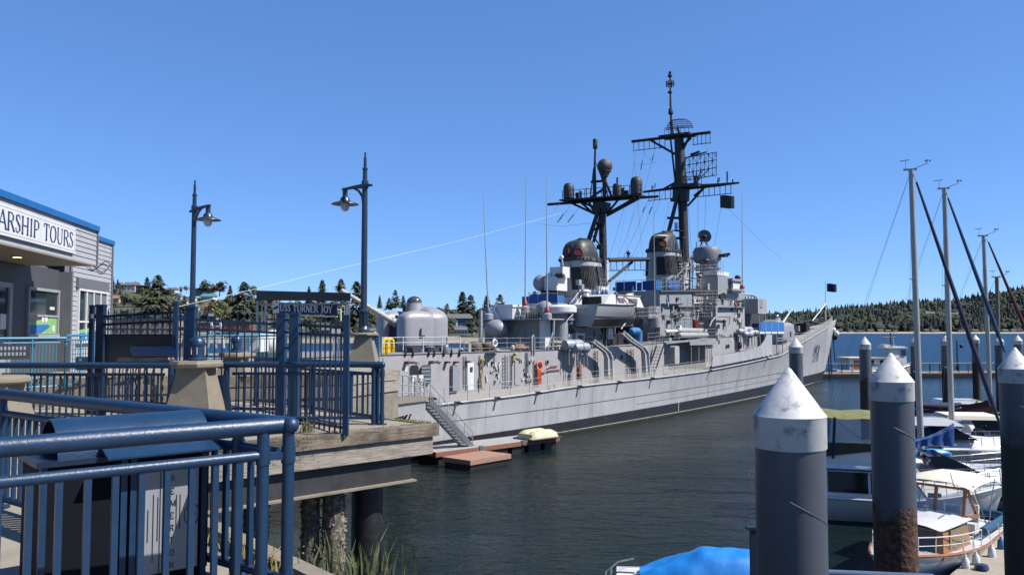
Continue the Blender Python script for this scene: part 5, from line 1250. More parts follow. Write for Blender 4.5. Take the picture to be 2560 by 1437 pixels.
# ---- gun mounts
def gun_mount(name_label, pos, rz, elev, parent, k=1.0):
    root = bpy.data.objects.new("gun_mount", None); scene.collection.objects.link(root); root.parent = parent; root.location = pos; root.rotation_euler = (0, 0, rz); root.scale = (k, k, k)
    def dome_block(q, cx, cy, hx, hy, h, rr, z0=.35, e=.45, n=32):
        rows = []
        for (f, zf) in ((1, 0), (1, (h - rr) / h)) + tuple((1 - (1 - math.cos(t_ * math.pi / 2)) * rr / min(hx, hy), (h - rr + rr * math.sin(t_ * math.pi / 2)) / h) for t_ in (.15, .3, .45, .6, .75, .87, .95, 1)):
            f = max(.02, f); rows.append([V((cx + math.copysign(abs(math.cos(a)) ** e, math.cos(a)) * hx * f, cy + math.copysign(abs(math.sin(a)) ** e, math.sin(a)) * hy * f, z0 + h * zf)) for a in [2 * math.pi * i / n for i in range(n)]])
        q.grid(rows, closed=True); q.add(rows[-1], [tuple(range(n))], 0)
    q = MB()
    dome_block(q, .42, 1.34, 1.38, .68, 2.42, .66); dome_block(q, .42, -1.34, 1.38, .68, 2.42, .66); dome_block(q, -1.12, 0, .98, 2.02, 2.74, .95); dome_block(q, -.55, 0, 1.45, 1.94, 1.75, .45)
    q.bb(-1.8, .8, -.7, .7, .35, 1.7)
    b_ = q.build("gun_house", mountg, root)
    q = MB(); q.lathe([(1.95, -.15), (1.98, .0), (1.98, .33), (1.7, .36)], (-.3, 0, 0), n=36); q.build("barbette_ring", mountg, root)
    q = MB(); q.bb(.7, 1.35, -.665, .665, .4, 2.15); q.build("gun_slot", louvb, b_)
    q = MB(); q.ell((1.2, .3, 1.2), (.15, .12, .3), 8, 6); q.build("red_fitting", M['red'], b_)
    e = V((math.cos(elev), 0, math.sin(elev))); o = V((.6, 0, 1.55))
    q = MB(); q.lathe([(.3, .3), (.3, 1.0), (.26, 1.05), (.26, 1.25)], o, e, 14); q.build("gun_shroud", houseb, b_)
    q = MB(); q.lathe([(.21, .9), (.19, 2.2), (.15, 3.0), (.125, 5.3), (.14, 5.35), (.14, 5.55), (.07, 5.57), (.06, 5.2)], o, e, 14); q.build("gun_barrel", mat("pale barrel paint", (.55, .53, .48), .5), b_)
    q = MB(); q.lathe([(.95, 2.1), (.88, 2.6), (.62, 3.2), (.6, 3.35)], (-.5, -.35, .0), n=20); cu = q.build("sight_cupola", mountg, b_)
    q = MB(); q.lathe([(.56, 3.34), (.52, 3.55), (.36, 3.74), (.15, 3.83), (0, 3.85)], (-.5, -.35, .0), n=20); q.build("cupola_dome", mat("glazed dome", (.12, .12, .13), .15, .3), cu)
    q = MB(); q.bb(.25, .5, -.35, .05, 2.75, 3.1); q.build("sight_window", louvb, cu)
    for s_ in (-1, 1):
        q = MB(); q.bb(.15, .55, s_ * 1.9, s_ * 2.18, 1.05, 1.55); q.build("side_box", mountg, b_)
    q = MB()
    for (a, z_) in ((-1.2, 1.6), (-1.25, 1.3), (-1.55, 1.65), (-1.2, 1.05), (-1.6, 1.2)): q.bb(a - .05, a + .05, -1.99, -1.9, z_ - .07, z_ + .07)
    q.build("door_dog", louv, b_)
    for xx in (-1.3, -1.7): q = MB(); q.tube([V((xx, -2.0, .55)), V((xx, -2.15, .5)), V((xx, -2.15, -.3))], .03, 5); q.build("hand_rail", louvb, b_)
    return root
mp_ = S(1027, 862, 0); aimw = V((-.76, -.65, 0)); rz_m = math.atan2(-aimw.dot(SN), aimw.dot(SU))
gun_mount("", V((mp_.x, 0, z01(mp_.x) + .1)), rz_m, R(27), ship, .97)
m1 = S(1934, 850, 0); gun_mount("", V((m1.x + .5, 0, zd(m1.x) + .15)), R(-4), R(33), ship, 1.0)
# yellow gooseneck vents, forecastle gear
q = MB()
for px in (957, 968): v = S(px, 885, TW - .7); q.tube([v, v + V((0, 0, .6)), v + V((.05, 0, .82)), v + V((.25, .0, .9)), v + V((.42, 0, .78)), v + V((.45, 0, .1))], .13, 9)
sp("yellow_vent", q, M['yellow'])
for px in (1035, 1080, 1105): q = MB(); v = S(px, 876, 2.5); q.bb(v.x - .4, v.x + .4, v.y - .3, v.y + .3, v.z - .25, v.z + .22); sp("dark_hatch", q, mat("navy hatch cover", (.03, .035, .07), .6))
def fo(px, py, t=0): return S(px, py, t)
q = MB(); v = fo(1994, 826, 1.0); q.cyl(v + V((0, 0, -.1)), v + V((0, 0, .65)), .32, .3, 12); sp("capstan", q, houseb)
q = MB(); v = fo(2006, 826, .5); q.bb(v.x - .7, v.x + .7, v.y - .8, v.y + .8, v.z - .3, v.z + 1.0); sp("forecastle_locker", q, louvb)
for px, py in ((2036, 806), (2044, 808), (2040, 802)): q = MB(); v = fo(px, py, .6); q.ell(v, (.9, .5, .25), 8, 5); sp("anchor_gear", q, louv)
q = MB(); v = fo(1988, 824, 1.4); q.cyl(v, v + V((0, 0, .9)), .09, .09, 6); sp("bollard", q, louv)
q = MB(); a = fo(2064, 800, 0); b_ = fo(2064, 700, 0); q.cyl(a, b_, .09, .04, 6)
q.cyl(fo(2064, 760, 0), fo(2031, 802, .9), .08, .08, 6); q.cyl(fo(2066, 762, 0), fo(2078, 800, 0), .09, .09, 6); q.beam(fo(2058, 758, 0), fo(2068, 760, 0), .1, .1); sp("jack_staff", q, M['white'])
q = MB(); v = fo(2070, 800, 0); q.bb(v.x - .4, v.x + .4, v.y - .4, v.y + .4, v.z, v.z + .5); sp("bow_chock", q, louvb)
# ================================================================ THINGS ON AND ROUND THE SHIP
def life_ring(name, label, p, r, n_, m=M['orange'], group="life rings on the warship", rope=False):
    w_ = s2w(p); o = thing("life_ring", label, "life ring", tuple(w_), SRZ, group)
    q = MB(); n_ = V(n_).normalized(); u, w2 = frame_of(n_); q.tube([u * r * math.cos(a) + w2 * r * math.sin(a) for a in [2 * math.pi * i / 22 for i in range(22)]], r * .27, 8, closed=True); q.build("ring", m, o)
    if rope:
        q = MB()
        for k in range(5): q.tube([V((-.25 + k * .09, -.05, -.3)), V((-.3 + k * .1, -.08, -.9)), V((-.2 + k * .09, -.05, -1.2 - .1 * (k % 2)))], .045, 5)
        q.build("hanging_line", M['orange'], o)
    return o
life_ring("", "orange life ring with hanging line on the grey deckhouse wall", S(1348, 915, TW + .12), .3, (0, -1, 0), rope=True)
life_ring("", "red life ring low on the bridge wall beside the raft canisters", S(1850, 863, TW + .1), .3, (0, -1, 0), M['red'])
life_ring("", "red life ring on the railing below the bridge wing", S(1840, 757, TW + .15), .3, (0, -1, 0), M['red'])
life_ring("", "orange life ring on the black locker on the foredeck", S(2016, 817, .6), .36, (-.5, -.8, 0), M['orange'])
life_ring("", "pale life ring on the rail beside the brown tarpaulin reel", S(1237, 857, TW + .0), .22, (0, -1, 0), M['white'])
canm = mat("pale raft canister", (.36, .39, .43), .4, var=.06)
def canister(p, ln, r, az, label, grp):
    o = thing("life_raft_canister", label, "life raft", tuple(s2w(p)), SRZ + az, grp)
    q = MB(); q.lathe([(0, -ln / 2), (r * .6, -ln / 2 + .02), (r * .92, -ln / 2 + .12), (r, -ln / 2 + .28), (r, ln / 2 - .28), (r * .92, ln / 2 - .12), (r * .6, ln / 2 - .02), (0, ln / 2)], (0, 0, 0), (1, 0, 0), 16); q.build("canister", canm, o)
    q = MB(); q.tube([V((x_, -r * .9, -.12 * r)) for x_ in (-ln / 2 + .1, 0, ln / 2 - .1)], .035, 5); q.lathe([(r * 1.015, -.03), (r * 1.015, .03)], (0, 0, 0), (1, 0, 0), 16); q.build("strap", M['black'], o)
    q = MB()
    for x_ in (-ln * .3, ln * .3): q.cyl(V((x_, -.2, -r * .9)), V((x_, -.2, -r - 1.1)), .04, .04, 5); q.cyl(V((x_, .2, -r * .9)), V((x_, .2, -r - 1.1)), .04, .04, 5); q.beam(V((x_, -.3, -r * .95)), V((x_, .3, -r * .95)), .08, .08)
    q.beam(V((-ln * .35, 0, -r * .97)), V((ln * .35, 0, -r * .97)), .08, .08)
    q.build("rack", railg, o)
canister(S(1432, 862, TW + .5), 1.9, .42, R(-12), "aft raft canister of the pair beside the boat davits", "life raft canisters")
canister(S(1452, 869, TW + .9), 1.6, .40, R(-14), "forward raft canister of the pair beside the boat davits", "life raft canisters")
for px, py, t in ((1855, 829, TW + .5), (1868, 824, TW + .1), (1869, 836, TW + .95), (1883, 832, TW + .6)):
    canister(S(px, py, t), 1.45, .34, R(-20), "pale raft canister clustered on the rack below the bridge", "raft canisters below the bridge")
# captain's motor boat hanging in the davits
def hull_mesh(L, B, fb, draft=.4, bow=.9, sheer=.25, tr=.85, n=14, side_pts=6, flare=.15, fine=2.0, rake=.12):
    """boat hull along +x: rows from transom to stem; returns rows of starboard+port points"""
    rows = []
    for i in range(n + 1):
        f = i / n; x_ = -L / 2 + L * f
        wd = B / 2 * (lerp(tr, 1, min(1, f / .4)) if f < .4 else max(0.0, 1 - ((f - .4) / .6) ** fine))
        zs = fb + sheer * (max(0, f - .35) / .65) ** 2
        row = []
        for j in range(side_pts + 1):
            g = j / side_pts
            z_ = lerp(-draft * (1 - .6 * f ** 3), zs, g); wf = wd * (1 - (1 - g) ** 2 * (.35 + .5 * f)) * (1 - flare * (1 - g))
            xx = x_ + (rake * L * g * f ** 4) - rake * L * .5 * f ** 4
            row.append(V((xx, -max(.01, wf), z_)))
        rows.append(row)
    return rows
def hull_build(q, rows, m=0, deck=True, dm=0, inset=.0, dz=-.03, cut=None):
    q.grid(rows, m); q.grid([[V((p.x, -p.y, p.z)) for p in r] for r in rows], m)
    q.grid([[r[0], V((r[0].x, 0, r[0].z - .1)), V((r[0].x, -r[0].y, r[0].z))] for r in rows], m)
    t = rows[0]; pl = t + [V((p.x, -p.y, p.z)) for p in t][::-1]; q.add(pl, [tuple(range(len(pl)))], m, False)
    if deck: q.grid([[V((r[-1].x, r[-1].y * .98, r[-1].z + dz)), V((r[-1].x, 0, r[-1].z + dz + .04)), V((r[-1].x, -r[-1].y * .98, r[-1].z + dz))] for r in rows], dm)
v = S(1535, 775, TW + .6)
gig = thing("motor_boat", "grey and white motor boat with a cabin hanging in the warship's davits", "boat", tuple(s2w(V((v.x, v.y + .3, S(1500, 805, TW + .6).z)))), SRZ)
LB = S(1615, 775, TW + .6).x - S(1509, 785, TW + .6).x + 1.2
q = MB(); hull_build(q, hull_mesh(LB, 2.9, 1.35, .35, sheer=.3, tr=.92, fine=2.6)); hl = q.build("hull", mat("boat hull grey", (.42, .44, .47), .4, var=.07), gig, fix=True)
q = MB(); rr = hull_mesh(LB, 2.9, 1.35, .35, sheer=.3, tr=.92, fine=2.6); q.tube([r[-1] + V((0, -.03, 0)) for r in rr], .05, 5); q.tube([V((r[-1].x, -r[-1].y + .03, r[-1].z)) for r in rr], .05, 5); q.build("rub_rail", louv, gig)
q = MB(); q.tube([r[3] + V((0, -.012, -.05)) for r in rr], .03, 4); q.build("red_stripe", M['red'], gig)
q = MB(); q.grid([[p + V((0, -.012, 0)) for p in r[:3]] for r in rr]); q.build("dark_bottom", mat("black bottom paint", (.03, .028, .028), .6), gig)
wh = mat("boat cabin white", (.66, .65, .6), .5, var=.08, stain=(.3, .25, .18), stain_amt=.5, streak=True)
q = MB()
def trap(x0, x1, x2, x3, w0, w1, z0, z1, q=q): q.add([V((x0, -w0, z0)), V((x1, -w0, z0)), V((x1, w0, z0)), V((x0, w0, z0)), V((x2, -w1, z1)), V((x3, -w1, z1)), V((x3, w1, z1)), V((x2, w1, z1))], [(0, 3, 2, 1), (4, 5, 6, 7), (0, 1, 5, 4), (1, 2, 6, 5), (2, 3, 7, 6), (3, 0, 4, 7)], 0, False)
trap(-LB * .12, LB * .42, -LB * .06, LB * .36, 1.15, 1.0, 1.25, 2.15); trap(-LB * .36, -LB * .12, -LB * .2, -LB * .1, 1.1, .95, 1.25, 2.2)
cb = q.build("cabin", wh, gig); q = MB(); q.bb(-LB * .08, LB * .38, -1.06, 1.06, 2.15, 2.22); q.build("cabin_roof", mat("tan cabin roof", (.42, .36, .26), .7, var=.2), cb)
for x0, x1 in ((-.6, .3), (1.0, 2.3)):
    q = MB(); q.bb(x0, x1, -1.13, -1.0, 1.55, 1.95); wn_ = q.build("window", M['wood'], cb); q = MB(); q.bb(x0 + .07, x1 - .07, -1.145, -1.12, 1.6, 1.9); q.build("pane", mat("violet window film", (.16, .14, .27), .1, spec=.8), wn_)
q = MB(); q.bb(-LB * .36, -LB * .35, -.9, .9, 1.35, 2.0); q.build("windscreen", M['glass'], cb)
q = MB(); q.tube([V((.2, -1.1, 2.1)), V((1.4, -1.5, 1.5)), V((1.6, -1.52, .3)), V((1.2, -.9, -.2))], .05, 5); q.build("lifting_strap", M['black'], gig)
q = MB(); letters(q, "TURNER JOY", V((-LB / 2 - .015, .95, .85)), (0, -1, 0), (0, 0, 1), .2, serif=0); q.build("transom_lettering", mat("faded lettering", (.33, .35, .38), .6), hl)
# flags
def flag(label, p_top, wid, hgt, m, dirv, wave=.12, staff=None):
    w_ = s2w(p_top); o = MB(); rows = []
    for i in range(9):
        f = i / 8; rows.append([V(dirv) * wid * f + V((-dirv[1], dirv[0], 0)) * wave * math.sin(f * 7) * f + V((0, 0, -hgt * g - .06 * wid * f * f + .04 * math.sin(f * 6 + g))) for g in (0, .33, .66, 1)])
    o.grid(rows); ob = o.build("flag", m); ob.location = w_; return tag(ob, label, "flag")
black_flag = flag("black flag flying below the yard of the warship's main mast", A(1800, 489, sM), 1.5, 1.35, M['black'], (.93, -.25, .0))
flag("dark blue jack flag on the staff at the bow", fo(2067, 709, 0), 1.45, 1.25, mat("navy flag cloth", (.015, .012, .06), .8), (.93, -.25, 0))
q = MB(); q.ell((.7, -.0, -.6), (.16, .16, .22), 8, 6); 
# hanging fenders and chains at the bow
for k, (px, py, yb) in enumerate(((2070, 838, 966), (2082, 838, 905), (2075, 838, 940))):
    p = A(px, py, SB - 2.5 + k * .3); q = MB(); a = p; b_ = A(px + (4 if k != 1 else 6), yb, SB - 2.3); n_ = 26
    q.tube([a.lerp(b_, i / n_) + V((0, 0, -.0)) for i in range(n_ + 1)], [.07 + .05 * (i % 2) for i in range(n_ + 1)], 5); ob = q.build("mooring_chain", M['black'], None); ob.location = SO; ob.rotation_euler = (0, 0, SRZ); tag(ob, "dark mooring chain hanging from the warship's bow into the water", "chain", "mooring chains at the bow")
for px, py, m_ in ((2084, 826, M['white']), (2091, 834, M['white']), (2079, 836, M['black']), (2087, 842, M['black']), (2074, 830, M['black'])):
    p = A(px, py, SB - 2.2); o = thing("bow_fender", ("white" if m_ is M['white'] else "black") + " round fender bunched under the bow", "fender", tuple(s2w(p)), 0, ("white" if m_ is M['white'] else "black") + " fenders under the bow"); q = MB(); q.ell((0, 0, 0), (.42, .42, .5), 12, 8); q.build("ball", m_, o); q = MB(); q.cyl(V((0, 0, .45)), V((0, 0, .75)), .08, .06, 6); q.build("eye", M['black'], o)
# ---- boarding platform, ladder, floats
gs = thing("boarding_ladder", "steel boarding ladder sloping from the ship's side platform to the float", "boarding ladder", tuple(SO), SRZ)
tp = HB + 1.5
a = S(1052, 1000, tp); b_ = S(1158, 1115, tp)
def ladder_part(q): pass
w_ = V((0, -.75, 0)); q = MB()
q.beam(a + w_, b_ + w_, .08, .34); q.build("stringer", M['steel'], gs); q = MB(); q.beam(a, b_, .08, .34); q.build("stringer", M['steel'], gs)
for i in range(15): f = (i + .5) / 15; c = a.lerp(b_, f); q = MB(); q.box(c + w_ * .5, (.30, .7, .04)); q.build("step", M['steel'], gs)
for o_ in (V((0, 0, 0)), w_):
    q = MB()
    for i in range(6): c = a.lerp(b_, i / 5) + o_; q.cyl(c, c + V((0, 0, .9)), .022, .022, 5)
    for k in (.9, .5): q.tube([a + o_ + V((0, 0, k)), b_ + o_ + V((0, 0, k))], .022, 5)
    q.build("hand_rail", railg, gs)
q = MB(); pz = S(1020, 992, HB + .6).z; x0 = S(985, 992, HB + .5).x; x1 = S(1062, 996, HB + 1.2).x; q.bb(x0, x1, -HB - 2.2, -HB + .2, pz - .12, pz); q.build("platform", louv, gs)
q = MB()
for px in (1007, 1028, 1040, 1062): v = S(px, 992, HB + 1.9); q.cyl(V((v.x, v.y, pz)), V((v.x, v.y, pz + 1.05)), .03, .03, 5)
for k in (1.05, .6): q.tube([V((x0 + .2, -HB - 2.1, pz + k)), V((x1, -HB - 2.1, pz + k))], .02, 5)
q.build("platform_rail", railg, gs)
for px in (1033, 1050): v = S(px, 992, HB + 1.2); q = MB(); q.bb(v.x - .16, v.x + .16, v.y - .1, v.y + .1, pz + .9, pz + 1.25); q.cyl(V((v.x - .12, v.y, pz)), V((v.x - .12, v.y, pz + .9)), .05, .05, 6); q.cyl(V((v.x + .12, v.y, pz)), V((v.x + .12, v.y, pz + .9)), .05, .05, 6); q.build("gate_post_box", M['white'], gs)
for px in (1000, 1040): v = S(px, 996, HB + 1.9); q = MB(); q.cyl(V((v.x, v.y, pz - .1)), V((v.x - .2, -HB + .3, .9)), .06, .06, 6); q.cyl(V((v.x, v.y, pz - .1)), V((v.x + .9, -HB + .3, 1.2)), .05, .05, 6); q.build("platform_strut", louvb, gs)
# gangway from the promenade
g0 = w2s(P(930, 1003, 30)); g1 = V((x0 + .5, -HB - 1.6, pz))
gw = thing("gangway", "grey gangway bridge between the promenade and the ship's boarding platform", "gangway", tuple(SO), SRZ)
q = MB(); q.beam(g0, g1, 1.6, .25); q.build("walkway", M['concrete'], gw); q = MB(); q.beam(g0 + V((0, -.8, -.35)), g1 + V((0, -.8, -.35)), .15, .5); q.build("truss", railg, gw)
q = MB(); dirg = (g1 - g0)
for i in range(7): c = g0.lerp(g1, i / 6) + V((0, -.8, 0)); q.cyl(c, c + V((0, 0, 1.1)), .035, .035, 5)
for k in (1.1, .7, .35): q.tube([g0 + V((0, -.8, k)), g1 + V((0, -.8, k))], .025, 5)
q.build("hand_rail", railg, gw)
# long float and small float
red = mat("red brown float edge", (.30, .12, .07), .7, var=.25, squash=(1, 4, 4)); dkc = mat("grey float deck", (.42, .41, .40), .85, var=.12, stain=(.2, .2, .19), stain_amt=.4)
fz = .72
f1 = [G(1090, 1131, fz), G(1400, 1091, fz), G(1372, 1083, fz), G(1060, 1117, fz)]
o = thing("dock_float", "long grey decked float with red brown edges beside the warship's hull", "float", (f1[0].x, f1[0].y, 0)); off = (f1[0].x, f1[0].y, 0)
u_ = (f1[1] - f1[0]).normalized(); n_ = V((-u_.y, u_.x, 0)); wd_ = (f1[2] - f1[1]).dot(n_); wd_ = 2.3; L_ = (f1[1] - f1[0]).length
def strip(o_, off, base, u_, n_, L_, W_, z1, z0, m, name, a0=0, b0=0):
    q = MB(); pl = [base + u_ * a0 + n_ * b0, base + u_ * L_ + n_ * b0, base + u_ * L_ + n_ * W_, base + u_ * a0 + n_ * W_]; q.prism([V((p.x, p.y, z1)) for p in pl], (0, 0, z0 - z1)); return q.build(name, m, o_, off, fix=True)
strip(o, off, f1[0], u_, n_, L_ - .02, wd_ - .02, fz + .012, fz - .1, dkc, "deck", .02, .02); strip(o, off, f1[0], u_, n_, L_, wd_, fz, fz - .26, red, "edge_boards")
for k in range(7): strip(o, off, f1[0] + u_ * (.3 + k * L_ / 7.1), u_, n_, L_ / 9.5, wd_ - .2, fz - .28, -.15, M['black'], "pontoon", 0, .15)
for k in (.32, .66): strip(o, off, f1[0] + u_ * L_ * k, u_, n_, .25, .1, fz + .06, fz - .2, M['steel'], "hinge_plate", 0, -.05)
f2 = [G(1176, 1151, .55), G(1278, 1134, .55)]
o2 = thing("dock_float", "small square red brown float in front of the long float", "float", (f2[0].x, f2[0].y, 0)); u2 = (f2[1] - f2[0]).normalized(); n2 = (G(1105, 1141, .55) - f2[0]); W2 = n2.length; n2.normalize(); off2 = (f2[0].x, f2[0].y, 0)
strip(o2, off2, f2[0], u2, n2, (f2[1] - f2[0]).length, W2, .55, .3, mat("faded brown float deck", (.42, .24, .17), .8, var=.2, squash=(1, 6, 6)), "deck"); strip(o2, off2, f2[0], u2, n2, (f2[1] - f2[0]).length - .1, W2 - .1, .295, -.15, M['black'], "pontoon", .1, .1)
# overturned dinghy on the float
c = G(1345, 1095, fz + .0); dg_ = thing("dinghy", "pale yellow dinghy lying upside down on the long float", "dinghy", (c.x, c.y, fz + .02), math.atan2(u_.y, u_.x))
def hump(q, yc, w__): 
    rows = []
    for i in range(11):
        f = i / 10; x_ = -1.25 + 2.5 * f; h = .58 * (1 - abs(2 * f - 1) ** 5) * (.9 + .1 * f); ww = w__ * (1 - .3 * abs(2 * f - 1) ** 6)
        rows.append([V((x_ * (1 - .0), yc - ww, 0)), V((x_, yc - ww * .95, h * .55)), V((x_, yc - ww * .6, h * .92)), V((x_, yc, h)), V((x_, yc + ww * .6, h * .92)), V((x_, yc + ww * .95, h * .55)), V((x_, yc + ww, 0))])
    q.grid(rows); q.add(rows[0], [tuple(range(7))]); q.add(rows[-1], [tuple(range(7))])
q = MB(); hump(q, .42, .44); hump(q, -.35, .44); q.bb(-1.1, 1.1, -.6, .6, .0, .35); q.build("hull", mat("stained cream gelcoat", (.66, .6, .38), .6, var=.12, stain=(.3, .27, .14), stain_amt=.6, stain_scale=3), dg_)
q = MB(); q.tube([V((-1.3, -.8, .04)), V((1.3, -.8, .04)), V((1.35, .8, .04)), V((-1.3, .86, .04))], .05, 6, closed=True); q.build("gunwale", louv, dg_)
# ================================================================ BOARDWALK FURNITURE
def railing(label, p0, p1, h=1.1, nb=12, r=.057, posts=(0, 1), r2=.03, m=None, low=.13, gap=.17, rail_ext=(.0, .0), bal=.028, sq=True, base=True, group=None, up_to=None, brackets=True, name="railing", round_end=(False, False)):
    """tubular railing: thick hand rail, thinner frame of bars below it. p0, p1 are foot points"""
    m = m or M['rail']; p0, p1 = V(p0), V(p1); d_ = p1 - p0; L = d_.length; d_.normalize(); c = p0.copy()
    o = thing(name, label, "railing", tuple(c), 0, group); z = V((0, 0, 1))
    q = MB(); a = p0 - d_ * rail_ext[0] + z * h; b_ = p1 + d_ * rail_ext[1] + z * h; q.tube([a, b_], r, 14)
    for k, e in enumerate(round_end):
        if e: q.ell((a, b_)[k], (r, r, r), 14, 8)
    q.build("top_rail", m, o, c)
    q = MB(); q.tube([p0 + d_ * .12 + z * (h - gap), p1 - d_ * .12 + z * (h - gap)], r2, 10); q.build("frame_rail", m, o, c)
    q = MB(); q.tube([p0 + d_ * .12 + z * low, p1 - d_ * .12 + z * low], r2, 8); q.build("frame_rail", m, o, c)
    pm = None
    for f in posts:
        x = p0 + d_ * (L * f)
        if pm is None:
            q = MB(); q.cyl(z * 0, z * h, r * .72, r * .72, 12); q.cyl(z * (h - gap - .06), z * (h - gap + .05), r * .86, r * .86, 12); q.cyl(z * (low - .05), z * (low + .05), r * .86, r * .86, 12)
            if base: q.cyl(V((0, 0, 0)), V((0, 0, .02)), r * 1.7, r * 1.7, 10)
            pm = q.build("post", m, o); pm.location = x - c
        else: k_ = pm.copy(); scene.collection.objects.link(k_); k_.parent = o; k_.location = x - c
    bm_ = None; az = math.atan2(d_.y, d_.x)
    for i in range(nb):
        f = (i + 1) / (nb + 1); x = p0 + d_ * (.12 + (L - .24) * f)
        if min(abs(L * f - L * g) for g in posts) < .04: continue
        if bm_ is None:
            q = MB(); hh = h - gap - low
            if sq: q.bb(-bal / 2, bal / 2, -bal / 2, bal / 2, low, low + hh)
            else: q.cyl(V((0, 0, low)), V((0, 0, low + hh)), bal / 2, bal / 2, 8)
            bm_ = q.build("baluster", m, o); bm_.location = x - c; bm_.rotation_euler = (0, 0, az)
        else: k_ = bm_.copy(); scene.collection.objects.link(k_); k_.parent = o; k_.location = x - c
    return o
# close corner: two railings meeting at the right
HC = 1.13
ra = G(695, 1063, Z0 + HC); ra.z = Z0; rb = G(0, 1118, Z0 + HC); rb.z = Z0
rd = (rb - ra).normalized()
railing("closest blue tube railing crossing in front of the litter bin", ra, ra + rd * 2.9, HC, 17, .057, (0.035, 1), m=M['rail'], rail_ext=(.03, .2), gap=.19, r2=.034, bal=.036, low=.1)
rc = G(722, 1062, Z0 + HC); rc.z = Z0; re = G(0, 984, Z0 + HC); re.z = Z0
rd2 = (re - rc).normalized()
railing("blue tube railing running behind the litter bin to the near corner", rc, rc + rd2 * 5.6, HC, 36, .057, (0.0, .1, .45, .8), rail_ext=(.02, .2), gap=.19, r2=.034, bal=.036, low=.1, round_end=(True, False))
# short link between the two posts and the foot plate on the left
q = MB(); q.beam(ra + rd * .1 + V((0, 0, .93)), rc + rd2 * .0 + V((0, 0, .93)), .05, .05)
lo_ = q.build("rail_link", M['rail'], None, ra); tag(lo_, "short blue bar joining the two close railings at their corner", "rail link")
# mid railings across the boardwalk
d3 = 15.0
r3a = P(-10, 917, d3); r3b = P(428, 913, d3); r3a.z = r3b.z = Z0
h3 = P(428, 913, d3).z - Z0
railing("blue railing between the small concrete pedestals, left of the bollard light", r3a, r3b, h3, 24, .057, (0, 1), round_end=(False, True))
r4a = P(566, 914, 15.2); r4b = P(956, 911, 15.2); r4a.z = r4b.z = Z0; h4 = P(956, 911, 15.2).z - Z0
railing("blue railing right of the bollard light, ending at the boardwalk corner", r4a, r4b, h4, 22, .057, (0, .945, 1), round_end=(True, True))
r5b = P(640, 893, 19.2); r5b.z = Z0
railing("blue railing turning back along the boardwalk side behind the gates", r4b + V((0, .02, 0)), r5b, h4 - .02, 26, .057, (.03, .5, 1))
for px in (440, 556):      # slanted plates beside the pedestal
    a = P(px, 925, 14.9); q = MB(); q.beam(V((a.x, a.y, Z0 + .95)), V((a.x + (-.12 if px < 500 else .12), a.y, Z0 + .0)), .05, .2); tag(q.build("railing_end_plate", M['rail'], None, (a.x, a.y, Z0)), "slanted blue end plate on the " + ("left" if px < 500 else "right") + " flank of the bollard light's pedestal", "end plate")
# pedestals and bollard lights
def pedestal(label, px, d, ztop, wt, wb, zb=Z0):
    c = P(px, 1000, d); o = thing("pedestal", label, "pedestal", (c.x, c.y, zb)); h = ztop - zb
    q = MB(); rows = []
    for w_, z_ in ((wb, -.02), (wt * .78, h - .2), (wt * .78, h - .14)): rows.append([V((x_ * w_ / 2, y_ * w_ / 2, z_)) for x_, y_ in ((-1, -1), (1, -1), (1, 1), (-1, 1))])
    q.grid(rows, closed=True, sm=False); q.build("shaft", M['concrete'], o)
    q = MB(); q.lathe([(0, 0), (wt * .62, 0), (wt * .68, .03), (wt * .69, .08), (wt * .64, .13), (0, .135)], (0, 0, h - .14), n=8); cp = q.build("cap", M['concrete'], o); cp.rotation_euler = (0, 0, R(22.5))
    return o, c
zt_ = P(490, 900, 14.5).z
o, c = pedestal("concrete pedestal under the blue bollard light in front of the fence", 490, 14.5, zt_, .66, .92)
def bollard_light(label, c, z, k=1.0):
    o = thing("bollard_light", label, "bollard light", (c.x, c.y, z)); q = MB()
    q.lathe([(.155 * k, 0), (.155 * k, .03), (.128 * k, .05), (.128 * k, .26), (.14 * k, .27), (.14 * k, .3), (.135 * k, .34), (.11 * k, .39), (.06 * k, .425), (0, .435)], n=20); q.build("housing", M['rail'], o)
    q = MB()
    for a in (-1.2, -2.0): q.box((.131 * k * math.cos(a), .131 * k * math.sin(a), .17), (.012, .012, .13), a)
    q.build("light_slot", M['white'], o)
bollard_light("domed blue bollard light on the nearer concrete pedestal", c, zt_)
zt2 = P(588, 880, 20.6).z
o, c = pedestal("concrete pedestal behind the tall fence carrying a bollard light", 588, 20.6, zt2, .62, .85, Z1)
bollard_light("domed blue bollard light behind the tall fence", c, zt2, 1.0)
zt3 = P(20, 937, 13.2).z
pedestal("concrete pedestal cut by the photo's left edge, with a rounded cap", 2, 13.2, zt3, .62, .9)
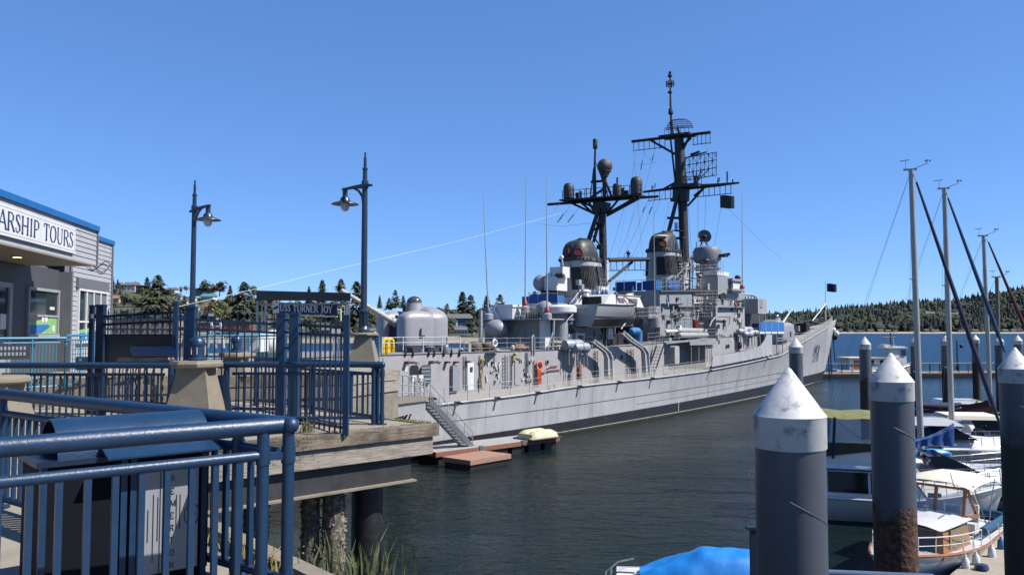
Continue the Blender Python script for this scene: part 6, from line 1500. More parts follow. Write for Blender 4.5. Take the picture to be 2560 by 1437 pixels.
# lamp posts on pedestals
def lamp(label, px, d, ypt, side, ped_label):
    c = P(px, 800, d); zt = P(px, ypt, d).z; k = d / 30.0
    zp = Z1 + 1.05
    pedestal(ped_label, px, d, zp, .78, .98, Z1)
    o = thing("street_lamp", label, "street lamp", (c.x, c.y, zp)); H = zt - zp; m = M['lampblue']
    q = MB(); q.lathe([(.24, 0), (.24, .1), (.2, .14), (.19, .2), (.155, .24), (.15, .72), (.19, .76), (.19, .82), (.13, .86)], n=8); 
    for i in range(8): a = i * .785 + .39; q.cyl(V((math.cos(a) * .155, math.sin(a) * .155, .22)), V((math.cos(a) * .155, math.sin(a) * .155, .74)), .028, .028, 5)
    q.build("base", m, o)
    za = H - 1.42
    q = MB(); q.lathe([(.125, .84), (.105, za), (.13, za + .02), (.135, za + .3), (.09, za + .34), (.085, za + .72), (.105, za + .74), (.105, za + .8), (.06, za + .83), (.055, za + 1.2), (.035, za + 1.22), (.035, H - .02), (0, H)], n=8); q.build("pole", m, o)
    a = V((.72, -.70, 0)) * side; e = 1.3
    q = MB(); q.tube([V((0, 0, za + .1)) - a * .42, V((0, 0, za + .13)), V((0, 0, za + .16)) + a * e * .6, V((0, 0, za + .17)) + a * (e + .18)], [.035, .1, .07, .045], 8)
    q.tube([V((0, 0, za - .55)) + a * .1, V((0, 0, za - .25)) + a * .16, V((0, 0, za - .02)) + a * .4, V((0, 0, za + .12)) + a * .75], [.05, .055, .05, .03], 7); q.ell(V((0, 0, za + .1)) - a * .42, (.05, .05, .05), 8, 6); arm = q.build("arm", m, o)
    s_ = a * e
    q = MB(); q.lathe([(.1, .2), (.1, -.12), (.17, -.2), (.2, -.3), (.52, -.42), (.53, -.44), (.2, -.33), (.05, -.3)], s_ + V((0, 0, za)), n=26); q.build("lamp_shade", m, arm)
    gm_ = mat("frosted lamp globe", (.55, .58, .62), .2, var=.05); q = MB(); q.lathe([(.18, -.34), (.19, -.45), (.165, -.58), (.11, -.68), (0, -.72)], s_ + V((0, 0, za)), n=18); q.build("globe", gm_, arm)
lamp("taller street lamp with its arm reaching left, beside the gun mount", 909, 30, 380, -1, "concrete pedestal under the lamp beside the warship's gun mount")
lamp("street lamp with its arm reaching right, behind the fence post", 480, 34, 450, 1, "concrete pedestal under the lamp behind the fence post")
# ---- tall picket fence and gates
def bar_post(name, px0, px1, pyt, d, zb, m, par, off, cap=True):
    a = P(px0, pyt, d); b_ = P(px1, pyt, d); w_ = b_.x - a.x; q = MB(); cx = (a.x + b_.x) / 2
    q.bb(cx - w_ / 2, cx + w_ / 2, d - w_ / 2, d + w_ / 2, zb, a.z)
    if cap: q.bb(cx - w_ * .56, cx + w_ * .56, d - w_ * .56, d + w_ * .56, a.z - .03, a.z + .015)
    return q.build(name, m, par, off)
def fence_run(label, pL, pR, ytL, ytR, rails, n, cat, name, zb=Z0, m=None, tip=True, bottom=.06, panel_=None, thing_o=None, bw=.022):
    """pL,pR = (px, depth); yt = picket top rows; rails = list of (yL, yR) pixel rows"""
    m = m or M['navy']; L0 = P(pL[0], 900, pL[1]); o = thing_o or thing(name, label, cat, (L0.x, L0.y, zb)); off = o.location
    for (a, b_) in rails:
        q = MB(); q.beam(P(pL[0], a, pL[1]), P(pR[0], b_, pR[1]), .04, .05); q.build("rail", m, o, off)
    pm = None; az = math.atan2(pR[1] - pL[1], P(pR[0], 900, pR[1]).x - L0.x)
    tl = P(pL[0], ytL, pL[1]); tr = P(pR[0], ytR, pR[1])
    for i in range(n):
        f = (i + .5) / n; t = tl.lerp(tr, f); hgt = t.z - zb
        q = MB(); q.bb(-bw / 2, bw / 2, -bw / 2, bw / 2, bottom, hgt - .05)
        if tip: q.lathe([(bw * .75, 0), (bw * .75, .01), (0, .06)], (0, 0, hgt - .06), n=4)
        k_ = q.build("picket", m, o); k_.location = V((t.x, t.y, zb)) - V(off); k_.rotation_euler = (0, 0, az)
    return o
# left gate with sheet panel
gt = thing("panel_gate", "dark blue picket gate with a solid lower panel and letter slot", "gate", tuple(P(253, 900, 17).xy) + (Z0,))
go = gt.location
bar_post("post", 226, 236, 764, 17.2, Z0, M['navy'], gt, go); bar_post("post", 245, 263, 763, 17, Z0, M['navy'], gt, go); bar_post("post", 435, 446, 757, 15.4, Z0, M['rail'], gt, go)
fence_run("", (263, 17), (436, 15.4), 772, 763, [(791, 781), (811, 803), (838, 838), (1000, 1010)], 10, "", "", thing_o=gt)
q = MB(); q.prism([P(262, 838, 16.93), P(437, 838, 15.33), P(437, 912, 15.33), P(262, 908, 16.93)], (0, .02, 0)); q.build("solid_panel", M['navy'], gt, go, fix=True)
q = MB(); a, b_ = P(325, 876, 16.25), P(432, 876, 15.25); n_ = V((.75, -.66, -.5)) * .16; q.prism([a, b_, b_ + n_ + V((0, 0, -.03)), a + n_ + V((0, 0, -.03))], (0, 0, .09)); q.build("slot_hood", mat("hood paint with sky sheen", (.03, .14, .36), .3), gt, go, fix=True)  # reflected sky sheen put into a lighter blue
q = MB(); q.beam(P(300, 899, 16.2), P(428, 898, 15.2), .12, .07); q.build("plank", timber2, gt, go)
q = MB(); v = P(432, 905, 15.2); q.bb(v.x - .04, v.x + .04, v.y - .06, v.y + .02, v.z - .09, v.z + .06); q.build("latch", M['steel'], gt, go)
q = MB(); v = P(238, 796, 17.1); q.cyl(v + V((0, -.1, 0)), v + V((0, -.1, .09)), .08, .08, 10); q.build("hinge", M['steel'], gt, go)
for i in range(7):       # twisted bars below the panel
    q = MB(); f = i / 6; t = P(300, 915, 16.8).lerp(P(430, 915, 15.5), f); q.tube([V((t.x + .012 * math.cos(k * 1.3), t.y + .012 * math.sin(k * 1.3), lerp(t.z, Z0 + .05, k / 24))) for k in range(25)], .016, 5); q.build("twisted_bar", M['navy'], gt, go)
# second leaf standing open behind it
fence_run("dark picket fence leaf seen through the panel gate", (262, 18.5), (470, 19.5), 775, 779, [(797, 799), (822, 824), (990, 985)], 11, "fence", "picket_fence")
# fence between the lamp-side post and the gate posts
fr = thing("picket_fence", "tall blue picket fence between the bollard light and the gate posts", "fence", tuple(P(480, 900, 16).xy) + (Z0,)); fo_ = fr.location
bar_post("post", 468, 491, 768, 16, Z0, M['rail'], fr, fo_); bar_post("post", 694, 716, 784, 16.3, Z0, M['rail'], fr, fo_)
fence_run("", (491, 16), (695, 16.3), 777, 786, [(799, 811), (822, 832), (1020, 1022)], 11, "", "", thing_o=fr, bw=.024)
fence_run("dark picket fence between the panel gate and the fence post", (446, 15.6), (470, 16), 775, 777, [(795, 797), (820, 821), (1020, 1020)], 2, "fence", "picket_fence")
# open gate towards the boardwalk edge
g2 = thing("picket_gate", "tall blue picket gate swung open towards the boardwalk's timber edge", "gate", tuple(P(737, 900, 15.6).xy) + (Z0,)); g2o = g2.location
bar_post("post", 726, 749, 783, 15.7, Z0, M['rail'], g2, g2o); bar_post("post", 860, 874, 789, 13.7, Z0 - .0, M['rail'], g2, g2o)
fence_run("", (749, 15.6), (861, 13.7), 792, 795, [(812, 818), (834, 838), (1049, 1069)], 9, "", "", thing_o=g2, bottom=-.02, tip=False, bw=.026)
for py in (800, 830, 870):
    q = MB(); q.beam(P(712, py, 16.2), P(730, py, 15.8), .03, .04); q.build("hinge", M['navy'], g2, g2o)
# ---- teal railings at the ticket office and on the promenade
t0 = P(-8, 846, 17.2); t1 = P(165, 839, 18.2); t2 = P(236, 839, 20.5)
for (a, b_, n_, lb) in ((t0, t1, 15, "light blue railing in front of the ticket office door"), (t1, t2, 9, "light blue railing under the office's curtained window")):
    ht = a.z - 6.2; railing(lb, V((a.x, a.y, 6.2)), V((b_.x, b_.y, 6.2)), ht, n_, .03, (0, .5, 1), .018, M['teal'], .06, .1, bal=.014)
q = MB(); q.bb(-.3, .3, -.02, .02, 0, .32); o = q.build("notice_board", mat("dark notice board", (.03, .045, .07), .6)); tag(o, "dark notice board hung on the office railing with pale lettering", "notice"); p = P(33, 898, 17.0); o.location = p; o.rotation_euler = (0, 0, .6)
q = MB()
for r_, (s_, w_) in enumerate((("OPEN", .4), ("DAILY", .4))): pass
q.build("notice_blank", M['white'], o) if q.v else None
q = MB()
for k in range(2):
    for i in range(7): q.bb(-.24 + i * .07, -.2 + i * .07, -.026, -.02, .08 + k * .12, .15 + k * .12)
q.build("notice_lettering", mat("pale lettering", (.4, .42, .45), .6), o)
p0_ = P(212, 925, 18); q = MB(); q.bb(-.2, .2, -.02, .02, 0, .3); o = q.build("poster_board", mat("blue poster", (.02, .10, .30), .6)); o.location = p0_; tag(o, "small blue poster board beside the panel gate post", "poster")
q = MB()
for (a, b_, m_) in ((-.1, .2, 0), (.05, .08, 0), (-.05, .05, 0)): q.bb(a - .03, a + .03, -.026, -.02, b_, b_ + .06)
q.build("poster_marks", mat("poster green", (.3, .5, .2), .6), o)
a = P(490, 839, 26); b_ = P(872, 836, 28); rr_ = railing("light blue railing along the promenade behind the fence", V((a.x, a.y, Z1)), V((b_.x, b_.y, Z1)), a.z - Z1, 34, .035, (0, .33, .66, 1), .02, M['teal'], .06, .1, bal=.016)
a = P(945, 840, 31); q = MB(); o = thing("railing_end", "light blue railing end frame beside the lamp's pedestal", "railing", (a.x, a.y, Z1)); off = o.location
q = MB(); q.tube([P(925, 840, 31), P(948, 840, 31)], .06, 8); q.build("top_rail", M['teal'], o, off); q = MB(); q.prism([P(930, 843, 31), P(941, 843, 31), P(940, 905, 31), P(934, 905, 31)], (0, .06, 0)); q.build("end_plate", M['teal'], o, off, fix=True)
q = MB(); q.cyl(P(947, 841, 31), P(947, 905, 31), .04, .04, 8); q.build("post", M['teal'], o, off)
for k in range(7): q = MB(); q.beam(P(940, 850 + k * 8, 31), P(947, 850 + k * 8, 31), .03, .03); q.build("rung", M['teal'], o, off)
# ---- gangway shelter with roof and banner
sh = thing("gangway_shelter", "dark roofed shelter over the gangway entrance with thin white frames", "shelter", tuple(P(760, 850, 33).xy) + (Z1,)); so = sh.location
q = MB(); q.prism([P(641, 726, 33), P(641, 751, 33), P(876, 752, 31), P(877, 732, 31)], (-.8, 3.0, .12)); q.build("roof", mat("dark shelter roof", (.03, .032, .036), .5, var=.2), sh, so, fix=True)
for px, d in ((644, 33), (872, 31), (664, 36), (866, 34)): q = MB(); q.cyl(P(px, 752, d), V((P(px, 752, d).x, P(px, 752, d).y, Z1)), .05, .05, 7); q.build("post", M['steel'], sh, so)
q = MB(); q.tube([P(644, 760, 33), P(872, 759, 31)], .035, 6)
for i in range(16): q.cyl(P(644 + i * 15, 757, 33 - i * .13), P(652 + i * 15, 763, 33 - i * .13), .02, .02, 4)
q.build("truss", M['steel'], sh, so)
for (x0, x1, yt, d) in ((655, 862, 763, 34), (664, 852, 772, 35.5)):
    q = MB(); q.tube([P(x0, 870, d), P(x0, yt, d), P(x1, yt + 2, d), P(x1, 870, d)], .045, 6); q.build("white_frame", M['white'], sh, so)
# banner (hangs from the frame: a thing of its own)
bnr = thing("banner", "blue banner with white serif letters hung under the shelter roof", "banner", tuple(P(683, 785, 32.6))); bo = bnr.location
bTL, bTR, bBL, bBR = P(683, 756, 32.6), P(843, 761, 31.4), P(683, 783, 32.6), P(843, 788, 31.4)
q = MB(); rows = []
for i in range(25):
    f = i / 24; a = bTL.lerp(bTR, f); b_ = bBL.lerp(bBR, f); wv = V((0, .03 * math.sin(f * 19) , 0)); rows.append([a + wv, a.lerp(b_, .5), b_ - wv])
q.grid(rows); q.build("cloth", mat("banner navy cloth", (.018, .025, .11), .7, var=.15), bnr, bo)
ux = (bTR - bTL).normalized(); uz = V((0, 0, 1)); nn_ = ux.cross(uz).normalized() * 1
if nn_.y > 0: nn_ = -nn_
q = MB(); wl = (bTR - bTL).length; th_ = .27; sxx = wl * .82 / (text_width("USS TURNER JOY") * th_)
letters(q, "USS TURNER JOY", bBL + ux * wl * .125 + V((0, 0, .10)) + nn_ * .05, ux, uz, th_, depth=.02, sx=sxx, thick=.15, thin=.08, serif=.16); q.build("lettering", M['white'], bnr, bo)
q = MB(); letters(q, "BREMERTON", bTL + ux * wl * .33 + V((0, 0, -.09)) + nn_ * .05, ux, uz, .06, depth=.012, thick=.16, thin=.12, serif=0, sx=3.3) if False else None
q = MB()
for i in range(22): q.box(bTL + ux * (wl * (.3 + i * .024)) + V((0, 0, -.045)) + nn_ * .052, (.05, .01, .035))
q.build("small_print", mat("small print", (.35, .37, .45), .6), bnr, bo)
q = MB(); a = bTL + ux * .02 + nn_ * .04; q.prism([a, a + ux * wl * .1, bBL + ux * wl * .11 + nn_ * .04, bBL + ux * .02 + nn_ * .04], nn_ * .008); em_ = q.build("emblem_panel", M['white'], bnr, bo, fix=True)
q = MB(); c = bBL + ux * wl * .055 + nn_ * .055; q.prism([c + ux * -.1 + V((0, 0, .15)), c + ux * .12 + V((0, 0, .22)), c + ux * .08 + V((0, 0, .32)), c + ux * -.12 + V((0, 0, .22))], nn_ * .01); q.build("emblem_mark", M['black'], bnr, bo, fix=True)
q = MB(); q.beam(bBL + ux * .2 + V((0, 0, -.05)), bBR + V((0, 0, -.05)), .06, .05); q.build("banner_pole", M['white'], bnr, bo)
# white kiosk boxes and a folding ladder seen through the fence
def wthing(name, label, cat, boxes, m=M['white'], group=None):
    o = None
    for nm, (px0, px1, py0, py1, d, dep) in boxes:
        a, b_ = P(px0, py0, d), P(px1, py1, d); q = MB(); q.bb(a.x, b_.x, d, d + dep, b_.z, a.z)
        if o is None: o = thing(name, label, cat, (a.x, d, b_.z))
        q.build(nm, m, o, o.location)
    return o
wthing("ticket_kiosk", "white gangway kiosk standing behind the tall fence", "kiosk", (("body", (600, 645, 838, 880, 27, 1.2)), ("lid", (598, 647, 832, 838, 26.9, 1.3))))
wthing("white_sign", "white sign board on a post behind the open gate", "sign", (("board", (829, 850, 822, 840, 30, .05)), ("post", (832, 835, 840, 900, 30.02, .05)), ("post", (845, 848, 840, 900, 30.02, .05))))
o = thing("step_ladder", "white folding step ladder on the promenade behind the fence", "ladder", tuple(P(540, 850, 27).xy) + (Z1,)); off = o.location
for (a, b_) in (((528, 806), (542, 870)), ((551, 806), (560, 870)), ((530, 815), (520, 870))): q = MB(); q.beam(P(a[0], a[1], 27), P(b_[0], b_[1], 27), .05, .05); q.build("side_rail", M['white'], o, off)
for k in range(4): q = MB(); q.beam(P(530 + k * 3, 815 + k * 14, 27), P(552 + k * 2, 815 + k * 14, 27), .05, .04); q.build("rung", M['white'], o, off)
o = thing("small_boat", "small white covered boat on stands behind the tall fence", "boat", tuple(P(680, 860, 29).xy) + (Z1,)); off = o.location
q = MB(); v = P(683, 858, 29); q.ell(v, (.42, .7, .5), 14, 8); q.build("hull", M['gel'], o, off); q = MB(); q.bb(v.x - .4, v.x + .4, v.y - .5, v.y + .5, Z1, v.z - .3); q.build("stand", M['steel'], o, off)
# ---- litter and recycling bin
bz = Z0; K = P(98, 1200, 5.15); bax = V((.75, .66, 0)).normalized(); bn = V((bax.y, -bax.x, 0)); bl_ = 1.08; bw_ = .52
binr = thing("litter_bin", "dark blue litter bin with a rounded hood and a grey slotted front panel", "litter bin", (K.x, K.y, bz), math.atan2(bax.y, bax.x))
# local: x along the bin, -y = front
hb = .90; lidc = .045
q = MB(); q.bb(0, bl_, 0, bw_, .08, hb); q.bb(.03, bl_ - .03, .03, bw_ - .03, 0, .08); q.build("body", mat("dark bin body", (.004, .006, .012), .75, var=.2, spec=.15), binr)
for x_ in (.02, .5, .56, bl_ - .04): q = MB(); q.bb(x_ - .02, x_ + .02, -.03, .0, .02, hb); q.build("corner_bar", M['rail'], binr)
q = MB(); q.bb(.60, bl_ - .08, -.022, 0, .1, hb - .04); pn_ = q.build("front_panel", mat("brushed grey panel", (.42, .44, .48), .4, .2, var=.08, squash=(1, 1, .05)), binr)
dm_ = M['black']; zf = -.0235
marks = [(.655, .30, .52), (.69, .16, .62), (.72, .30, .60), (.735, .02, .80), (.755, .02, .80), (.845, .36, .60), (.87, .36, .60)]
q = MB()
for x_, z0_, z1_ in marks: q.bb(x_, x_ + .006, zf - .001, zf + .001, z0_ + .02, z1_ + .02)
q.build("slot_lines", dm_, pn_)
q = MB(); q.tube([V((.955 + .052 * math.cos(a), zf, .47 + .085 * math.sin(a) * .85)) for a in [2 * math.pi * i / 28 for i in range(28)]], .0035, 5, closed=True); q.build("ring_mark", dm_, pn_)
q = MB()
for i, ch in enumerate("BREMERTON"): letters(q, ch, V((.805, zf - .0, .80 - i * .085)), (1, 0, 0), (0, 0, 1), .042, serif=0, thick=.13, thin=.1, depth=.0015)
q.build("lettering", dm_, pn_)
for x_, z_ in ((.62, .83), (.98, .83), (.99, .46)): q = MB(); q.ell((x_, -.024, z_), (.009, .006, .009), 8, 5); q.build("bolt", M['steel'], pn_)
q = MB(); q.bb(-.03, bl_ + .03, -.05, bw_ + .03, hb, hb + .035); q.build("tray", M['navy'], binr)
q = MB(); q.prism([V((.35, -.2, hb + .03)), V((bl_ + .02, -.2, hb + .03)), V((bl_ + .02, .02, hb + .1)), V((.35, .02, hb + .1))], (0, 0, .012)); q.build("hood_flap", M['rail'], binr, fix=True)
q = MB(); arc = [R(180 - 180 * i / 20) for i in range(21)]; rr1, rr0 = .27, .255; cy = bw_ / 2
def hz(r_, a): return (cy + r_ * math.cos(a) , hb + .03 + r_ * math.sin(a) * .92)
q.grid([[V((x_, *hz(rr1, a))) for a in arc] for x_ in (.1, bl_ + .02)]); q.grid([[V((x_, *hz(rr0, a))) for a in arc] for x_ in (.1, bl_ + .02)])
for x_ in (.1, bl_ + .02): q.grid([[V((x_, *hz(r_, a))) for a in arc] for r_ in (rr0, rr1)])
q.build("hood", M['rail'], binr); q = MB(); q.add([V((bl_ - .02, *hz(rr0, a))) for a in arc], [tuple(range(21))]); q.bb(.3, bl_, .05, bw_ - .05, hb + .03, hb + .2); q.build("hood_inside", M['black'], binr)
# pale gangway hand rail at the bottom of the view
o = thing("handrail", "pale blue grey hand rail low beside the closest piling", "handrail", tuple(P(2045, 1428, 9.2))); off = o.location
m_ = mat("pale blue rail", (.16, .22, .34), .35); q = MB(); q.tube([P(2040, 1434, 9.2), P(2335, 1447, 8.6)], .055, 10); q.build("top_rail", m_, o, off)
for px in (2050, 2320): a = P(px, 1436, 9.1); q = MB(); q.cyl(a, a + V((0, 0, -3)), .045, .045, 8); q.build("post", m_, o, off)
# ================================================================ MARINA PILINGS
def pile_material():
    m = bpy.data.materials.new("sleeved pile"); m.use_nodes = True; nt = m.node_tree; N = nt.nodes; Lk = nt.links; b = N["Principled BSDF"]; b.inputs["Roughness"].default_value = .5
    tc = N.new("ShaderNodeTexCoord"); oi = N.new("ShaderNodeObjectInfo"); sx = N.new("ShaderNodeSeparateXYZ")
    ad = N.new("ShaderNodeVectorMath"); ad.operation = 'ADD'; Lk.new(tc.outputs["Object"], ad.inputs[0]); Lk.new(oi.outputs["Location"], ad.inputs[1])
    Lk.new(tc.outputs["Object"], sx.inputs[0])
    n1 = N.new("ShaderNodeTexNoise"); n1.inputs["Scale"].default_value = 2.2; n1.inputs["Detail"].default_value = 7; n1.inputs["Roughness"].default_value = .7; Lk.new(ad.outputs[0], n1.inputs["Vector"])
    n2 = N.new("ShaderNodeTexNoise"); n2.inputs["Scale"].default_value = 14; n2.inputs["Detail"].default_value = 6; Lk.new(ad.outputs[0], n2.inputs["Vector"])
    def mth(op, a, c):
        n = N.new("ShaderNodeMath"); n.operation = op
        for i, q in enumerate((a, c)):
            if isinstance(q, (int, float)): n.inputs[i].default_value = q
            else: Lk.new(q, n.inputs[i])
        return n.outputs[0]
    lev = mth('ADD', sx.outputs[2], mth('MULTIPLY', n1.outputs["Fac"], -1.5))       # height minus wobble
    mr = N.new("ShaderNodeMapRange"); mr.inputs["From Min"].default_value = 4.02; mr.inputs["From Max"].default_value = 4.22; Lk.new(lev, mr.inputs["Value"])   # 1 = clean sleeve
    rust = N.new("ShaderNodeValToRGB"); e = rust.color_ramp.elements; e[0].color = (.015, .011, .008, 1); e[0].position = .38; e[1].color = (.06, .04, .026, 1); e[1].position = .68
    Lk.new(n2.outputs["Fac"], rust.inputs["Fac"])
    grey = N.new("ShaderNodeValToRGB"); e = grey.color_ramp.elements; e[0].color = (.042, .045, .057, 1); e[1].color = (.074, .079, .097, 1); Lk.new(n1.outputs["Fac"], grey.inputs["Fac"])
    dk = N.new("ShaderNodeMapRange"); dk.inputs["From Min"].default_value = 2.6; dk.inputs["From Max"].default_value = 3.4; Lk.new(lev, dk.inputs["Value"])
    mx0 = N.new("ShaderNodeMix"); mx0.data_type = 'RGBA'; Lk.new(dk.outputs[0], mx0.inputs["Factor"]); mx0.inputs["A"].default_value = (.03, .027, .018, 1); Lk.new(rust.outputs[0], mx0.inputs["B"])
    mx = N.new("ShaderNodeMix"); mx.data_type = 'RGBA'; Lk.new(mr.outputs[0], mx.inputs["Factor"]); Lk.new(mx0.outputs["Result"], mx.inputs["A"]); Lk.new(grey.outputs[0], mx.inputs["B"]); Lk.new(mx.outputs["Result"], b.inputs["Base Color"])
    bp = N.new("ShaderNodeBump"); bp.inputs["Distance"].default_value = .03; Lk.new(n2.outputs["Fac"], bp.inputs["Height"]); Lk.new(mth('MULTIPLY', mth('SUBTRACT', 1.0, mr.outputs[0]), .9), bp.inputs["Strength"]); Lk.new(bp.outputs[0], b.inputs["Normal"])
    ro = N.new("ShaderNodeMapRange"); ro.inputs["To Min"].default_value = .85; ro.inputs["To Max"].default_value = .42; Lk.new(mr.outputs[0], ro.inputs["Value"]); Lk.new(ro.outputs[0], b.inputs["Roughness"])
    return m
capm = mat("weathered pile cap", (.64, .64, .63), .6, var=.07, scale=4, stain=(.16, .16, .155), stain_amt=.85, stain_scale=5, lo=.53, hi=.68, bump=.12, bscale=12)
pmat = pile_material()
ZT = 7.17
proto = None
piles = [((1971, 7.2), "closest and widest piling, grey sleeve with a white cone cap, in front of the water", .3),
 ((2227, 12.0), "second closest piling, its grey sleeve rusted at the foot beside the wooden cabin boat", .3),
 ((2538, 16.0), "barnacled dark piling at the photo's right edge with a white cone cap", .3),
 ((1990, 37.0), "piling whose white cone cap stands in front of the warship's bow", .3),
 ((2163, 44.0), "piling rising behind the yellow green boat canopy", .3),
 ((2289, 54.0), "piling half hidden behind the tallest sailboat mast", .3),
 ((2365, 56.0), "piling half hidden behind the second sailboat mast", .3),
 ((2440, 66.0), "piling with a weedy foot left of the third sailboat mast", .3),
 ((2499, 57.0), "piling behind the bare brown mast", .3), ((2546, 60.0), "farthest piling by the photo's right edge, behind the barnacled piling", .3)]
for (px, d), lab, r_ in piles:
    c = P(px, 900, d)
    if proto is None:
        o = thing("piling", lab, "piling", (c.x, c.y, 0), 0, "white capped marina pilings"); proto = o
        q = MB(); q.tube([V((0, 0, z)) for z in [-1.6 + .25 * i for i in range(33)] + [6.5]], .30, 40); q.build("shaft", pmat, o)
        q = MB(); q.tube([V((math.cos(a) * .301, math.sin(a) * .301, 6.15 - .42 * i / 10 - .0)) for i, a in enumerate([R(-150 + 15 * k) for k in range(17)])], .006, 4); q.build("sleeve_seam", mat("sleeve seam grey", (.11, .115, .13), .6), o)
        q = MB(); q.lathe([(.306, 6.46), (.312, 6.47), (.312, 6.735), (.318, 6.745), (.30, 6.765), (.02, ZT - .01), (0, ZT)], (0, 0, 0), n=40); q.build("cone_cap", capm, o)
    else:
        o = copy_tree(proto); o["label"] = lab; o.location = (c.x, c.y, 0); o.rotation_euler = (0, 0, .35 if 'second' in lab else random.uniform(-.6, 1.2))
    if 'rusted' in lab:
        for k_ in o.children:
            if k_.name.startswith('shaft'):
                k_.data = k_.data.copy(); m2 = pmat.copy(); m2.name = "rusted sleeve"; k_.data.materials[0] = m2
                for n_ in m2.node_tree.nodes:
                    if n_.bl_idname == "ShaderNodeValToRGB" and abs(n_.color_ramp.elements[1].color[0] - .06) < .001: n_.color_ramp.elements[1].color = (.13, .045, .02, 1)
    if 'right edge with' in lab:
        for k_ in o.children:
            if k_.name.startswith('shaft'):
                q = MB(); q.tube([V((0, 0, z)) for z in [-1.6 + .25 * i for i in range(33)] + [6.5]], .30, 40); k_.data = k_.data.copy()
                m2 = pmat.copy(); m2.name = "barnacled sleeve"
                for n_ in m2.node_tree.nodes:
                    if n_.bl_idname == "ShaderNodeMapRange" and abs(n_.inputs["From Min"].default_value - 4.02) < .01: n_.inputs["From Min"].default_value = 4.5; n_.inputs["From Max"].default_value = 4.9
                    if n_.bl_idname == "ShaderNodeMapRange" and abs(n_.inputs["From Min"].default_value - 2.6) < .01: n_.inputs["From Min"].default_value = 4.3; n_.inputs["From Max"].default_value = 5.2
                k_.data.materials[0] = m2
# ================================================================ BOATS
def boat_frame(px, py, z, az, name, label, cat, grp=None):
    c = G(px, py, z); return thing(name, label, cat, (c.x, c.y, 0), az, grp)
def tubes(o, name, m, paths, r=.02, n=6):
    q = MB()
    for p in paths: q.tube([V(a) for a in p], r, n)
    return q.build(name, m, o)
def bow_rail(o, rows, f0, f1, h, n, m=None, name="bow_rail", inb=.08):
    q = MB(); k = len(rows) - 1; pts = []
    for i in range(n): 
        f = lerp(f0, f1, i / (n - 1)) * k; a = int(min(k - 1, f)); p = rows[a][-1].lerp(rows[a + 1][-1], f - a); pts.append(V((p.x, p.y + inb if p.y < -inb else p.y, p.z)))
    for sgn_ in (1, -1):
        L_ = [V((p.x, p.y * sgn_, p.z)) for p in pts]
        for p in L_: q.cyl(p, p + V((-.05, 0, h)), .014, .014, 5)
        q.tube([p + V((-.05, 0, h)) for p in L_], .017, 5); q.tube([p + V((-.03, 0, h * .52)) for p in L_], .01, 4)
    return q.build(name, m or M['steel'], o)
def house(o, name, x0, x1, x2, x3, w0, w1, z0, z1, m, par=None):
    q = MB(); q.add([V((x0, -w0, z0)), V((x1, -w0, z0)), V((x1, w0, z0)), V((x0, w0, z0)), V((x2, -w1, z1)), V((x3, -w1, z1)), V((x3, w1, z1)), V((x2, w1, z1))], [(0, 3, 2, 1), (4, 5, 6, 7), (0, 1, 5, 4), (1, 2, 6, 5), (2, 3, 7, 6), (3, 0, 4, 7)], 0, False)
    return q.build(name, m, par or o)
# ---- flybridge cruiser pointing right
az = math.atan2(-2.6, 8.0)
c0 = P(2502, 1200, 31.2); c1 = V((c0.x, c0.y, 0)); LC = 9.2; ax_ = V((math.cos(az), math.sin(az), 0)); cc = c1 - ax_ * (LC / 2 + .15)
cr = thing("flybridge_cruiser", "white flybridge cruiser with a yellow green canopy, its bow beside the barnacled piling", "boat", tuple(cc), az)
rows = [[p + V((.95, 0, 0)) for p in r] for r in hull_mesh(7.3, 3.3, 1.05, .5, sheer=.55, tr=.95, fine=2.4, flare=.3, rake=.08)]
q = MB(); hull_build(q, rows, dz=.0); hl = q.build("hull", M['gel'], cr, fix=True)
q = MB(); q.grid([[p + V((0, -.014, 0)) for p in r[:3]] for r in rows]); q.build("blue_bottom", mat("blue bottom paint", (.01, .04, .22), .5), cr)
q = MB()
for s_ in (1, -1): q.tube([V((r[-1].x, r[-1].y * s_, r[-1].z - .06)) for r in rows], .045, 6)
q.build("rub_rail", M['gel'], cr)
cab = house(cr, "cabin", -2.6, 2.05, -2.55, 1.25, 1.45, 1.32, .95, 2.1, M['gel'])
fb = house(cr, "flybridge_deck", -2.75, 1.75, -2.75, 1.55, 1.52, 1.45, 2.1, 2.28, M['gel'])
q = MB(); w_ = 1.4; q.prism([V((-2.7, -w_, 2.28)), V((1.65, -w_, 2.28)), V((1.0, -w_, 2.98)), V((.4, -w_, 2.95)), V((-2.7, -w_, 2.42))], (0, .06, 0)); q.prism([V((-2.7, w_, 2.28)), V((1.65, w_, 2.28)), V((1.0, w_, 2.98)), V((.4, w_, 2.95)), V((-2.7, w_, 2.42))], (0, -.06, 0)); q.prism([V((1.65, -w_, 2.28)), V((1.65, w_, 2.28)), V((1.0, w_, 2.98)), V((1.0, -w_, 2.98))], (-.06, 0, -.02)); q.build("flybridge_coaming", M['gel'], cr, fix=True)
q = MB(); q.bb(-2.76, 1.7, -1.535, 1.535, 2.06, 2.12); q.build("roof_stripe", mat("blue stripe", (.015, .035, .11), .4), cr)
for (x0, x1, xa, xb) in ((-2.5, -1.62, -2.35, -1.62), (-1.55, -.1, -1.55, -.1), (0, 1.45, 0, 1.05)):
    q = MB(); q.prism([V((x0, -1.455, 1.2)), V((x1, -1.455, 1.2)), V((xb, -1.365, 1.98)), V((xa, -1.365, 1.98))], (0, .05, 0)); q.build("side_window", M['glass'], cab, fix=True)
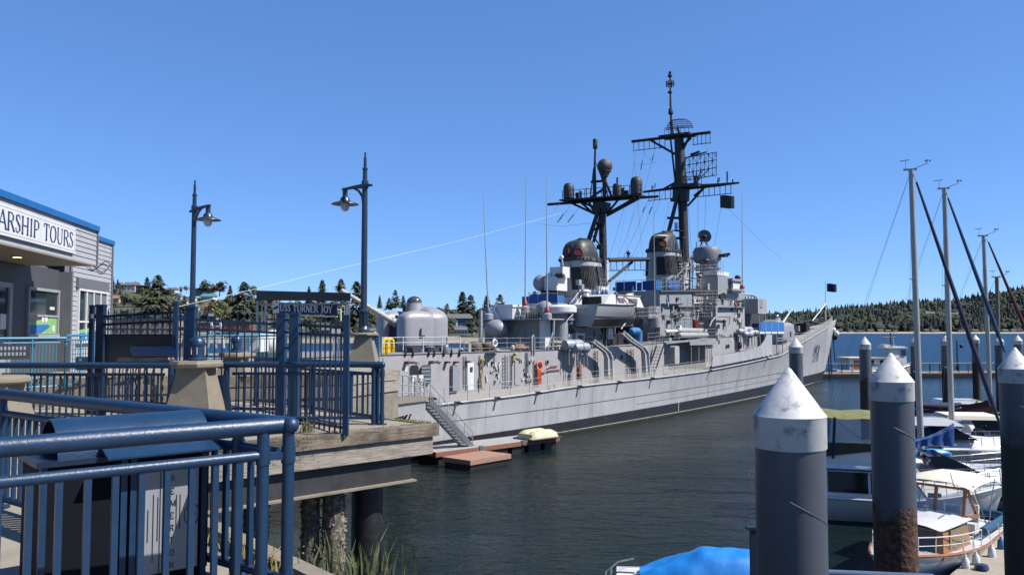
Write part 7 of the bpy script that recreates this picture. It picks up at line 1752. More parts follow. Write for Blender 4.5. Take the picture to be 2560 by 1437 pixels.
for y0, y1 in ((-1.25, -.45), (-.38, .38), (.45, 1.25)): q = MB(); q.prism([V((1.95, y0, 1.15)), V((1.95, y1, 1.15)), V((1.36, y1 * .93, 2.0)), V((1.36, y0 * .93, 2.0))], (.03, 0, .02)); q.build("windscreen", M['glass'], cab, fix=True)
fd = [[V((x_, w_ * f, 1.0 + h * (1 - abs(f) ** 3))) for f in (-1, -.8, -.5, 0, .5, .8, 1)] for x_, w_, h in ((1.7, 1.35, .52), (2.5, 1.2, .50), (3.2, .85, .42), (3.55, .5, .32), (3.65, .3, .0))]
q = MB(); q.grid(fd); q.build("foredeck_trunk", mat("cream foredeck", (.72, .69, .6), .5), cr)
q = MB(); q.bb(2.0, 2.45, -1.33, -1.2, 1.18, 1.33); q.build("portlight", M['black'], cr)
bow_rail(cr, rows, .62, .985, .62, 8)
q = MB(); q.cyl(V((3.95, 0, 1.55)), V((3.95, 0, 1.75)), .16, .16, 12); q.cyl(V((3.95, -.12, 1.75)), V((3.95, .12, 1.75)), .17, .17, 14); q.bb(3.5, 3.75, -.15, .15, 1.4, 1.62); q.build("anchor_windlass", M['white'], cr); q = MB(); q.beam(V((3.8, 0, 1.5)), V((5.1, 0, 1.64)), .32, .07); q.build("bow_pulpit", M['gel'], cr)
can_m = mat("lichened yellow green canopy", (.21, .21, .06), .85, var=.35, scale=3, stain=(.16, .20, .22), stain_amt=.9, stain_scale=1.6, bump=.3, bscale=6)
q = MB(); rws = []
for x_, dz in ((-2.5, -.14), (-2.4, .0), (-1.6, .07), (-.9, .0), (-.2, .06), (.8, .0), (.95, -.12)): rws.append([V((x_, w_, 4.2 + dz - .16 * abs(w_ / 1.45) ** 3)) for w_ in (-1.5, -1.4, -.8, 0, .8, 1.4, 1.5)])
q.grid(rws); q.build("canopy", can_m, cr)
clear = bpy.data.materials.new("clear vinyl"); clear.use_nodes = True; pb = clear.node_tree.nodes["Principled BSDF"]; pb.inputs["Base Color"].default_value = (.28, .33, .38, 1); pb.inputs["Roughness"].default_value = .12; pb.inputs["Alpha"].default_value = .45
q = MB()
for x0, x1 in ((-2.42, -1.3), (-1.15, .75)): q.quad(V((x0 - .08, -1.43, 3.0)), V((x1, -1.43, 3.0)), V((x1, -1.43, 4.05)), V((x0, -1.43, 4.05)))
q.quad(V((-2.5, -1.4, 3.0)), V((-2.5, 1.4, 3.0)), V((-2.4, 1.4, 4.05)), V((-2.4, -1.4, 4.05))); q.quad(V((1.0, -1.4, 3.0)), V((1.0, 1.4, 3.0)), V((.85, 1.4, 4.05)), V((.85, -1.4, 4.05))); q.build("clear_curtain", clear, cr)
tubes(cr, "canopy_frame", M['navycanvas'], [[(x_ - .1, -1.45, 2.5), (x_, -1.45, 4.1)] for x_ in (-2.42, -1.25, .85)] + [[(x_ - .1, 1.45, 2.5), (x_, 1.45, 4.1)] for x_ in (-2.42, -1.25, .85)], .06)
tubes(cr, "canopy_strut", M['steel'], [[(-1.1, -1.4, 3.9), (-.1, -1.4, 3.1)], [(.7, -1.4, 3.9), (-.2, -1.4, 3.1)]], .015)
q = MB(); q.prism([V((-2.55, -1.46, 2.42)), V((.5, -1.46, 2.9)), V((.9, -1.46, 2.95)), V((.9, -1.46, 3.12)), V((-2.5, -1.46, 3.12))], (0, .03, 0)); q.bb(-2.56, -2.5, -1.46, 1.46, 2.4, 3.1); q.build("canvas_skirt", mat("olive canvas skirt", (.06, .055, .028), .85, var=.3), cr, fix=True)
q = MB(); q.cyl(V((-2.72, 1.0, 2.2)), V((-2.72, 1.0, 4.5)), .05, .05, 6); q.cyl(V((-2.6, 1.0, 4.5)), V((-2.6, 1.0, 4.66)), .2, .2, 16); q.beam(V((-2.72, 1.0, 4.46)), V((-2.5, 1.0, 4.46)), .1, .06); q.build("radar_dome", M['gel'], cr)
# ---- varnished wooden cabin boat, bow to the lower left
s_ = G(2192, 1404, 1.0); e_ = G(2440, 1282, 1.0); ax_ = (s_ - e_); LW = ax_.length; azw = math.atan2(ax_.y, ax_.x); c_ = (s_ + e_) / 2
wb_ = thing("wooden_cabin_boat", "white wooden cabin boat with varnished window frames and a cream canvas top", "boat", (c_.x, c_.y, 0), azw)
LW = min(9.2, LW * .98); rows = hull_mesh(LW, 2.75, .8, .4, sheer=.45, tr=.82, fine=2.3, flare=.28, rake=.1)
q = MB(); hull_build(q, rows, dz=.01); hl = q.build("hull", M['gel'], wb_, fix=True)
q = MB()
for s_ in (1, -1): q.tube([V((r[-1].x, r[-1].y * s_, r[-1].z - .0)) for r in rows], .045, 6)
q.build("rub_rail", M['wood'], wb_)
fx = LW / 2
wc = house(wb_, "trunk_cabin", -.3, fx - 2.15, -.3, fx - 2.45, 1.02, .92, .8, 1.62, M['wood'])
q = MB(); q.grid([[V((x_, w_ * f, 1.62 + .13 * (1 - f * f))) for f in (-1, -.6, 0, .6, 1)] for x_, w_ in ((-.35, 1.08), (.8, 1.06), (fx - 2.3, .98), (fx - 2.2, .92))]); q.grid([[V((x_, w_ * f, 1.60)) for f in (-1, 1)] for x_, w_ in ((-.35, 1.08), (fx - 2.2, .92))])
q.build("cabin_roof", M['gel'], wb_)
for y0, y1 in ((-.78, .78),): q = MB(); q.prism([V((fx - 2.14, y0, .95)), V((fx - 2.14, y1, .95)), V((fx - 2.40, y1 * .95, 1.52)), V((fx - 2.40, y0 * .95, 1.52))], (.03, 0, .01)); q.build("front_window", mat("brown cabin glass", (.10, .07, .045), .1, spec=.8), wc, fix=True)
for s_ in (1, -1):
    q = MB(); q.prism([V((.1, 1.01 * s_, 1.0)), V((1.5, 1.01 * s_, 1.0)), V((1.35, .95 * s_, 1.52)), V((.1, .95 * s_, 1.52))], (0, .03 * s_, 0)); q.build("side_window", mat("amber cabin glass", (.30, .22, .10), .12, spec=.7), wc, fix=True)
q = MB()      # windscreen frame on the roof
for y_ in (-.85, 0, .85): q.beam(V((-.25, y_, 1.6)), V((-.5, y_, 2.5)), .09, .09)
q.beam(V((-.25, -.9, 1.66)), V((-.25, .9, 1.66)), .12, .1); q.beam(V((-.5, -.9, 2.48)), V((-.5, .9, 2.48)), .07, .07)
for y_ in (-.9, .9): q.beam(V((-.3, y_, 1.66)), V((-1.1, y_ * 1.1, 1.6)), .1, .1); q.beam(V((-1.1, y_ * 1.1, 1.6)), V((-.55, y_, 2.45)), .06, .06)
ws = q.build("windscreen_frame", M['wood'], wb_)
q = MB()
for s_ in (1, -1): q.add([V((-.32, .88 * s_, 1.7)), V((-1.05, .96 * s_, 1.66)), V((-.55, .88 * s_, 2.42))], [(0, 1, 2)], 0, False)
q.quad(V((-.27, -.85, 1.7)), V((-.27, .85, 1.7)), V((-.5, .85, 2.45)), V((-.5, -.85, 2.45))); q.build("pane", clear, ws)
q = MB(); rws = []
for x_, dz in ((-2.75, -.10), (-2.6, .0), (-1.6, .06), (-.6, .02), (-.35, -.05)): rws.append([V((x_, w_, 2.72 + dz - .18 * abs(w_ / 1.05) ** 4)) for w_ in (-1.1, -1.0, -.5, 0, .5, 1.0, 1.1)])
q.grid(rws); q.build("canvas_top", M['cream'], wb_); tubes(wb_, "top_frame", M['steel'], [[(-2.7, 1.08 * s_, 2.55), (-2.1, 1.1 * s_, 1.7), (-1.8, 1.1 * s_, 1.05)] for s_ in (1, -1)] + [[(-.6, 1.05 * s_, 2.6), (-1.8, 1.1 * s_, 1.05)] for s_ in (1, -1)], .02)
q = MB(); q.bb(-fx + .35, -1.1, -1.0, 1.0, .5, .82); q.build("cockpit_floor", M['wood'], wb_)
q = MB(); q.tube([V((-1.2, -1.12, 1.1)), V((-fx + .35, -1.05, 1.12)), V((-fx + .15, -.8, 1.12)), V((-fx + .15, .8, 1.12)), V((-fx + .35, 1.05, 1.12)), V((-1.2, 1.12, 1.1))], .13, 8); q.build("cockpit_cushion", mat("teal blue vinyl", (.015, .09, .18), .45), wb_)
for y_ in (-.55, .5): q = MB(); q.bb(-2.0, -1.55, y_ - .28, y_ + .28, .85, 1.2); q.bb(-2.05, -1.95, y_ - .28, y_ + .28, 1.2, 1.75); q.build("seat", M['white'], wb_)
bow_rail(wb_, rows, .45, .985, .5, 8, M['white'])
q = MB(); q.lathe([(.0, -.1), (.08, -.08), (.1, .0), (.06, .02), (0, .0)], (.1, -.15, 1.86), (1, 0, .2), 12); q.cyl(V((.1, -.15, 1.7)), V((.1, -.15, 1.82)), .04, .04, 6); q.build("spot_lamp", M['steel'], wb_)
tubes(wb_, "wiper_arm", M['steel'], [[(.9, .5, 1.76), (.2, .5, 1.78)], [(1.1, -.4, 1.74), (.5, -.4, 1.78)]], .012)
q = MB(); q.cyl(V((-.45, .55, 2.5)), V((-.1, .55, 3.0)), .02, .012, 5); q.build("flag_staff", M['wood'], wb_)
q = MB(); q.bb(fx - 1.2, fx - .9, -.15, .15, 1.15, 1.2); q.build("deck_hatch", M['wood'], wb_)
q = MB()
for i, x_ in enumerate((.62, .7, .76, .84, .9, .97)):
    pass
k_ = rows[10]; q.beam(k_[-1] + V((-.2, -.03, -.2)), rows[11][-1] + V((-.1, -.03, -.24)), .02, .07); q.build("name_mark", mat("maroon name mark", (.16, .03, .03), .5), wb_)
# fenders hanging on its dock side
for i, (f, m_) in enumerate(((6, M['gel']), (8, M['gel']), (9, M['gel']), (4, mat("blue fender", (.05, .2, .45), .4)))):
    r = rows[f]; p = V((r[-1].x, -r[-1].y + .14, .55)); w_ = Matrix.Rotation(azw, 4, 'Z') @ p + V((c_.x, c_.y, 0)); o = thing("fender", "white sausage fender on the wooden cabin boat's dock side" if m_ is M['gel'] else "blue fender on the wooden cabin boat's dock side", "fender", tuple(w_), azw, "fenders on the wooden boat's dock side" if m_ is M['gel'] else None)
    q = MB(); q.lathe([(0, -.28), (.1, -.22), (.12, 0), (.1, .2), (.04, .27), (.03, .33), (0, .34)], n=12); q.build("body", m_, o); q = MB(); q.cyl(V((0, 0, .33)), V((0, -.08, .75)), .012, .012, 5); q.build("line", M['white'], o)
# ---- floating dock beside it
o = thing("finger_dock", "pale concrete floating dock at the lower right beside the wooden boat", "dock", tuple(G(2470, 1400, .5))); off = o.location
e1, e2 = G(2512, 1330, .5), G(2380, 1437, .5); dd = (e2 - e1).normalized(); nn_ = V((-dd.y, dd.x, 0)); nn_ = nn_ if nn_.x > 0 else -nn_
fd1 = e1 - dd * 9; q = MB(); pl = [fd1, e2 + dd * 6, e2 + dd * 6 + nn_ * 1.9, fd1 + nn_ * 1.9]; q.prism([V((p.x, p.y, .5)) for p in pl], (0, 0, -.5)); q.build("deck", mat("dock concrete", (.42, .37, .29), .85, var=.12, stain=(.25, .2, .15), stain_amt=.5), o, off, fix=True)
q = MB(); q.beam(fd1 + V((0, 0, -.1)) - nn_ * .03, e2 + dd * 6 + V((0, 0, -.1)) - nn_ * .03, .08, .18); q.build("waler", timber2, o, off)
def on_dock(f, s_, z=.5): p = e1 + dd * f + nn_ * s_; return V((p.x, p.y, z))
o = thing("dock_box", "white dock box standing on the floating dock", "dock box", tuple(on_dock(-1.5, .9)), math.atan2(dd.y, dd.x)); q = MB(); q.bb(-.45, .45, -.3, .3, 0, .6); q.build("body", M['gel'], o); q = MB(); q.grid([[V((x_, .34 * f, .6 + .1 * (1 - f * f))) for f in (-1, -.5, 0, .5, 1)] for x_ in (-.5, .5)]); q.build("lid", M['gel'], o)
q = MB(); q.lathe([(0, 0), (.16, 0), (.2, .05), (.17, .16), (0, .2)], n=14); o = q.build("dock_light", mat("navy dock light", (.03, .05, .12), .4)); o.location = on_dock(5.5, .5); tag(o, "low navy dock light at the dock's lower edge", "dock light")
for k, (a, b_) in enumerate(((on_dock(-.5, .2), V((0, 0, 0))), (on_dock(1.2, .15), V((0, 0, 0))))):
    st_ = Matrix.Rotation(azw, 4, 'Z') @ V((-LW / 2 + 1.0, 1.2, 1.1)) + V((c_.x, c_.y, 0)) if k == 0 else P(2428, 1222, 31)
    q = MB(); q.tube([st_, st_.lerp(a, .5) + V((0, 0, -.35)), a], .022, 5); o = q.build("mooring_line", M['rope'], None, a); tag(o, ("tan mooring line from the wooden boat's stern to the floating dock", "tan mooring line from the flybridge cruiser's bow to the floating dock")[k], "rope")
# ---- sailboats
def sailboat(label, px, py_top, d, py_deck, az, L, mast_r, fore, cover_m, stay_px, hull_m=None, boom_len=4.0, boom_z=2.3, lean=0, spreaders=(.62, .3), white_cabin=True, cover_name="sail_cover", mast_m=None):
    b0 = P(px[1], py_deck, d); o = thing("sailboat", label, "sailboat", (b0.x, b0.y, 0), az, None)
    top = P(px[0], py_top, d); Mi = Matrix.Rotation(-az, 4, 'Z'); tl = Mi @ (top - V((b0.x, b0.y, 0)))
    rws = hull_mesh(L, L * .3, .95, .5, sheer=.3, tr=.6, fine=1.9, flare=.25, rake=.1)
    sh_ = V((-L * .08, 0, 0)); rws = [[p + sh_ for p in r] for r in rws]
    q = MB(); hull_build(q, rws, dz=.0); q.build("hull", hull_m or M['gel'], o, fix=True)
    q = MB(); q.grid([[V((x_ * L, w_ * f * L, .95 + h * (1 - abs(f) ** 4))) for f in (-1, -.85, -.5, 0, .5, .85, 1)] for x_, w_, h in ((-.18, .11, .0), (-.17, .11, .48), (.08, .10, .42), (.24, .06, .22), (.27, .04, 0))]); cbn = q.build("cabin_trunk", M['gel'], o)
    for x_ in (-.1, 0.0, .08): q = MB(); q.bb(x_ * L - .2, x_ * L + .2, -.108 * L, -.09 * L, 1.1, 1.25); q.build("portlight", M['black'], cbn)
    mm_ = mast_m or mat("mast aluminium", (.50, .49, .46), .45, .2, var=.08)
    foot = V((0, 0, 1.2)); q = MB(); q.tube([foot, foot.lerp(tl, .5), tl], [mast_r, mast_r * .95, mast_r * .82], 12); ms = q.build("mast", mm_, o)
    q = MB(); q.beam(tl + V((-.35, 0, .02)), tl + V((.25, 0, .02)), .12, .08); q.tube([tl + V((.1, 0, .05)), tl + V((.75, 0, .3))], .018, 5)
    for k in range(3): a = k * 2.1; q.ell(tl + V((.75 + .1 * math.cos(a), .1 * math.sin(a), .42)), (.05, .05, .06), 6, 5)
    q.cyl(tl + V((-.25, 0, .05)), tl + V((-.25, 0, .45)), .012, .012, 4); q.beam(tl + V((-.5, .0, .45)), tl + V((-.08, 0, .5)), .02, .04); q.build("masthead_gear", M['steel'], ms)
    for f in spreaders:
        p = foot.lerp(tl, f); q = MB(); q.cyl(p + V((-.1, -.55, .05)), p, .03, .04, 5); q.cyl(p + V((-.1, .55, .05)), p, .03, .04, 5); q.build("spreader", M['gel'], ms)
    q = MB(); bw_ = rws[-1][-1]; st_e = Mi @ (P(stay_px[2], stay_px[3], d - .2) - V((b0.x, b0.y, 0))) if stay_px else V((bw_.x, 0, bw_.z)); st_s = Mi @ (P(stay_px[0], stay_px[1], d) - V((b0.x, b0.y, 0))) if stay_px else tl
    if fore: q.tube([st_s.lerp(st_e, i / 8) for i in range(9)], [.05] + [mast_r * .45, mast_r * .55, mast_r * .62, mast_r * .7, mast_r * .75, mast_r * .8, mast_r * .75] + [.05], 8); q.build("furled_headsail", fore, o)
    q = MB(); q.cyl(tl, st_s, .012, .012, 4); q.cyl(st_e, V((bw_.x, 0, bw_.z)), .02, .02, 4)
    for s_ in (1, -1):
        for f in spreaders: p = foot.lerp(tl, f) + V((-.1, .55 * s_, .05)); q.cyl(tl, p, .006, .006, 4); q.cyl(p, V((-.3, s_ * L * .14, 1.1)), .006, .006, 4)
    q.tube([tl, V((rws[0][-1].x, -.6, 1.1))], .006, 4); q.tube([tl, V((rws[0][-1].x, .6, 1.1))], .006, 4); q.build("standing_rigging", M['wire'], o)
    if boom_len:
        q = MB(); q.cyl(V((-.1, 0, boom_z)), V((-boom_len, 0, boom_z + .05)), .06, .06, 8); q.build("boom", mm_, o)
        q = MB(); rr = []
        for i in range(9):
            f = i / 8; x_ = .1 - f * boom_len; h = lerp(.95, .25, min(1, f * 1.35) ** .6); w_ = lerp(.17, .1, f)
            rr.append([V((x_ - .0, w_ * a_, boom_z + lerp(-.12, h, b_))) for a_, b_ in ((0, 0), (-1, .1), (-.9, .5), (-.3, .95), (0, 1), (.3, .95), (.9, .5), (1, .1))])
        q.grid(rr, closed=True); q.add(rr[0], [tuple(range(8))]); q.add(rr[-1], [tuple(range(8))]); q.build(cover_name, cover_m, o, fix=True)
    q = MB(); k = 0
    for s_ in (1, -1):
        pts = [V((r[-1].x, r[-1].y * s_ * .93, r[-1].z)) for r in rws[1:-1:2]]
        for p in pts: q.cyl(p, p + V((0, 0, .6)), .014, .014, 4)
        for hh in (.6, .32): q.tube([p + V((0, 0, hh)) for p in pts], .009, 4)
    q.build("life_line", M['steel'], o); bow_rail(o, rws, .8, .97, .6, 3)
    return o, Mi, b0
alu = None
sailboat("sailboat with the tallest mast, a dark blue furled sail and a blue sail cover", (2278, 2303), 425, 39, 1128, R(-14), 8.6, .15, M['navycanvas'], M['bluecanvas'], (2291, 455, 2502, 1068), boom_len=.0)
sailboat("sailboat with the second tallest mast and a blue furled sail", (2361, 2381), 472, 44, 1105, R(-12), 8.4, .15, mat("steel blue canvas", (.012, .07, .16), .8, bump=.3), M['bluecanvas'], (2370, 495, 2512, 880), boom_len=3.4, boom_z=1.75)
sailboat("sailboat with a dark red furled sail and a dark red sail cover", (2459, 2478), 590, 52, 1062, R(-12), 8.4, .14, M['redcanvas'], M['redcanvas'], (2471, 605, 2580, 860), boom_len=4.4, boom_z=2.2)
sailboat("sailboat with a bare brown mast and a navy sail cover", (2492, 2500), 693, 60, 1030, R(-10), 8.8, .16, None, M['navycanvas'], (2498, 705, 2570, 830), boom_len=0, mast_m=mat("brown grey mast", (.2, .17, .14), .6))
# loose sail covers seen between the masts (booms of boats lying behind)
o = thing("covered_boom", "boom wrapped in navy canvas behind the second mast", "boom", tuple(P(2350, 1015, 50))); off = o.location
q = MB(); q.tube([P(2288, 1012, 50), P(2320, 1014, 50), P(2370, 1016, 50), P(2402, 1010, 50)], [.12, .22, .26, .12], 10); q.build("cover", M['navycanvas'], o, off); q = MB(); q.tube([P(2288, 1021, 50), P(2402, 1019, 50)], .07, 8); q.build("boom", M['steel'], o, off)
# big blue cover on the first boat's boom: hangs with folds to the right of the mast
o = thing("covered_boom", "boom under a bright blue sail cover right of the tallest mast", "boom", tuple(P(2330, 1095, 38))); off = o.location
q = MB(); rr = []
for i in range(13):
    f = i / 12; px = lerp(2281, 2384, f); yt = lerp(1098, 1056, f ** 1.6); yb = 1118 - 6 * math.sin(f * 3) if f < .8 else lerp(1112, 1118, (f - .8) / .2); wv = .10 + .05 * math.sin(i * 1.9)
    a, b_ = P(px, yt, 38), P(px, yb, 38); rr.append([a.lerp(b_, g) + V((0, wv * s_, 0)) for g, s_ in ((0, 0), (.2, -1.1), (.6, -.8), (1, -1.2), (1, 1), (.5, 1), (.15, .8))])
q.grid(rr, closed=True); q.add(rr[0], [tuple(range(7))]); q.add(rr[-1], [tuple(range(7))]); q.build("cover", mat("royal blue canvas", (.005, .07, .27), .75, var=.2, bump=.4, bscale=8), o, off, fix=True)
q = MB(); q.tube([P(2270, 1110, 38.0), P(2390, 1112, 38.0)], .06, 8); q.build("boom", M['steel'], o, off)
o = thing("kayak", "light blue kayak lying on the deck below the blue sail cover", "kayak", tuple(P(2335, 1138, 37))); off = o.location
q = MB(); a, b_ = P(2281, 1136, 37), P(2378, 1135, 37); q.tube([a.lerp(b_, i / 10) for i in range(11)], [.05, .16, .22, .26, .27, .28, .27, .26, .22, .16, .05], 10); q.build("hull", mat("sky blue plastic", (.06, .32, .58), .4), o, off); q = MB(); q.tube([a.lerp(b_, .1) + V((0, -.2, .06)), a.lerp(b_, .9) + V((0, -.2, .06))], .05, 6); q.build("cover_edge", M['bluecanvas'], o, off)
# ---- other motor boats behind
def small_cruiser(label, px, py, d, az, L, B, fb=1.1, roof=None, stripe=None, top=True):
    c = P(px, py, d); o = thing("motor_cruiser", label, "boat", (c.x, c.y, 0), az)
    rws = hull_mesh(L, B, fb, .4, sheer=.35, tr=.9, fine=2.3, flare=.25, rake=.1); q = MB(); hull_build(q, rws, dz=.0); q.build("hull", M['gel'], o, fix=True)
    q = MB(); q.grid([[V((x_ * L, w_ * B * f, fb + h * (1 - abs(f) ** 3))) for f in (-1, -.8, -.4, 0, .4, .8, 1)] for x_, w_, h in ((-.15, .42, .62), (.05, .42, .6), (.3, .3, .45), (.42, .12, .25))]); q.build("foredeck", M['gel'], o)
    wsd = house(o, "windscreen", -.12 * L, .06 * L, -.16 * L, -.08 * L, .4 * B, .36 * B, fb + .5, fb + 1.15, M['glass'])
    if top: house(o, "hard_top", -.4 * L, -.02 * L, -.38 * L, -.06 * L, .44 * B, .4 * B, fb + 1.2, fb + 1.42, roof or M['gel'])
    for x_ in (.1, .22): q = MB(); q.ell((x_ * L, -.40 * B, fb + .12), (.28, .05, .09), 10, 6); q.build("portlight", M['black'], o)
    if stripe: q = MB(); q.grid([[p + V((0, -.015, 0)) for p in r[3:5]] for r in rws]); q.build("hull_stripe", stripe, o)
    bow_rail(o, rws, .5, .98, .6, 8)
    return o
small_cruiser("low white sports cruiser moored behind the flybridge cruiser's bow", 2400, 1180, 35.2, R(-13), 9.5, 3.0, 1.0, None, M['navycanvas'], False)
small_cruiser("white cruiser with a raked hard top and navy screen beyond the blue sail cover", 2400, 1105, 43, R(-12), 8.5, 3.1, 1.35, M['gel'], None)
small_cruiser("white cruiser partly hidden behind the barnacled piling", 2505, 1085, 47, R(-10), 8.5, 2.9, 1.2, M['cream'], None)
small_cruiser("white boat with yellow and blue deck gear beyond the red sail cover", 2460, 1025, 58, R(-10), 8, 2.8, 1.1, M['gel'], None)
o = thing("inflatable_dinghy", "pale inflatable dinghy lashed on deck in front of the barnacled piling", "dinghy", tuple(P(2470, 1128, 41))); off = o.location
q = MB(); a, b_ = P(2430, 1130, 41), P(2520, 1125, 41); q.tube([a, a.lerp(b_, .15) + V((0, -.3, 0)), a.lerp(b_, .85) + V((0, -.45, 0)), b_ + V((0, -.4, 0)), b_ + V((0, .4, 0)), a.lerp(b_, .85) + V((0, .45, 0)), a.lerp(b_, .15) + V((0, .3, 0))], .2, 10, closed=True); q.build("tube", M['gel'], o, off); q = MB(); q.beam(a.lerp(b_, .2), b_, .7, .05); q.build("floor", louv, o, off)
for k, (px, py, d, m_, lb) in enumerate(((2445, 1015, 57, M['yellow'], "yellow"), (2463, 1014, 57, M['bluecanvas'], "blue"))):
    c = P(px, py, d); q = MB(); q.lathe([(.0, -.3), (.2, -.28), (.22, .2), (.12, .3), (.1, .36), (0, .37)], n=12); o = q.build("deck_jug", m_); o.location = c; tag(o, lb + " jug on the far boat's deck beside the weedy piling", "jug")
# ---- blue covered boat at the bottom edge
c = G(1740, 1437, .7); cb_ = thing("covered_boat", "boat under a bright blue tarpaulin at the bottom edge left of the closest piling", "boat", (c.x, c.y, 0), R(-8))
q = MB(); hull_build(q, hull_mesh(4.4, 1.9, .62, .3, sheer=.12, tr=.9, fine=3.0)); q.build("hull", M['gel'], cb_, fix=True)
q = MB(); rws = []
for i in range(25):
    f = i / 24; x_ = lerp(1.55, -1.75, f); hgt = .2 + .62 * min(1, f * 1.9) ** 1.1 + .05 * math.sin(f * 3); wdt = .97 * min(1, .62 + f * 1.2); row = []
    for j in range(21):
        g = -1 + j / 10; base_ = hgt * (1 - abs(g) ** 2.6) ** .8 if abs(g) < 1 else 0
        n_ = .10 * noise.noise(V((x_ * 2.0, g * 2.4, 2))) + .05 * abs(noise.noise(V((x_ * 4.5 + g * 3, g * 1.5, 5)))) + .03 * math.sin(g * 9 + x_ * 5) * (1 - abs(g)) * 2 * max(0, 1 - f * 1.2)
        row.append(V((-x_, g * wdt, .58 + base_ + n_)))
    rws.append(row)
q.grid(rws); q.build("tarpaulin", mat("bright blue tarpaulin", (.008, .22, .66), .5, var=.08, scale=3, bump=.35, bscale=5), cb_)
tubes(cb_, "bow_rail", M['steel'], [[(-2.5, -.3, .6), (-2.15, -.5, .85), (-1.7, -.7, .9)], [(-2.5, -.3, .6), (-2.5, .3, .6), (-2.15, .5, .85), (-1.7, .7, .9)], [(-2.35, -.35, .7), (-2.35, .35, .7)]], .025)
q = MB(); q.bb(-.1, .12, -1.0, -.95, .5, .8); q.build("tarp_strap", M['white'], cb_)
q = MB(); q.tube([V((.85, -1.1, .72)), V((1.3, -1.12, .74)), V((1.75, -1.0, .85)), V((2.05, -.6, 1.2))], .1, 10); q.build("rubber_rail", M['rubber'], cb_)
p = P(1884, 1437, 17); q = MB(); q.bb(-.06, .06, -.06, .06, -4, P(1884, 1322, 17).z - p.z); q.bb(-.14, .1, -.08, .08, P(1884, 1322, 17).z - p.z, P(1884, 1315, 17).z - p.z); o = q.build("mooring_post", mat("navy post", (.02, .03, .07), .5)); o.location = p; tag(o, "thin navy post standing just left of the closest piling", "post")
p = P(1872, 1178, 14); q = MB(); q.tube([V((.12, 0, -.03)), V((-.02, 0, .02)), V((-.03, 0, -.05))], .008, 5); q.ell((-.03, 0, -.07), (.012, .012, .02), 6, 5); o = q.build("cleat_hook", M['steel'], None); o.location = p + V((.03, 0, 0)); tag(o, "small steel hook sticking out left of the closest piling", "hook")
# ---- breakwater float with railing, harbour trawler
bwz = .75; b0_ = G(2035, 934, bwz); b1_ = G(2640, 930, bwz); bu = (b1_ - b0_).normalized(); bnv = V((-bu.y, bu.x, 0))
brk = thing("breakwater_dock", "long concrete breakwater dock with a black railing across the harbour", "dock", tuple(b0_)); off = brk.location
q = MB(); pl = [b0_, b1_, b1_ + bnv * 4, b0_ + bnv * 4]; q.prism([V((p.x, p.y, bwz)) for p in pl], (0, 0, -.9)); q.build("deck", mat("tan dock concrete", (.36, .28, .2), .85, var=.15), brk, off, fix=True)
q = MB(); q.beam(b0_ + V((0, 0, -.35)) - bnv * .05, b1_ + V((0, 0, -.35)) - bnv * .05, .1, .5); q.build("fender_strip", M['black'], brk, off)
q = MB(); Lb = (b1_ - b0_).length
for i in range(26): p = b0_ + bu * (Lb * i / 25) + bnv * .6; q.cyl(p, p + V((0, 0, 1.5)), .07, .07, 5)
for hh in (1.5, .2): q.tube([b0_ + bnv * .6 + V((0, 0, hh)), b1_ + bnv * .6 + V((0, 0, hh))], .05, 5)
q.build("railing", M['black'], brk, off)
q = MB()
for i in range(220): p = b0_ + bu * (Lb * i / 220) + bnv * .6; q.cyl(p + V((0, 0, .2)), p + V((0, 0, 1.5)), .025, .025, 4)
q.build("railing_bar", M['black'], brk, off)["kind"] = "stuff"
for px in (2394,):
    c = G(px, 925, bwz); o = thing("dock_lamp", "thin dark lamp post on the breakwater dock", "lamp post", tuple(c)); h = P(px, 850, c.y).z - bwz; q = MB(); q.cyl(V((0, 0, 0)), V((0, 0, h)), .13, .1, 7); q.lathe([(.25, 0), (.3, .6), (.08, .66)], n=8); q.build("pole", M['black'], o); q = MB(); q.cyl(V((0, 0, h - 1)), V((.7, 0, h - .7)), .07, .07, 5); q.ell((.75, 0, h - 1.0), (.28, .28, .35), 8, 6); q.build("lantern", M['black'], o)
dt = G(2180, 940, 0).y; kx = dt / F; c = P(2180, 940, dt)
tw_ = thing("trawler", "white trawler yacht moored at the breakwater dock behind the bow of the warship", "boat", (c.x, c.y, 0), R(3)); LT = 208 * kx
rws = hull_mesh(LT, 4.4, 1.2, .5, sheer=1.1, tr=.9, fine=2.6, rake=.04); q = MB(); hull_build(q, rws); q.build("hull", M['gel'], tw_, fix=True)
q = MB(); q.tube([r[-1] + V((0, -.05, -.25)) for r in rws], .1, 5); q.build("rub_rail", M['steel'], tw_)
u1 = kx
th_ = house(tw_, "deck_house", -LT * .33, LT * .26, -LT * .33, LT * .26, 1.7, 1.6, 1.2, 3.0, M['gel']); q = MB(); q.bb(-LT * .36, LT * .27, -2.0, 2.0, 3.0, 3.15); q.build("roof", M['cream'], tw_)
house(tw_, "wheel_house", LT * .2, LT * .37, LT * .2, LT * .36, 1.6, 1.4, 2.2, 4.9, M['white']); q = MB(); q.bb(LT * .12, LT * .38, -1.75, 1.75, 4.6, 4.75); q.build("roof", M['gel'], tw_)
for f in (-.28, -.1, .04, .14): q = MB(); q.bb(LT * f, LT * f + (1.0 if f == -.28 else .9), -1.72, -1.6, 1.3 if f == -.28 else 1.85, 2.7); q.build("door" if f == -.28 else "window", M['wood'] if f == -.28 else M['glass'], th_)
q = MB(); q.bb(LT * .31, LT * .36, -1.62, -1.4, 3.4, 4.3); q.build("window", mat("violet glass", (.05, .04, .12), .2), tw_)
q = MB()
for i in range(9): x_ = lerp(-LT * .49, -LT * .34, i / 8); q.cyl(V((x_, -1.9, 1.2)), V((x_, -1.9, 3.0)), .04, .04, 4)
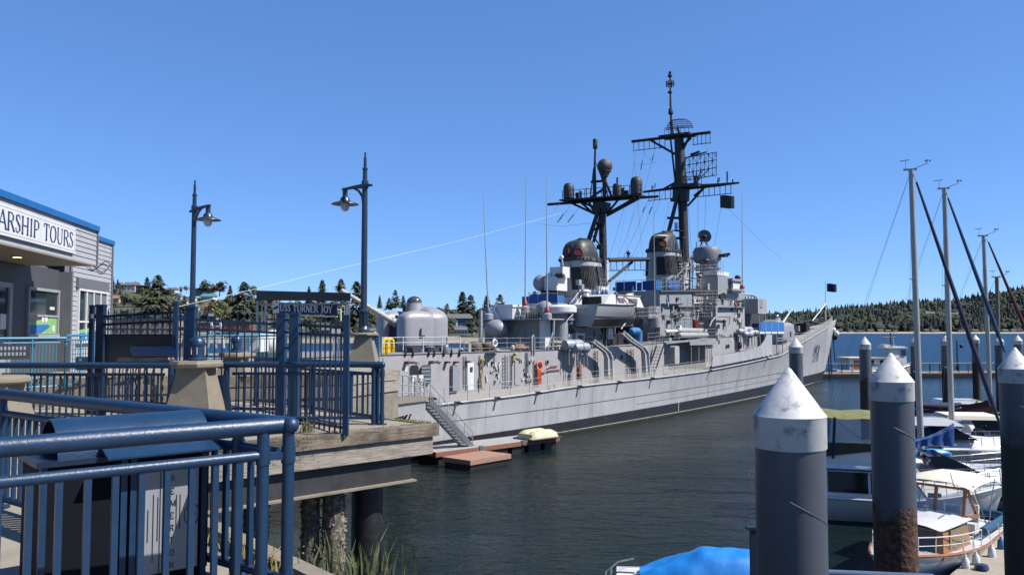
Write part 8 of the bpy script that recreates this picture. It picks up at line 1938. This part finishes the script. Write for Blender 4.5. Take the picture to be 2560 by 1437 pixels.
for hh in (3.0, 2.1): q.tube([V((-LT * .49, -1.9, hh)), V((-LT * .34, -1.9, hh))], .04, 4)
q.build("stern_rail", M['black'], tw_)
q = MB(); q.cyl(V((LT * .24, 0, 4.7)), V((LT * .24, 0, 7.2)), .12, .07, 6); q.cyl(V((LT * .14, 0, 6.4)), V((LT * .3, 0, 6.4)), .07, .07, 5); q.cyl(V((LT * .16, 0, 6.0)), V((LT * .16, 0, 6.8)), .05, .05, 4); q.build("mast", M['black'], tw_)
q = MB(); q.bb(LT * .12, LT * .2, -1, 1, 4.75, 5.2); q.cyl(V((LT * .3, .5, 4.8)), V((LT * .29, .4, 6.2)), .09, .05, 5); q.build("roof_gear", M['cream'], tw_)
# ================================================================ FAR SHORES
def hpt(px, py, d): return P(px, py, d)
# left town hill: ridge heights by pixel column
ridge = [(-200, 735), (100, 735), (280, 728), (370, 732), (450, 741), (600, 752), (700, 760), (800, 768), (900, 778), (1000, 784), (1100, 788), (1200, 796), (1300, 806), (1420, 818), (1540, 829), (1700, 834)]
DS, DR = 505.0, 760.0
def hill_z(px, d):
    zr = P(px, interp(ridge, px), DR).z; f = (d - DS) / (DR - DS)
    if f <= 0: return .3 + f * 12
    return .3 + (zr - .3) * min(1.0, (f ** .85)) + .8 * noise.noise(V((px * .02, d * .02, 0)))
def hill_at(px, py):              # first point along that pixel's line of sight on the hill
    d = DS
    while d < DR:
        if P(px, py, d).z <= hill_z(px, d): break
        d += 1.5
    return d
q = MB(); q.grid([[V((P(px, 800, d).x, d, hill_z(px, d))) for px in range(-400, 1761, 40)] for d in (DS - 25, DS - 8, DS, DS + 12, DS + 30, DS + 60, DS + 100, DS + 150, DS + 200, DR, DR + 60, DR + 200)])
hm = mat("grassy hillside", (.075, .085, .035), .9, var=.5, scale=.03, stain=(.17, .14, .09), stain_amt=.6, stain_scale=.05)
tag(q.build("hill", hm), "low green hillside across the water behind the gates", kind="structure")
q = MB(); q.grid([[V((P(px, 850, d).x, d, z_ + .3 * noise.noise(V((px * .1, d, 0))))) for px in range(-400, 1761, 24)] for d, z_ in ((DS - 40, -1.0), (DS - 22, .6), (DS - 6, 1.9), (DS + 4, 3.0))])
tag(q.build("beach", mat("pale tan shore", (.36, .30, .22), .9, var=.3, scale=.4, stain=(.12, .11, .09), stain_amt=.7, stain_scale=.5)), kind="structure")
# ---- trees
leafc = mat("dark conifer foliage", (.045, .06, .03), .8, var=.55, scale=.45)
leafc2 = mat("olive conifer foliage", (.075, .085, .032), .8, var=.5, scale=.45)
leafb = mat("spring green foliage", (.17, .19, .05), .8, var=.5, scale=.5)
leafd = mat("olive broadleaf foliage", (.105, .115, .045), .8, var=.5, scale=.5)
leaft = mat("budding tan foliage", (.22, .17, .095), .85, var=.5, scale=.5)
bark = mat("grey brown bark", (.07, .055, .04), .9, var=.3)
def conifer(seed, slim=1.0, gap=.2, n=1100):
    rnd = random.Random(seed); q = MB()
    for k in range(n):
        f = rnd.random() ** 1.15; z_ = .06 + .94 * f; tier = .82 + .3 * math.sin(z_ * 38 + seed) ; rad = slim * .26 * (1 - f) ** .85 * tier + .012
        a = rnd.uniform(0, 6.283)
        if noise.noise(V((math.cos(a) * 1.6, math.sin(a) * 1.6, z_ * 7 + seed * 3))) < -gap: continue
        r_ = rad * rnd.uniform(.35, 1.12); c = V((math.cos(a) * r_, math.sin(a) * r_, z_ - .02 * rnd.random())); s_ = rnd.uniform(.035, .07) * (1.15 - .6 * f)
        out = V((math.cos(a), math.sin(a), -.55)); sd_ = V((-math.sin(a), math.cos(a), rnd.uniform(-.3, .3)))
        q.add([c - sd_ * s_ * .8, c + sd_ * s_ * .8, c + out * s_ * 2.1], [(0, 1, 2)], 0, False)
    t = MB(); t.cyl(V((0, 0, -.05)), V((0, 0, .95)), .018, .004, 6); return q, t
def broadleaf(seed, n=1100, tall=1.0, holes=.15, lobes=6):
    rnd = random.Random(seed); q = MB(); t = MB(); L_ = []
    for k in range(lobes):
        a = rnd.uniform(0, 6.28); r_ = rnd.uniform(.08, .3); L_.append((V((math.cos(a) * r_, math.sin(a) * r_, rnd.uniform(.38, .82) * tall)), rnd.uniform(.15, .26)))
    L_.append((V((0, 0, .55 * tall)), .26))
    t.cyl(V((0, 0, -.05)), V((0, 0, .4 * tall)), .03, .018, 6)
    for c, r_ in L_: t.cyl(V((0, 0, .25 * tall)), c, .014, .004, 4)
    for k in range(n):
        c, r_ = rnd.choice(L_); d_ = V((rnd.gauss(0, 1), rnd.gauss(0, 1), rnd.gauss(0, 1))).normalized(); p = c + d_ * r_ * rnd.uniform(.55, 1.05)
        if noise.noise(p * 7 + V((seed, 0, 0))) < -holes: continue
        s_ = rnd.uniform(.032, .06); u, w_ = frame_of((d_ + V((rnd.uniform(-.6, .6), rnd.uniform(-.6, .6), rnd.uniform(-.3, .8)))).normalized())
        q.add([p - u * s_, p + w_ * s_, p + u * s_, p - w_ * s_ * .8], [(0, 1, 2, 3)], 0, False)
    return q, t
protos = {}
def tree_proto(key, qt, m):
    q, t = qt; o = thing("tree", "x", "tree"); q.build("crown", m, o, smooth=False); t.build("trunk", bark, o); o.location = (0, 900, -400); protos[key] = o
for i in range(4): tree_proto(('c', i), conifer(i + 1, (.95, 1.25, .8, 1.1)[i], (.25, .1, .2, .05)[i]), leafc if i != 1 else leafc2)
for i in range(3): tree_proto(('b', i), broadleaf(i + 11), leafb); tree_proto(('d', i), broadleaf(i + 21, holes=.1), leafd)
for i in range(2): tree_proto(('t', i), broadleaf(i + 31, 650, holes=.02), leaft); tree_proto(('o', i), broadleaf(i + 41, 900, 1.0, .05, 10), leafd)
used_first = set()
names = {'c': ("conifer_tree", "conifer"), 'b': ("broadleaf_tree", "tree"), 'd': ("broadleaf_tree", "tree"), 't': ("budding_tree", "tree"), 'o': ("broadleaf_tree", "tree")}
def plant(key, px, ytop, ybase, label, group=None, d=None, wid=1.0):
    d = d or hill_at(px, ybase); b_ = P(px, ybase, d); t_ = P(px, ytop, d); h = t_.z - b_.z
    src = protos[key]; o = copy_tree(src) if key in used_first else src; used_first.add(key)
    o.name = names[key[0]][0]; o["label"] = label; o["category"] = names[key[0]][1]
    o["group"] = group if group else "trees on the far hillside"
    o.location = b_; o.scale = (h * wid, h * wid, h); o.rotation_euler = (0, 0, random.uniform(0, 6.28)); return o
T_C = "dark conifer among the houses of the far hillside"; T_B = "round bright green tree among the houses of the far hillside"; T_D = "olive green bushy tree among the houses of the far hillside"; T_T = "tan budding tree among the houses of the far hillside"
big = [(('c', 1), 392, 686, 800, "large olive conifer standing above the panel gate", 1.3), (('c', 0), 367, 692, 735, "dark conifer on the hilltop left of the large olive conifer", 1.1), (('c', 2), 280, 690, 735, "dark conifer at the corner of the ticket office", .9), (('c', 2), 294, 697, 720, "small dark conifer behind the cream gabled house", .9),
 (('c', 3), 607, 703, 835, "broad dark conifer left of the gangway shelter", 1.25), (('c', 0), 575, 712, 740, "small conifer between the bare round trees and the broad dark conifer", 1.1), (('o', 0), 521, 697, 737, "left one of two airy round trees on the skyline right of the lamp", 1.35), (('o', 1), 549, 700, 740, "right one of two airy round trees on the skyline right of the lamp", 1.25),
 (('d', 0), 636, 714, 745, "olive tree beside the shelter roof's left end", 1.1), (('c', 0), 805, 699, 770, "conifer above the middle of the shelter roof", 1.0), (('c', 2), 772, 715, 760, "smallest conifer above the shelter roof", .9), (('c', 1), 851, 696, 800, "ragged conifer above the right end of the shelter roof", 1.0), (('c', 3), 890, 702, 830, "conifer behind the taller street lamp", 1.1),
 (('c', 2), 949, 738, 770, "narrow conifer left of the gun mount's dome", .9), (('c', 3), 972, 744, 775, "low conifer behind the gun mount", 1.2), (('c', 1), 988, 724, 770, "tall conifer above the gun mount's shoulder", 1.1), (('c', 0), 1008, 738, 770, "conifer just left of the gun mount's cupola", 1.0),
 (('c', 0), 1156, 728, 800, "tall conifer behind the blue house", 1.2), (('c', 3), 1176, 736, 810, "conifer right of the blue house", 1.2), (('c', 2), 1217, 738, 800, "conifer behind the aft whip antenna", 1.2), (('c', 1), 1250, 735, 790, "conifer right of the aft whip antenna", 1.35), (('c', 3), 1118, 758, 785, "dark conifer right of the gun mount", 1.3), (('c', 0), 1337, 727, 790, "tree top showing left of the director platform", 1.1), (('d', 1), 1120, 790, 835, "bushy tree left of the blue house's garden", 1.1)]
for key, px, yt, yb, lb, wd in big: plant(key, px, yt, yb, lb, "singled out trees on the far shore", wid=wd)
rnd = random.Random(77)
for px, yt, yb, k in ((310, 733, 768, 'd'), (332, 736, 768, 'b'), (362, 718, 748, 'b'), (345, 745, 775, 'd'), (377, 740, 775, 'd'), (410, 745, 775, 'c'), (426, 718, 738, 't'), (452, 715, 735, 't'), (440, 745, 785, 'd'), (460, 738, 790, 'c'), (300, 720, 745, 'c'), (285, 752, 772, 'd'), (420, 750, 790, 'd'), (430, 728, 745, 'b'), (466, 712, 732, 't'), (540, 745, 775, 'd'), (525, 755, 790, 'c'), (548, 750, 805, 'b'), (570, 735, 765, 'd'), (585, 742, 780, 'd'), (500, 742, 765, 'd'), (512, 770, 800, 'c'), (560, 770, 815, 'b'), (595, 770, 820, 'd'), (635, 735, 780, 'd'), (630, 765, 830, 'c'), (660, 740, 790, 'd'), (680, 745, 800, 't'), (700, 742, 800, 'd'), (730, 748, 810, 'd'), (760, 752, 805, 'b'), (790, 752, 810, 'd'), (830, 755, 820, 'd'), (845, 770, 830, 'b'), (870, 760, 825, 'c'), (905, 765, 820, 'd'), (925, 770, 815, 'b'), (940, 778, 825, 'd'), (1105, 765, 800, 'd'), (1112, 762, 800, 't'), (1128, 806, 836, 'd'), (1122, 815, 838, 't'), (1135, 770, 800, 'b'), (1190, 775, 815, 'd'), (1200, 790, 830, 't'), (1210, 770, 820, 'd'), (1235, 775, 815, 't'), (1262, 770, 815, 'c'), (1270, 785, 825, 'd'), (1180, 800, 840, 'd'), (1290, 775, 815, 'd'), (1310, 785, 825, 'd'), (650, 790, 832, 'd'), (725, 790, 835, 'b'), (780, 790, 838, 'd'), (320, 780, 812, 'd'), (355, 782, 815, 'c'), (400, 785, 818, 'd'), (470, 790, 822, 'b'), (268, 745, 780, 'd'), (275, 770, 800, 'b')):
    lab = {'c': T_C, 'b': T_B, 'd': T_D, 't': T_T}[k]; plant((k, rnd.randrange({'c': 4, 'b': 3, 'd': 3, 't': 2}[k])), px, yt, yb, lab, {'c': "hillside conifers", 'b': "bright hillside trees", 'd': "olive hillside trees", 't': "budding hillside trees"}[k], wid=rnd.uniform(.85, 1.2))
for k_, o in protos.items():
    if k_ not in used_first:
        for ch in list(o.children): bpy.data.objects.remove(ch)
        bpy.data.objects.remove(o)
# ---- houses
hw = {'white': mat("white house wall", (.62, .61, .58), .8), 'cream': mat("cream house wall", (.55, .48, .36), .8), 'brick': mat("brown red house wall", (.22, .10, .07), .85, var=.2), 'grey': mat("grey house wall", (.3, .3, .31), .8), 'blue': mat("blue house wall", (.06, .16, .34), .7), 'teal': mat("teal house wall", (.10, .34, .38), .7), 'tan': mat("tan house wall", (.36, .26, .18), .8)}
hr = {'grey': mat("grey shingle roof", (.17, .17, .18), .9, var=.2), 'red': mat("red tile roof", (.30, .10, .06), .85, var=.2), 'brown': mat("brown shingle roof", (.14, .10, .08), .9, var=.2), 'teal': mat("teal metal roof", (.08, .33, .38), .5), 'orange': mat("orange tile roof", (.42, .17, .08), .85), 'dark': mat("dark shingle roof", (.06, .06, .065), .9), 'white': mat("white flat roof", (.6, .6, .6), .7)}
def house_at(name, label, px0, px1, yt, yb, wall, roof, kind='gable', d=None, nwin=3, rz=.0, group=None, gable_front=False, storeys=1):
    pc = (px0 + px1) / 2; d = d or hill_at(pc, yb); a, b_ = P(px0, yb, d), P(px1, yb, d); w_ = b_.x - a.x; h = P(pc, yt, d).z - a.z; dep = min(w_, 11)
    o = thing(name, label, "house" if 'house' in name else "building", ((a.x + b_.x) / 2, d, a.z - .5), rz, group); h += .5
    wh_ = h * (.62 if kind == 'gable' else .9); q = MB(); q.bb(-w_ / 2, w_ / 2, 0, dep, -2, wh_)
    if kind == 'gable' and gable_front: q.prism([V((-w_ / 2, .02, wh_)), V((w_ / 2, .02, wh_)), V((0, .02, h - .15))], (0, dep - .04, 0))
    q.build("wall", hw[wall], o)
    q = MB(); ov = .06 * w_
    if kind == 'flat': q.bb(-w_ / 2 - .3, w_ / 2 + .3, -.4, dep + .3, wh_, h)
    elif gable_front: q.prism([V((-w_ / 2 - ov, -.5, wh_ - .3)), V((0, -.5, h)), V((w_ / 2 + ov, -.5, wh_ - .3)), V((w_ / 2 + ov, -.5, wh_ - .0)), V((0, -.5, h + .35)), V((-w_ / 2 - ov, -.5, wh_ - .0))], (0, dep + 1, 0))
    else: q.prism([V((-w_ / 2 - ov, -.7, wh_)), V((-w_ / 2 - ov, dep / 2, h)), V((-w_ / 2 - ov, dep + .7, wh_))], (w_ + 2 * ov, 0, 0))
    q.build("roof", hr[roof], o, fix=True)
    for s_ in range(storeys):
        for i in range(nwin):
            x_ = -w_ / 2 + w_ * (i + .5) / nwin; zz_ = wh_ * (s_ + .30) / storeys; hh = wh_ * .38 / storeys; ww = w_ / nwin * .26
            q = MB(); q.bb(x_ - ww, x_ + ww, -.12, .05, zz_, zz_ + hh); wf = q.build("window", hw['white'], o); q = MB(); q.bb(x_ - ww * .82, x_ + ww * .82, -.16, -.1, zz_ + hh * .1, zz_ + hh * .9); q.build("pane", M['glass'], wf)
    q = MB(); q.bb(w_ * .2, w_ * .26, dep * .5, dep * .6, h * .7, h * 1.1); q.build("chimney", hw['brick'], o)
    return o
H = house_at
H("house", "cream gabled house on the hilltop beside the ticket office's corner", 288, 305, 706, 724, 'cream', 'grey', gable_front=True, nwin=2)
H("house", "white house with a grey hip roof on the hilltop", 308, 338, 704, 724, 'white', 'grey', nwin=3, storeys=2)
H("house", "brown red brick house left of the large olive conifer", 339, 362, 713, 734, 'brick', 'brown', 'flat', nwin=2)
H("house", "low house with a wide orange tiled roof below the cream gabled house", 268, 297, 738, 756, 'cream', 'orange', nwin=4)
H("house", "grey roofed house right of the brown red brick house", 366, 392, 717, 733, 'tan', 'grey', nwin=3)
H("house", "white house with a steep gable left of the lamp pole", 432, 452, 733, 752, 'white', 'grey', gable_front=True, nwin=2)
H("house", "long white low building above the panel gate", 390, 456, 768, 786, 'white', 'grey', 'flat', nwin=7)
H("house", "teal roofed house right of the lamp pole", 502, 532, 733, 752, 'white', 'teal', nwin=4)
H("house", "red roofed house above the teal roofed house", 503, 530, 724, 736, 'white', 'red', nwin=3)
H("house", "dark roofed house on the skyline right of the lamp pole", 482, 506, 719, 733, 'grey', 'dark', nwin=3)
H("house", "grey roofed house on the skyline left of the lamp pole", 415, 437, 718, 733, 'white', 'grey', nwin=3)
H("house", "white house low beside the lamp pole", 470, 486, 738, 752, 'white', 'brown', gable_front=True, nwin=2)
H("house", "tan house with a brown roof below the two airy trees", 540, 568, 748, 764, 'tan', 'brown', nwin=3)
H("house", "house with a red brown wall below the cream gabled house's garden", 300, 320, 770, 786, 'brick', 'brown', nwin=3)
H("house", "grey gabled house behind the tall fence's pickets", 500, 540, 783, 800, 'grey', 'grey', nwin=4)
H("house", "blue two storey house with white trim right of the gun mount", 1120, 1178, 784, 813, 'blue', 'grey', nwin=5, storeys=2)
H("house", "small white gabled house in front of the blue house", 1122, 1142, 795, 815, 'white', 'grey', gable_front=True, nwin=2)
H("house", "wide grey bungalow with a low gable on the shore below the blue house", 1135, 1186, 817, 834, 'white', 'grey', nwin=6)
H("house", "pale house on the hill above the blue house", 1126, 1150, 773, 786, 'cream', 'brown', nwin=2)
H("house", "small red roofed house behind the aft whip antenna", 1190, 1206, 785, 800, 'brick', 'red', nwin=2)
H("house", "brown shed roofed house right of the wide grey bungalow", 1190, 1216, 800, 816, 'tan', 'dark', nwin=3)
H("house", "house with a red tiled roof left of the gun barrel", 905, 928, 768, 786, 'tan', 'red', nwin=3)
H("house", "brown house below the red tiled roof near the gun mount", 917, 940, 788, 803, 'tan', 'brown', nwin=3)
H("house", "white house on the shore left of the gun mount", 906, 936, 820, 836, 'white', 'grey', nwin=3)
H("house", "grey house behind the gangway shelter's right post", 790, 815, 790, 806, 'grey', 'grey', gable_front=True, nwin=2)
H("house", "grey bungalow behind the open gate", 775, 825, 818, 834, 'grey', 'grey', nwin=4)
H("house", "tan house behind the white frames of the shelter", 700, 730, 792, 810, 'tan', 'brown', nwin=3)
H("apartment_block", "long apartment block with an orange roof behind the panel gate", 262, 440, 797, 832, 'tan', 'orange', 'flat', DS + 3, 14, storeys=2)
H("apartment_block", "brown brick apartment block behind the picket fence", 482, 626, 806, 838, 'brick', 'dark', 'flat', DS + 3, 12, storeys=2)
rnd = random.Random(9)
for k, (px, yb) in enumerate(((322, 760), (348, 792), (380, 790), (410, 735), (455, 762), (478, 775), (520, 776), (560, 790), (590, 790), (625, 800), (655, 815), (690, 820), (745, 822), (590, 752), (640, 760), (720, 775), (760, 782), (850, 815), (870, 840))):
    w_ = rnd.uniform(16, 26); wl_, rf_ = rnd.choice((('white', 'grey'), ('tan', 'brown'), ('grey', 'dark'), ('cream', 'red')))
    H("house", {'white': "white house with a grey roof among the hillside trees", 'tan': "tan house with a brown roof among the hillside trees", 'grey': "grey house with a dark roof among the hillside trees", 'cream': "cream house with a red roof among the hillside trees"}[wl_], px - w_ / 2, px + w_ / 2, yb - rnd.uniform(12, 17), yb, wl_, rf_, nwin=3, group={'white': "white hillside houses", 'tan': "tan hillside houses", 'grey': "grey hillside houses", 'cream': "cream hillside houses"}[wl_], gable_front=rnd.random() < .3)
# ---- right shore, about two kilometres off
D0, D1 = 2060.0, 2900.0
r2 = [(1500, 815), (1800, 800), (1900, 795), (2000, 792), (2100, 780), (2200, 772), (2300, 762), (2400, 758), (2450, 748), (2520, 735), (2600, 726), (2800, 720), (3200, 735)]
def far_z(px, d):
    zr = P(px, interp(r2, px), D1).z; f = max(0.0, min(1.0, (d - D0) / (D1 - D0))); return 1.5 + (zr - 1.5) * f ** .75
q = MB(); q.grid([[V((P(px, 800, d).x, d, far_z(px, d) if d > D0 + 1 else z_)) for px in range(1100, 3301, 50)] for d, z_ in ((D0 - 20, -1), (D0, 1.5), (D0 + 60, 0), (D0 + 200, 0), (D0 + 400, 0), (D0 + 600, 0), (D1, 0), (D1 + 400, 0))])
tag(q.build("far_hill", mat("far hill ground", (.05, .065, .03), .95, var=.4, scale=.01)), kind="structure")
q = MB(); q.grid([[V((P(px, 833, d).x, d, z_)) for px in range(1100, 3301, 40)] for d, z_ in ((D0 - 60, -.3), (D0 - 30, 1.2), (D0 - 4, 3.6), (D0 + 2, 4.2))]); tag(q.build("far_beach", mat("pale far beach", (.46, .40, .31), .95, var=.25, scale=.05)), kind="structure")
rnd = random.Random(4); q = MB(); q2 = MB()
def cone_tree(qq, c, h, r_, n=6):
    a0 = rnd.uniform(0, 1)
    for (z0_, z1_, rr) in ((.08, .5, 1), (.3, .72, .8), (.52, 1.0, .55)):
        vs = [c + V((math.cos(a0 + 6.283 * i / n) * r_ * rr * rnd.uniform(.7, 1.25), math.sin(a0 + 6.283 * i / n) * r_ * rr * rnd.uniform(.7, 1.25), h * (z0_ + rnd.uniform(-.05, .05)))) for i in range(n)] + [c + V((0, 0, h * z1_))]
        qq.add(vs, [(i, (i + 1) % n, n) for i in range(n)], 0, False)
for k in range(3600):
    px = rnd.uniform(1800, 2640); f = rnd.random() ** 1.25; d = lerp(D0 + 10, D1 + 10, f); c = V((P(px, 800, d).x, d, far_z(px, d) - .5))
    dens = noise.noise(V((px * .012, d * .006, 3)))
    if f > .93 or dens > .12 or (dens > -.2 and rnd.random() < .3): cone_tree(q, c, rnd.uniform(13, 33), rnd.uniform(5.5, 11))
    else:
        h = rnd.uniform(9, 24); r_ = h * rnd.uniform(.45, .7)
        for j in range(3): q2.ell(c + V((rnd.uniform(-r_, r_) * .6, rnd.uniform(-r_, r_) * .6, h * rnd.uniform(.35, .6))), (r_ * rnd.uniform(.5, .8), r_ * rnd.uniform(.5, .8), h * rnd.uniform(.3, .45)), 6, 4)
fw = q.build("conifer_forest", mat("far conifer wood", (.030, .044, .034), .95, var=.3, scale=.06), smooth=False); tag(fw, "dark conifer wood covering the far shore's hill", "forest", kind="stuff")
fw = q2.build("broadleaf_woods", mat("far broadleaf wood", (.062, .078, .034), .95, var=.35, scale=.05), smooth=False); tag(fw, "lighter green woods on the far shore's slope", "woods", kind="stuff")
def far_house(label, px, yb, w_, h, wall, roof, grp=None):
    d = D0 + 6 if yb > 820 else None
    if d is None:
        d = D0
        while d < D1 and P(px, yb, d).z > far_z(px, d) + 9: d += 6
    return house_at("far_house", label, px - w_ / 2, px + w_ / 2, yb - h, yb, wall, roof, d=d - 14, nwin=2, group=grp)
far_house("large pale house halfway up the far wooded hill", 2327, 790, 22, 11, 'white', 'grey'); far_house("wide pale house on the far hill behind the second mast", 2390, 790, 30, 9, 'grey', 'grey'); far_house("pale house near the far hill's top between the third and fourth mast", 2480, 776, 22, 8, 'white', 'grey')
for px in (2100, 2128, 2152, 2178, 2203, 2222, 2240, 2318, 2340, 2405, 2440, 2515, 2535, 2550): far_house("small pale shore house on the far beach below the wooded hill", px, 830, rnd.uniform(9, 18), rnd.uniform(5, 8), rnd.choice(('white', 'grey', 'cream')), rnd.choice(('grey', 'brown', 'dark')), "houses along the far beach")
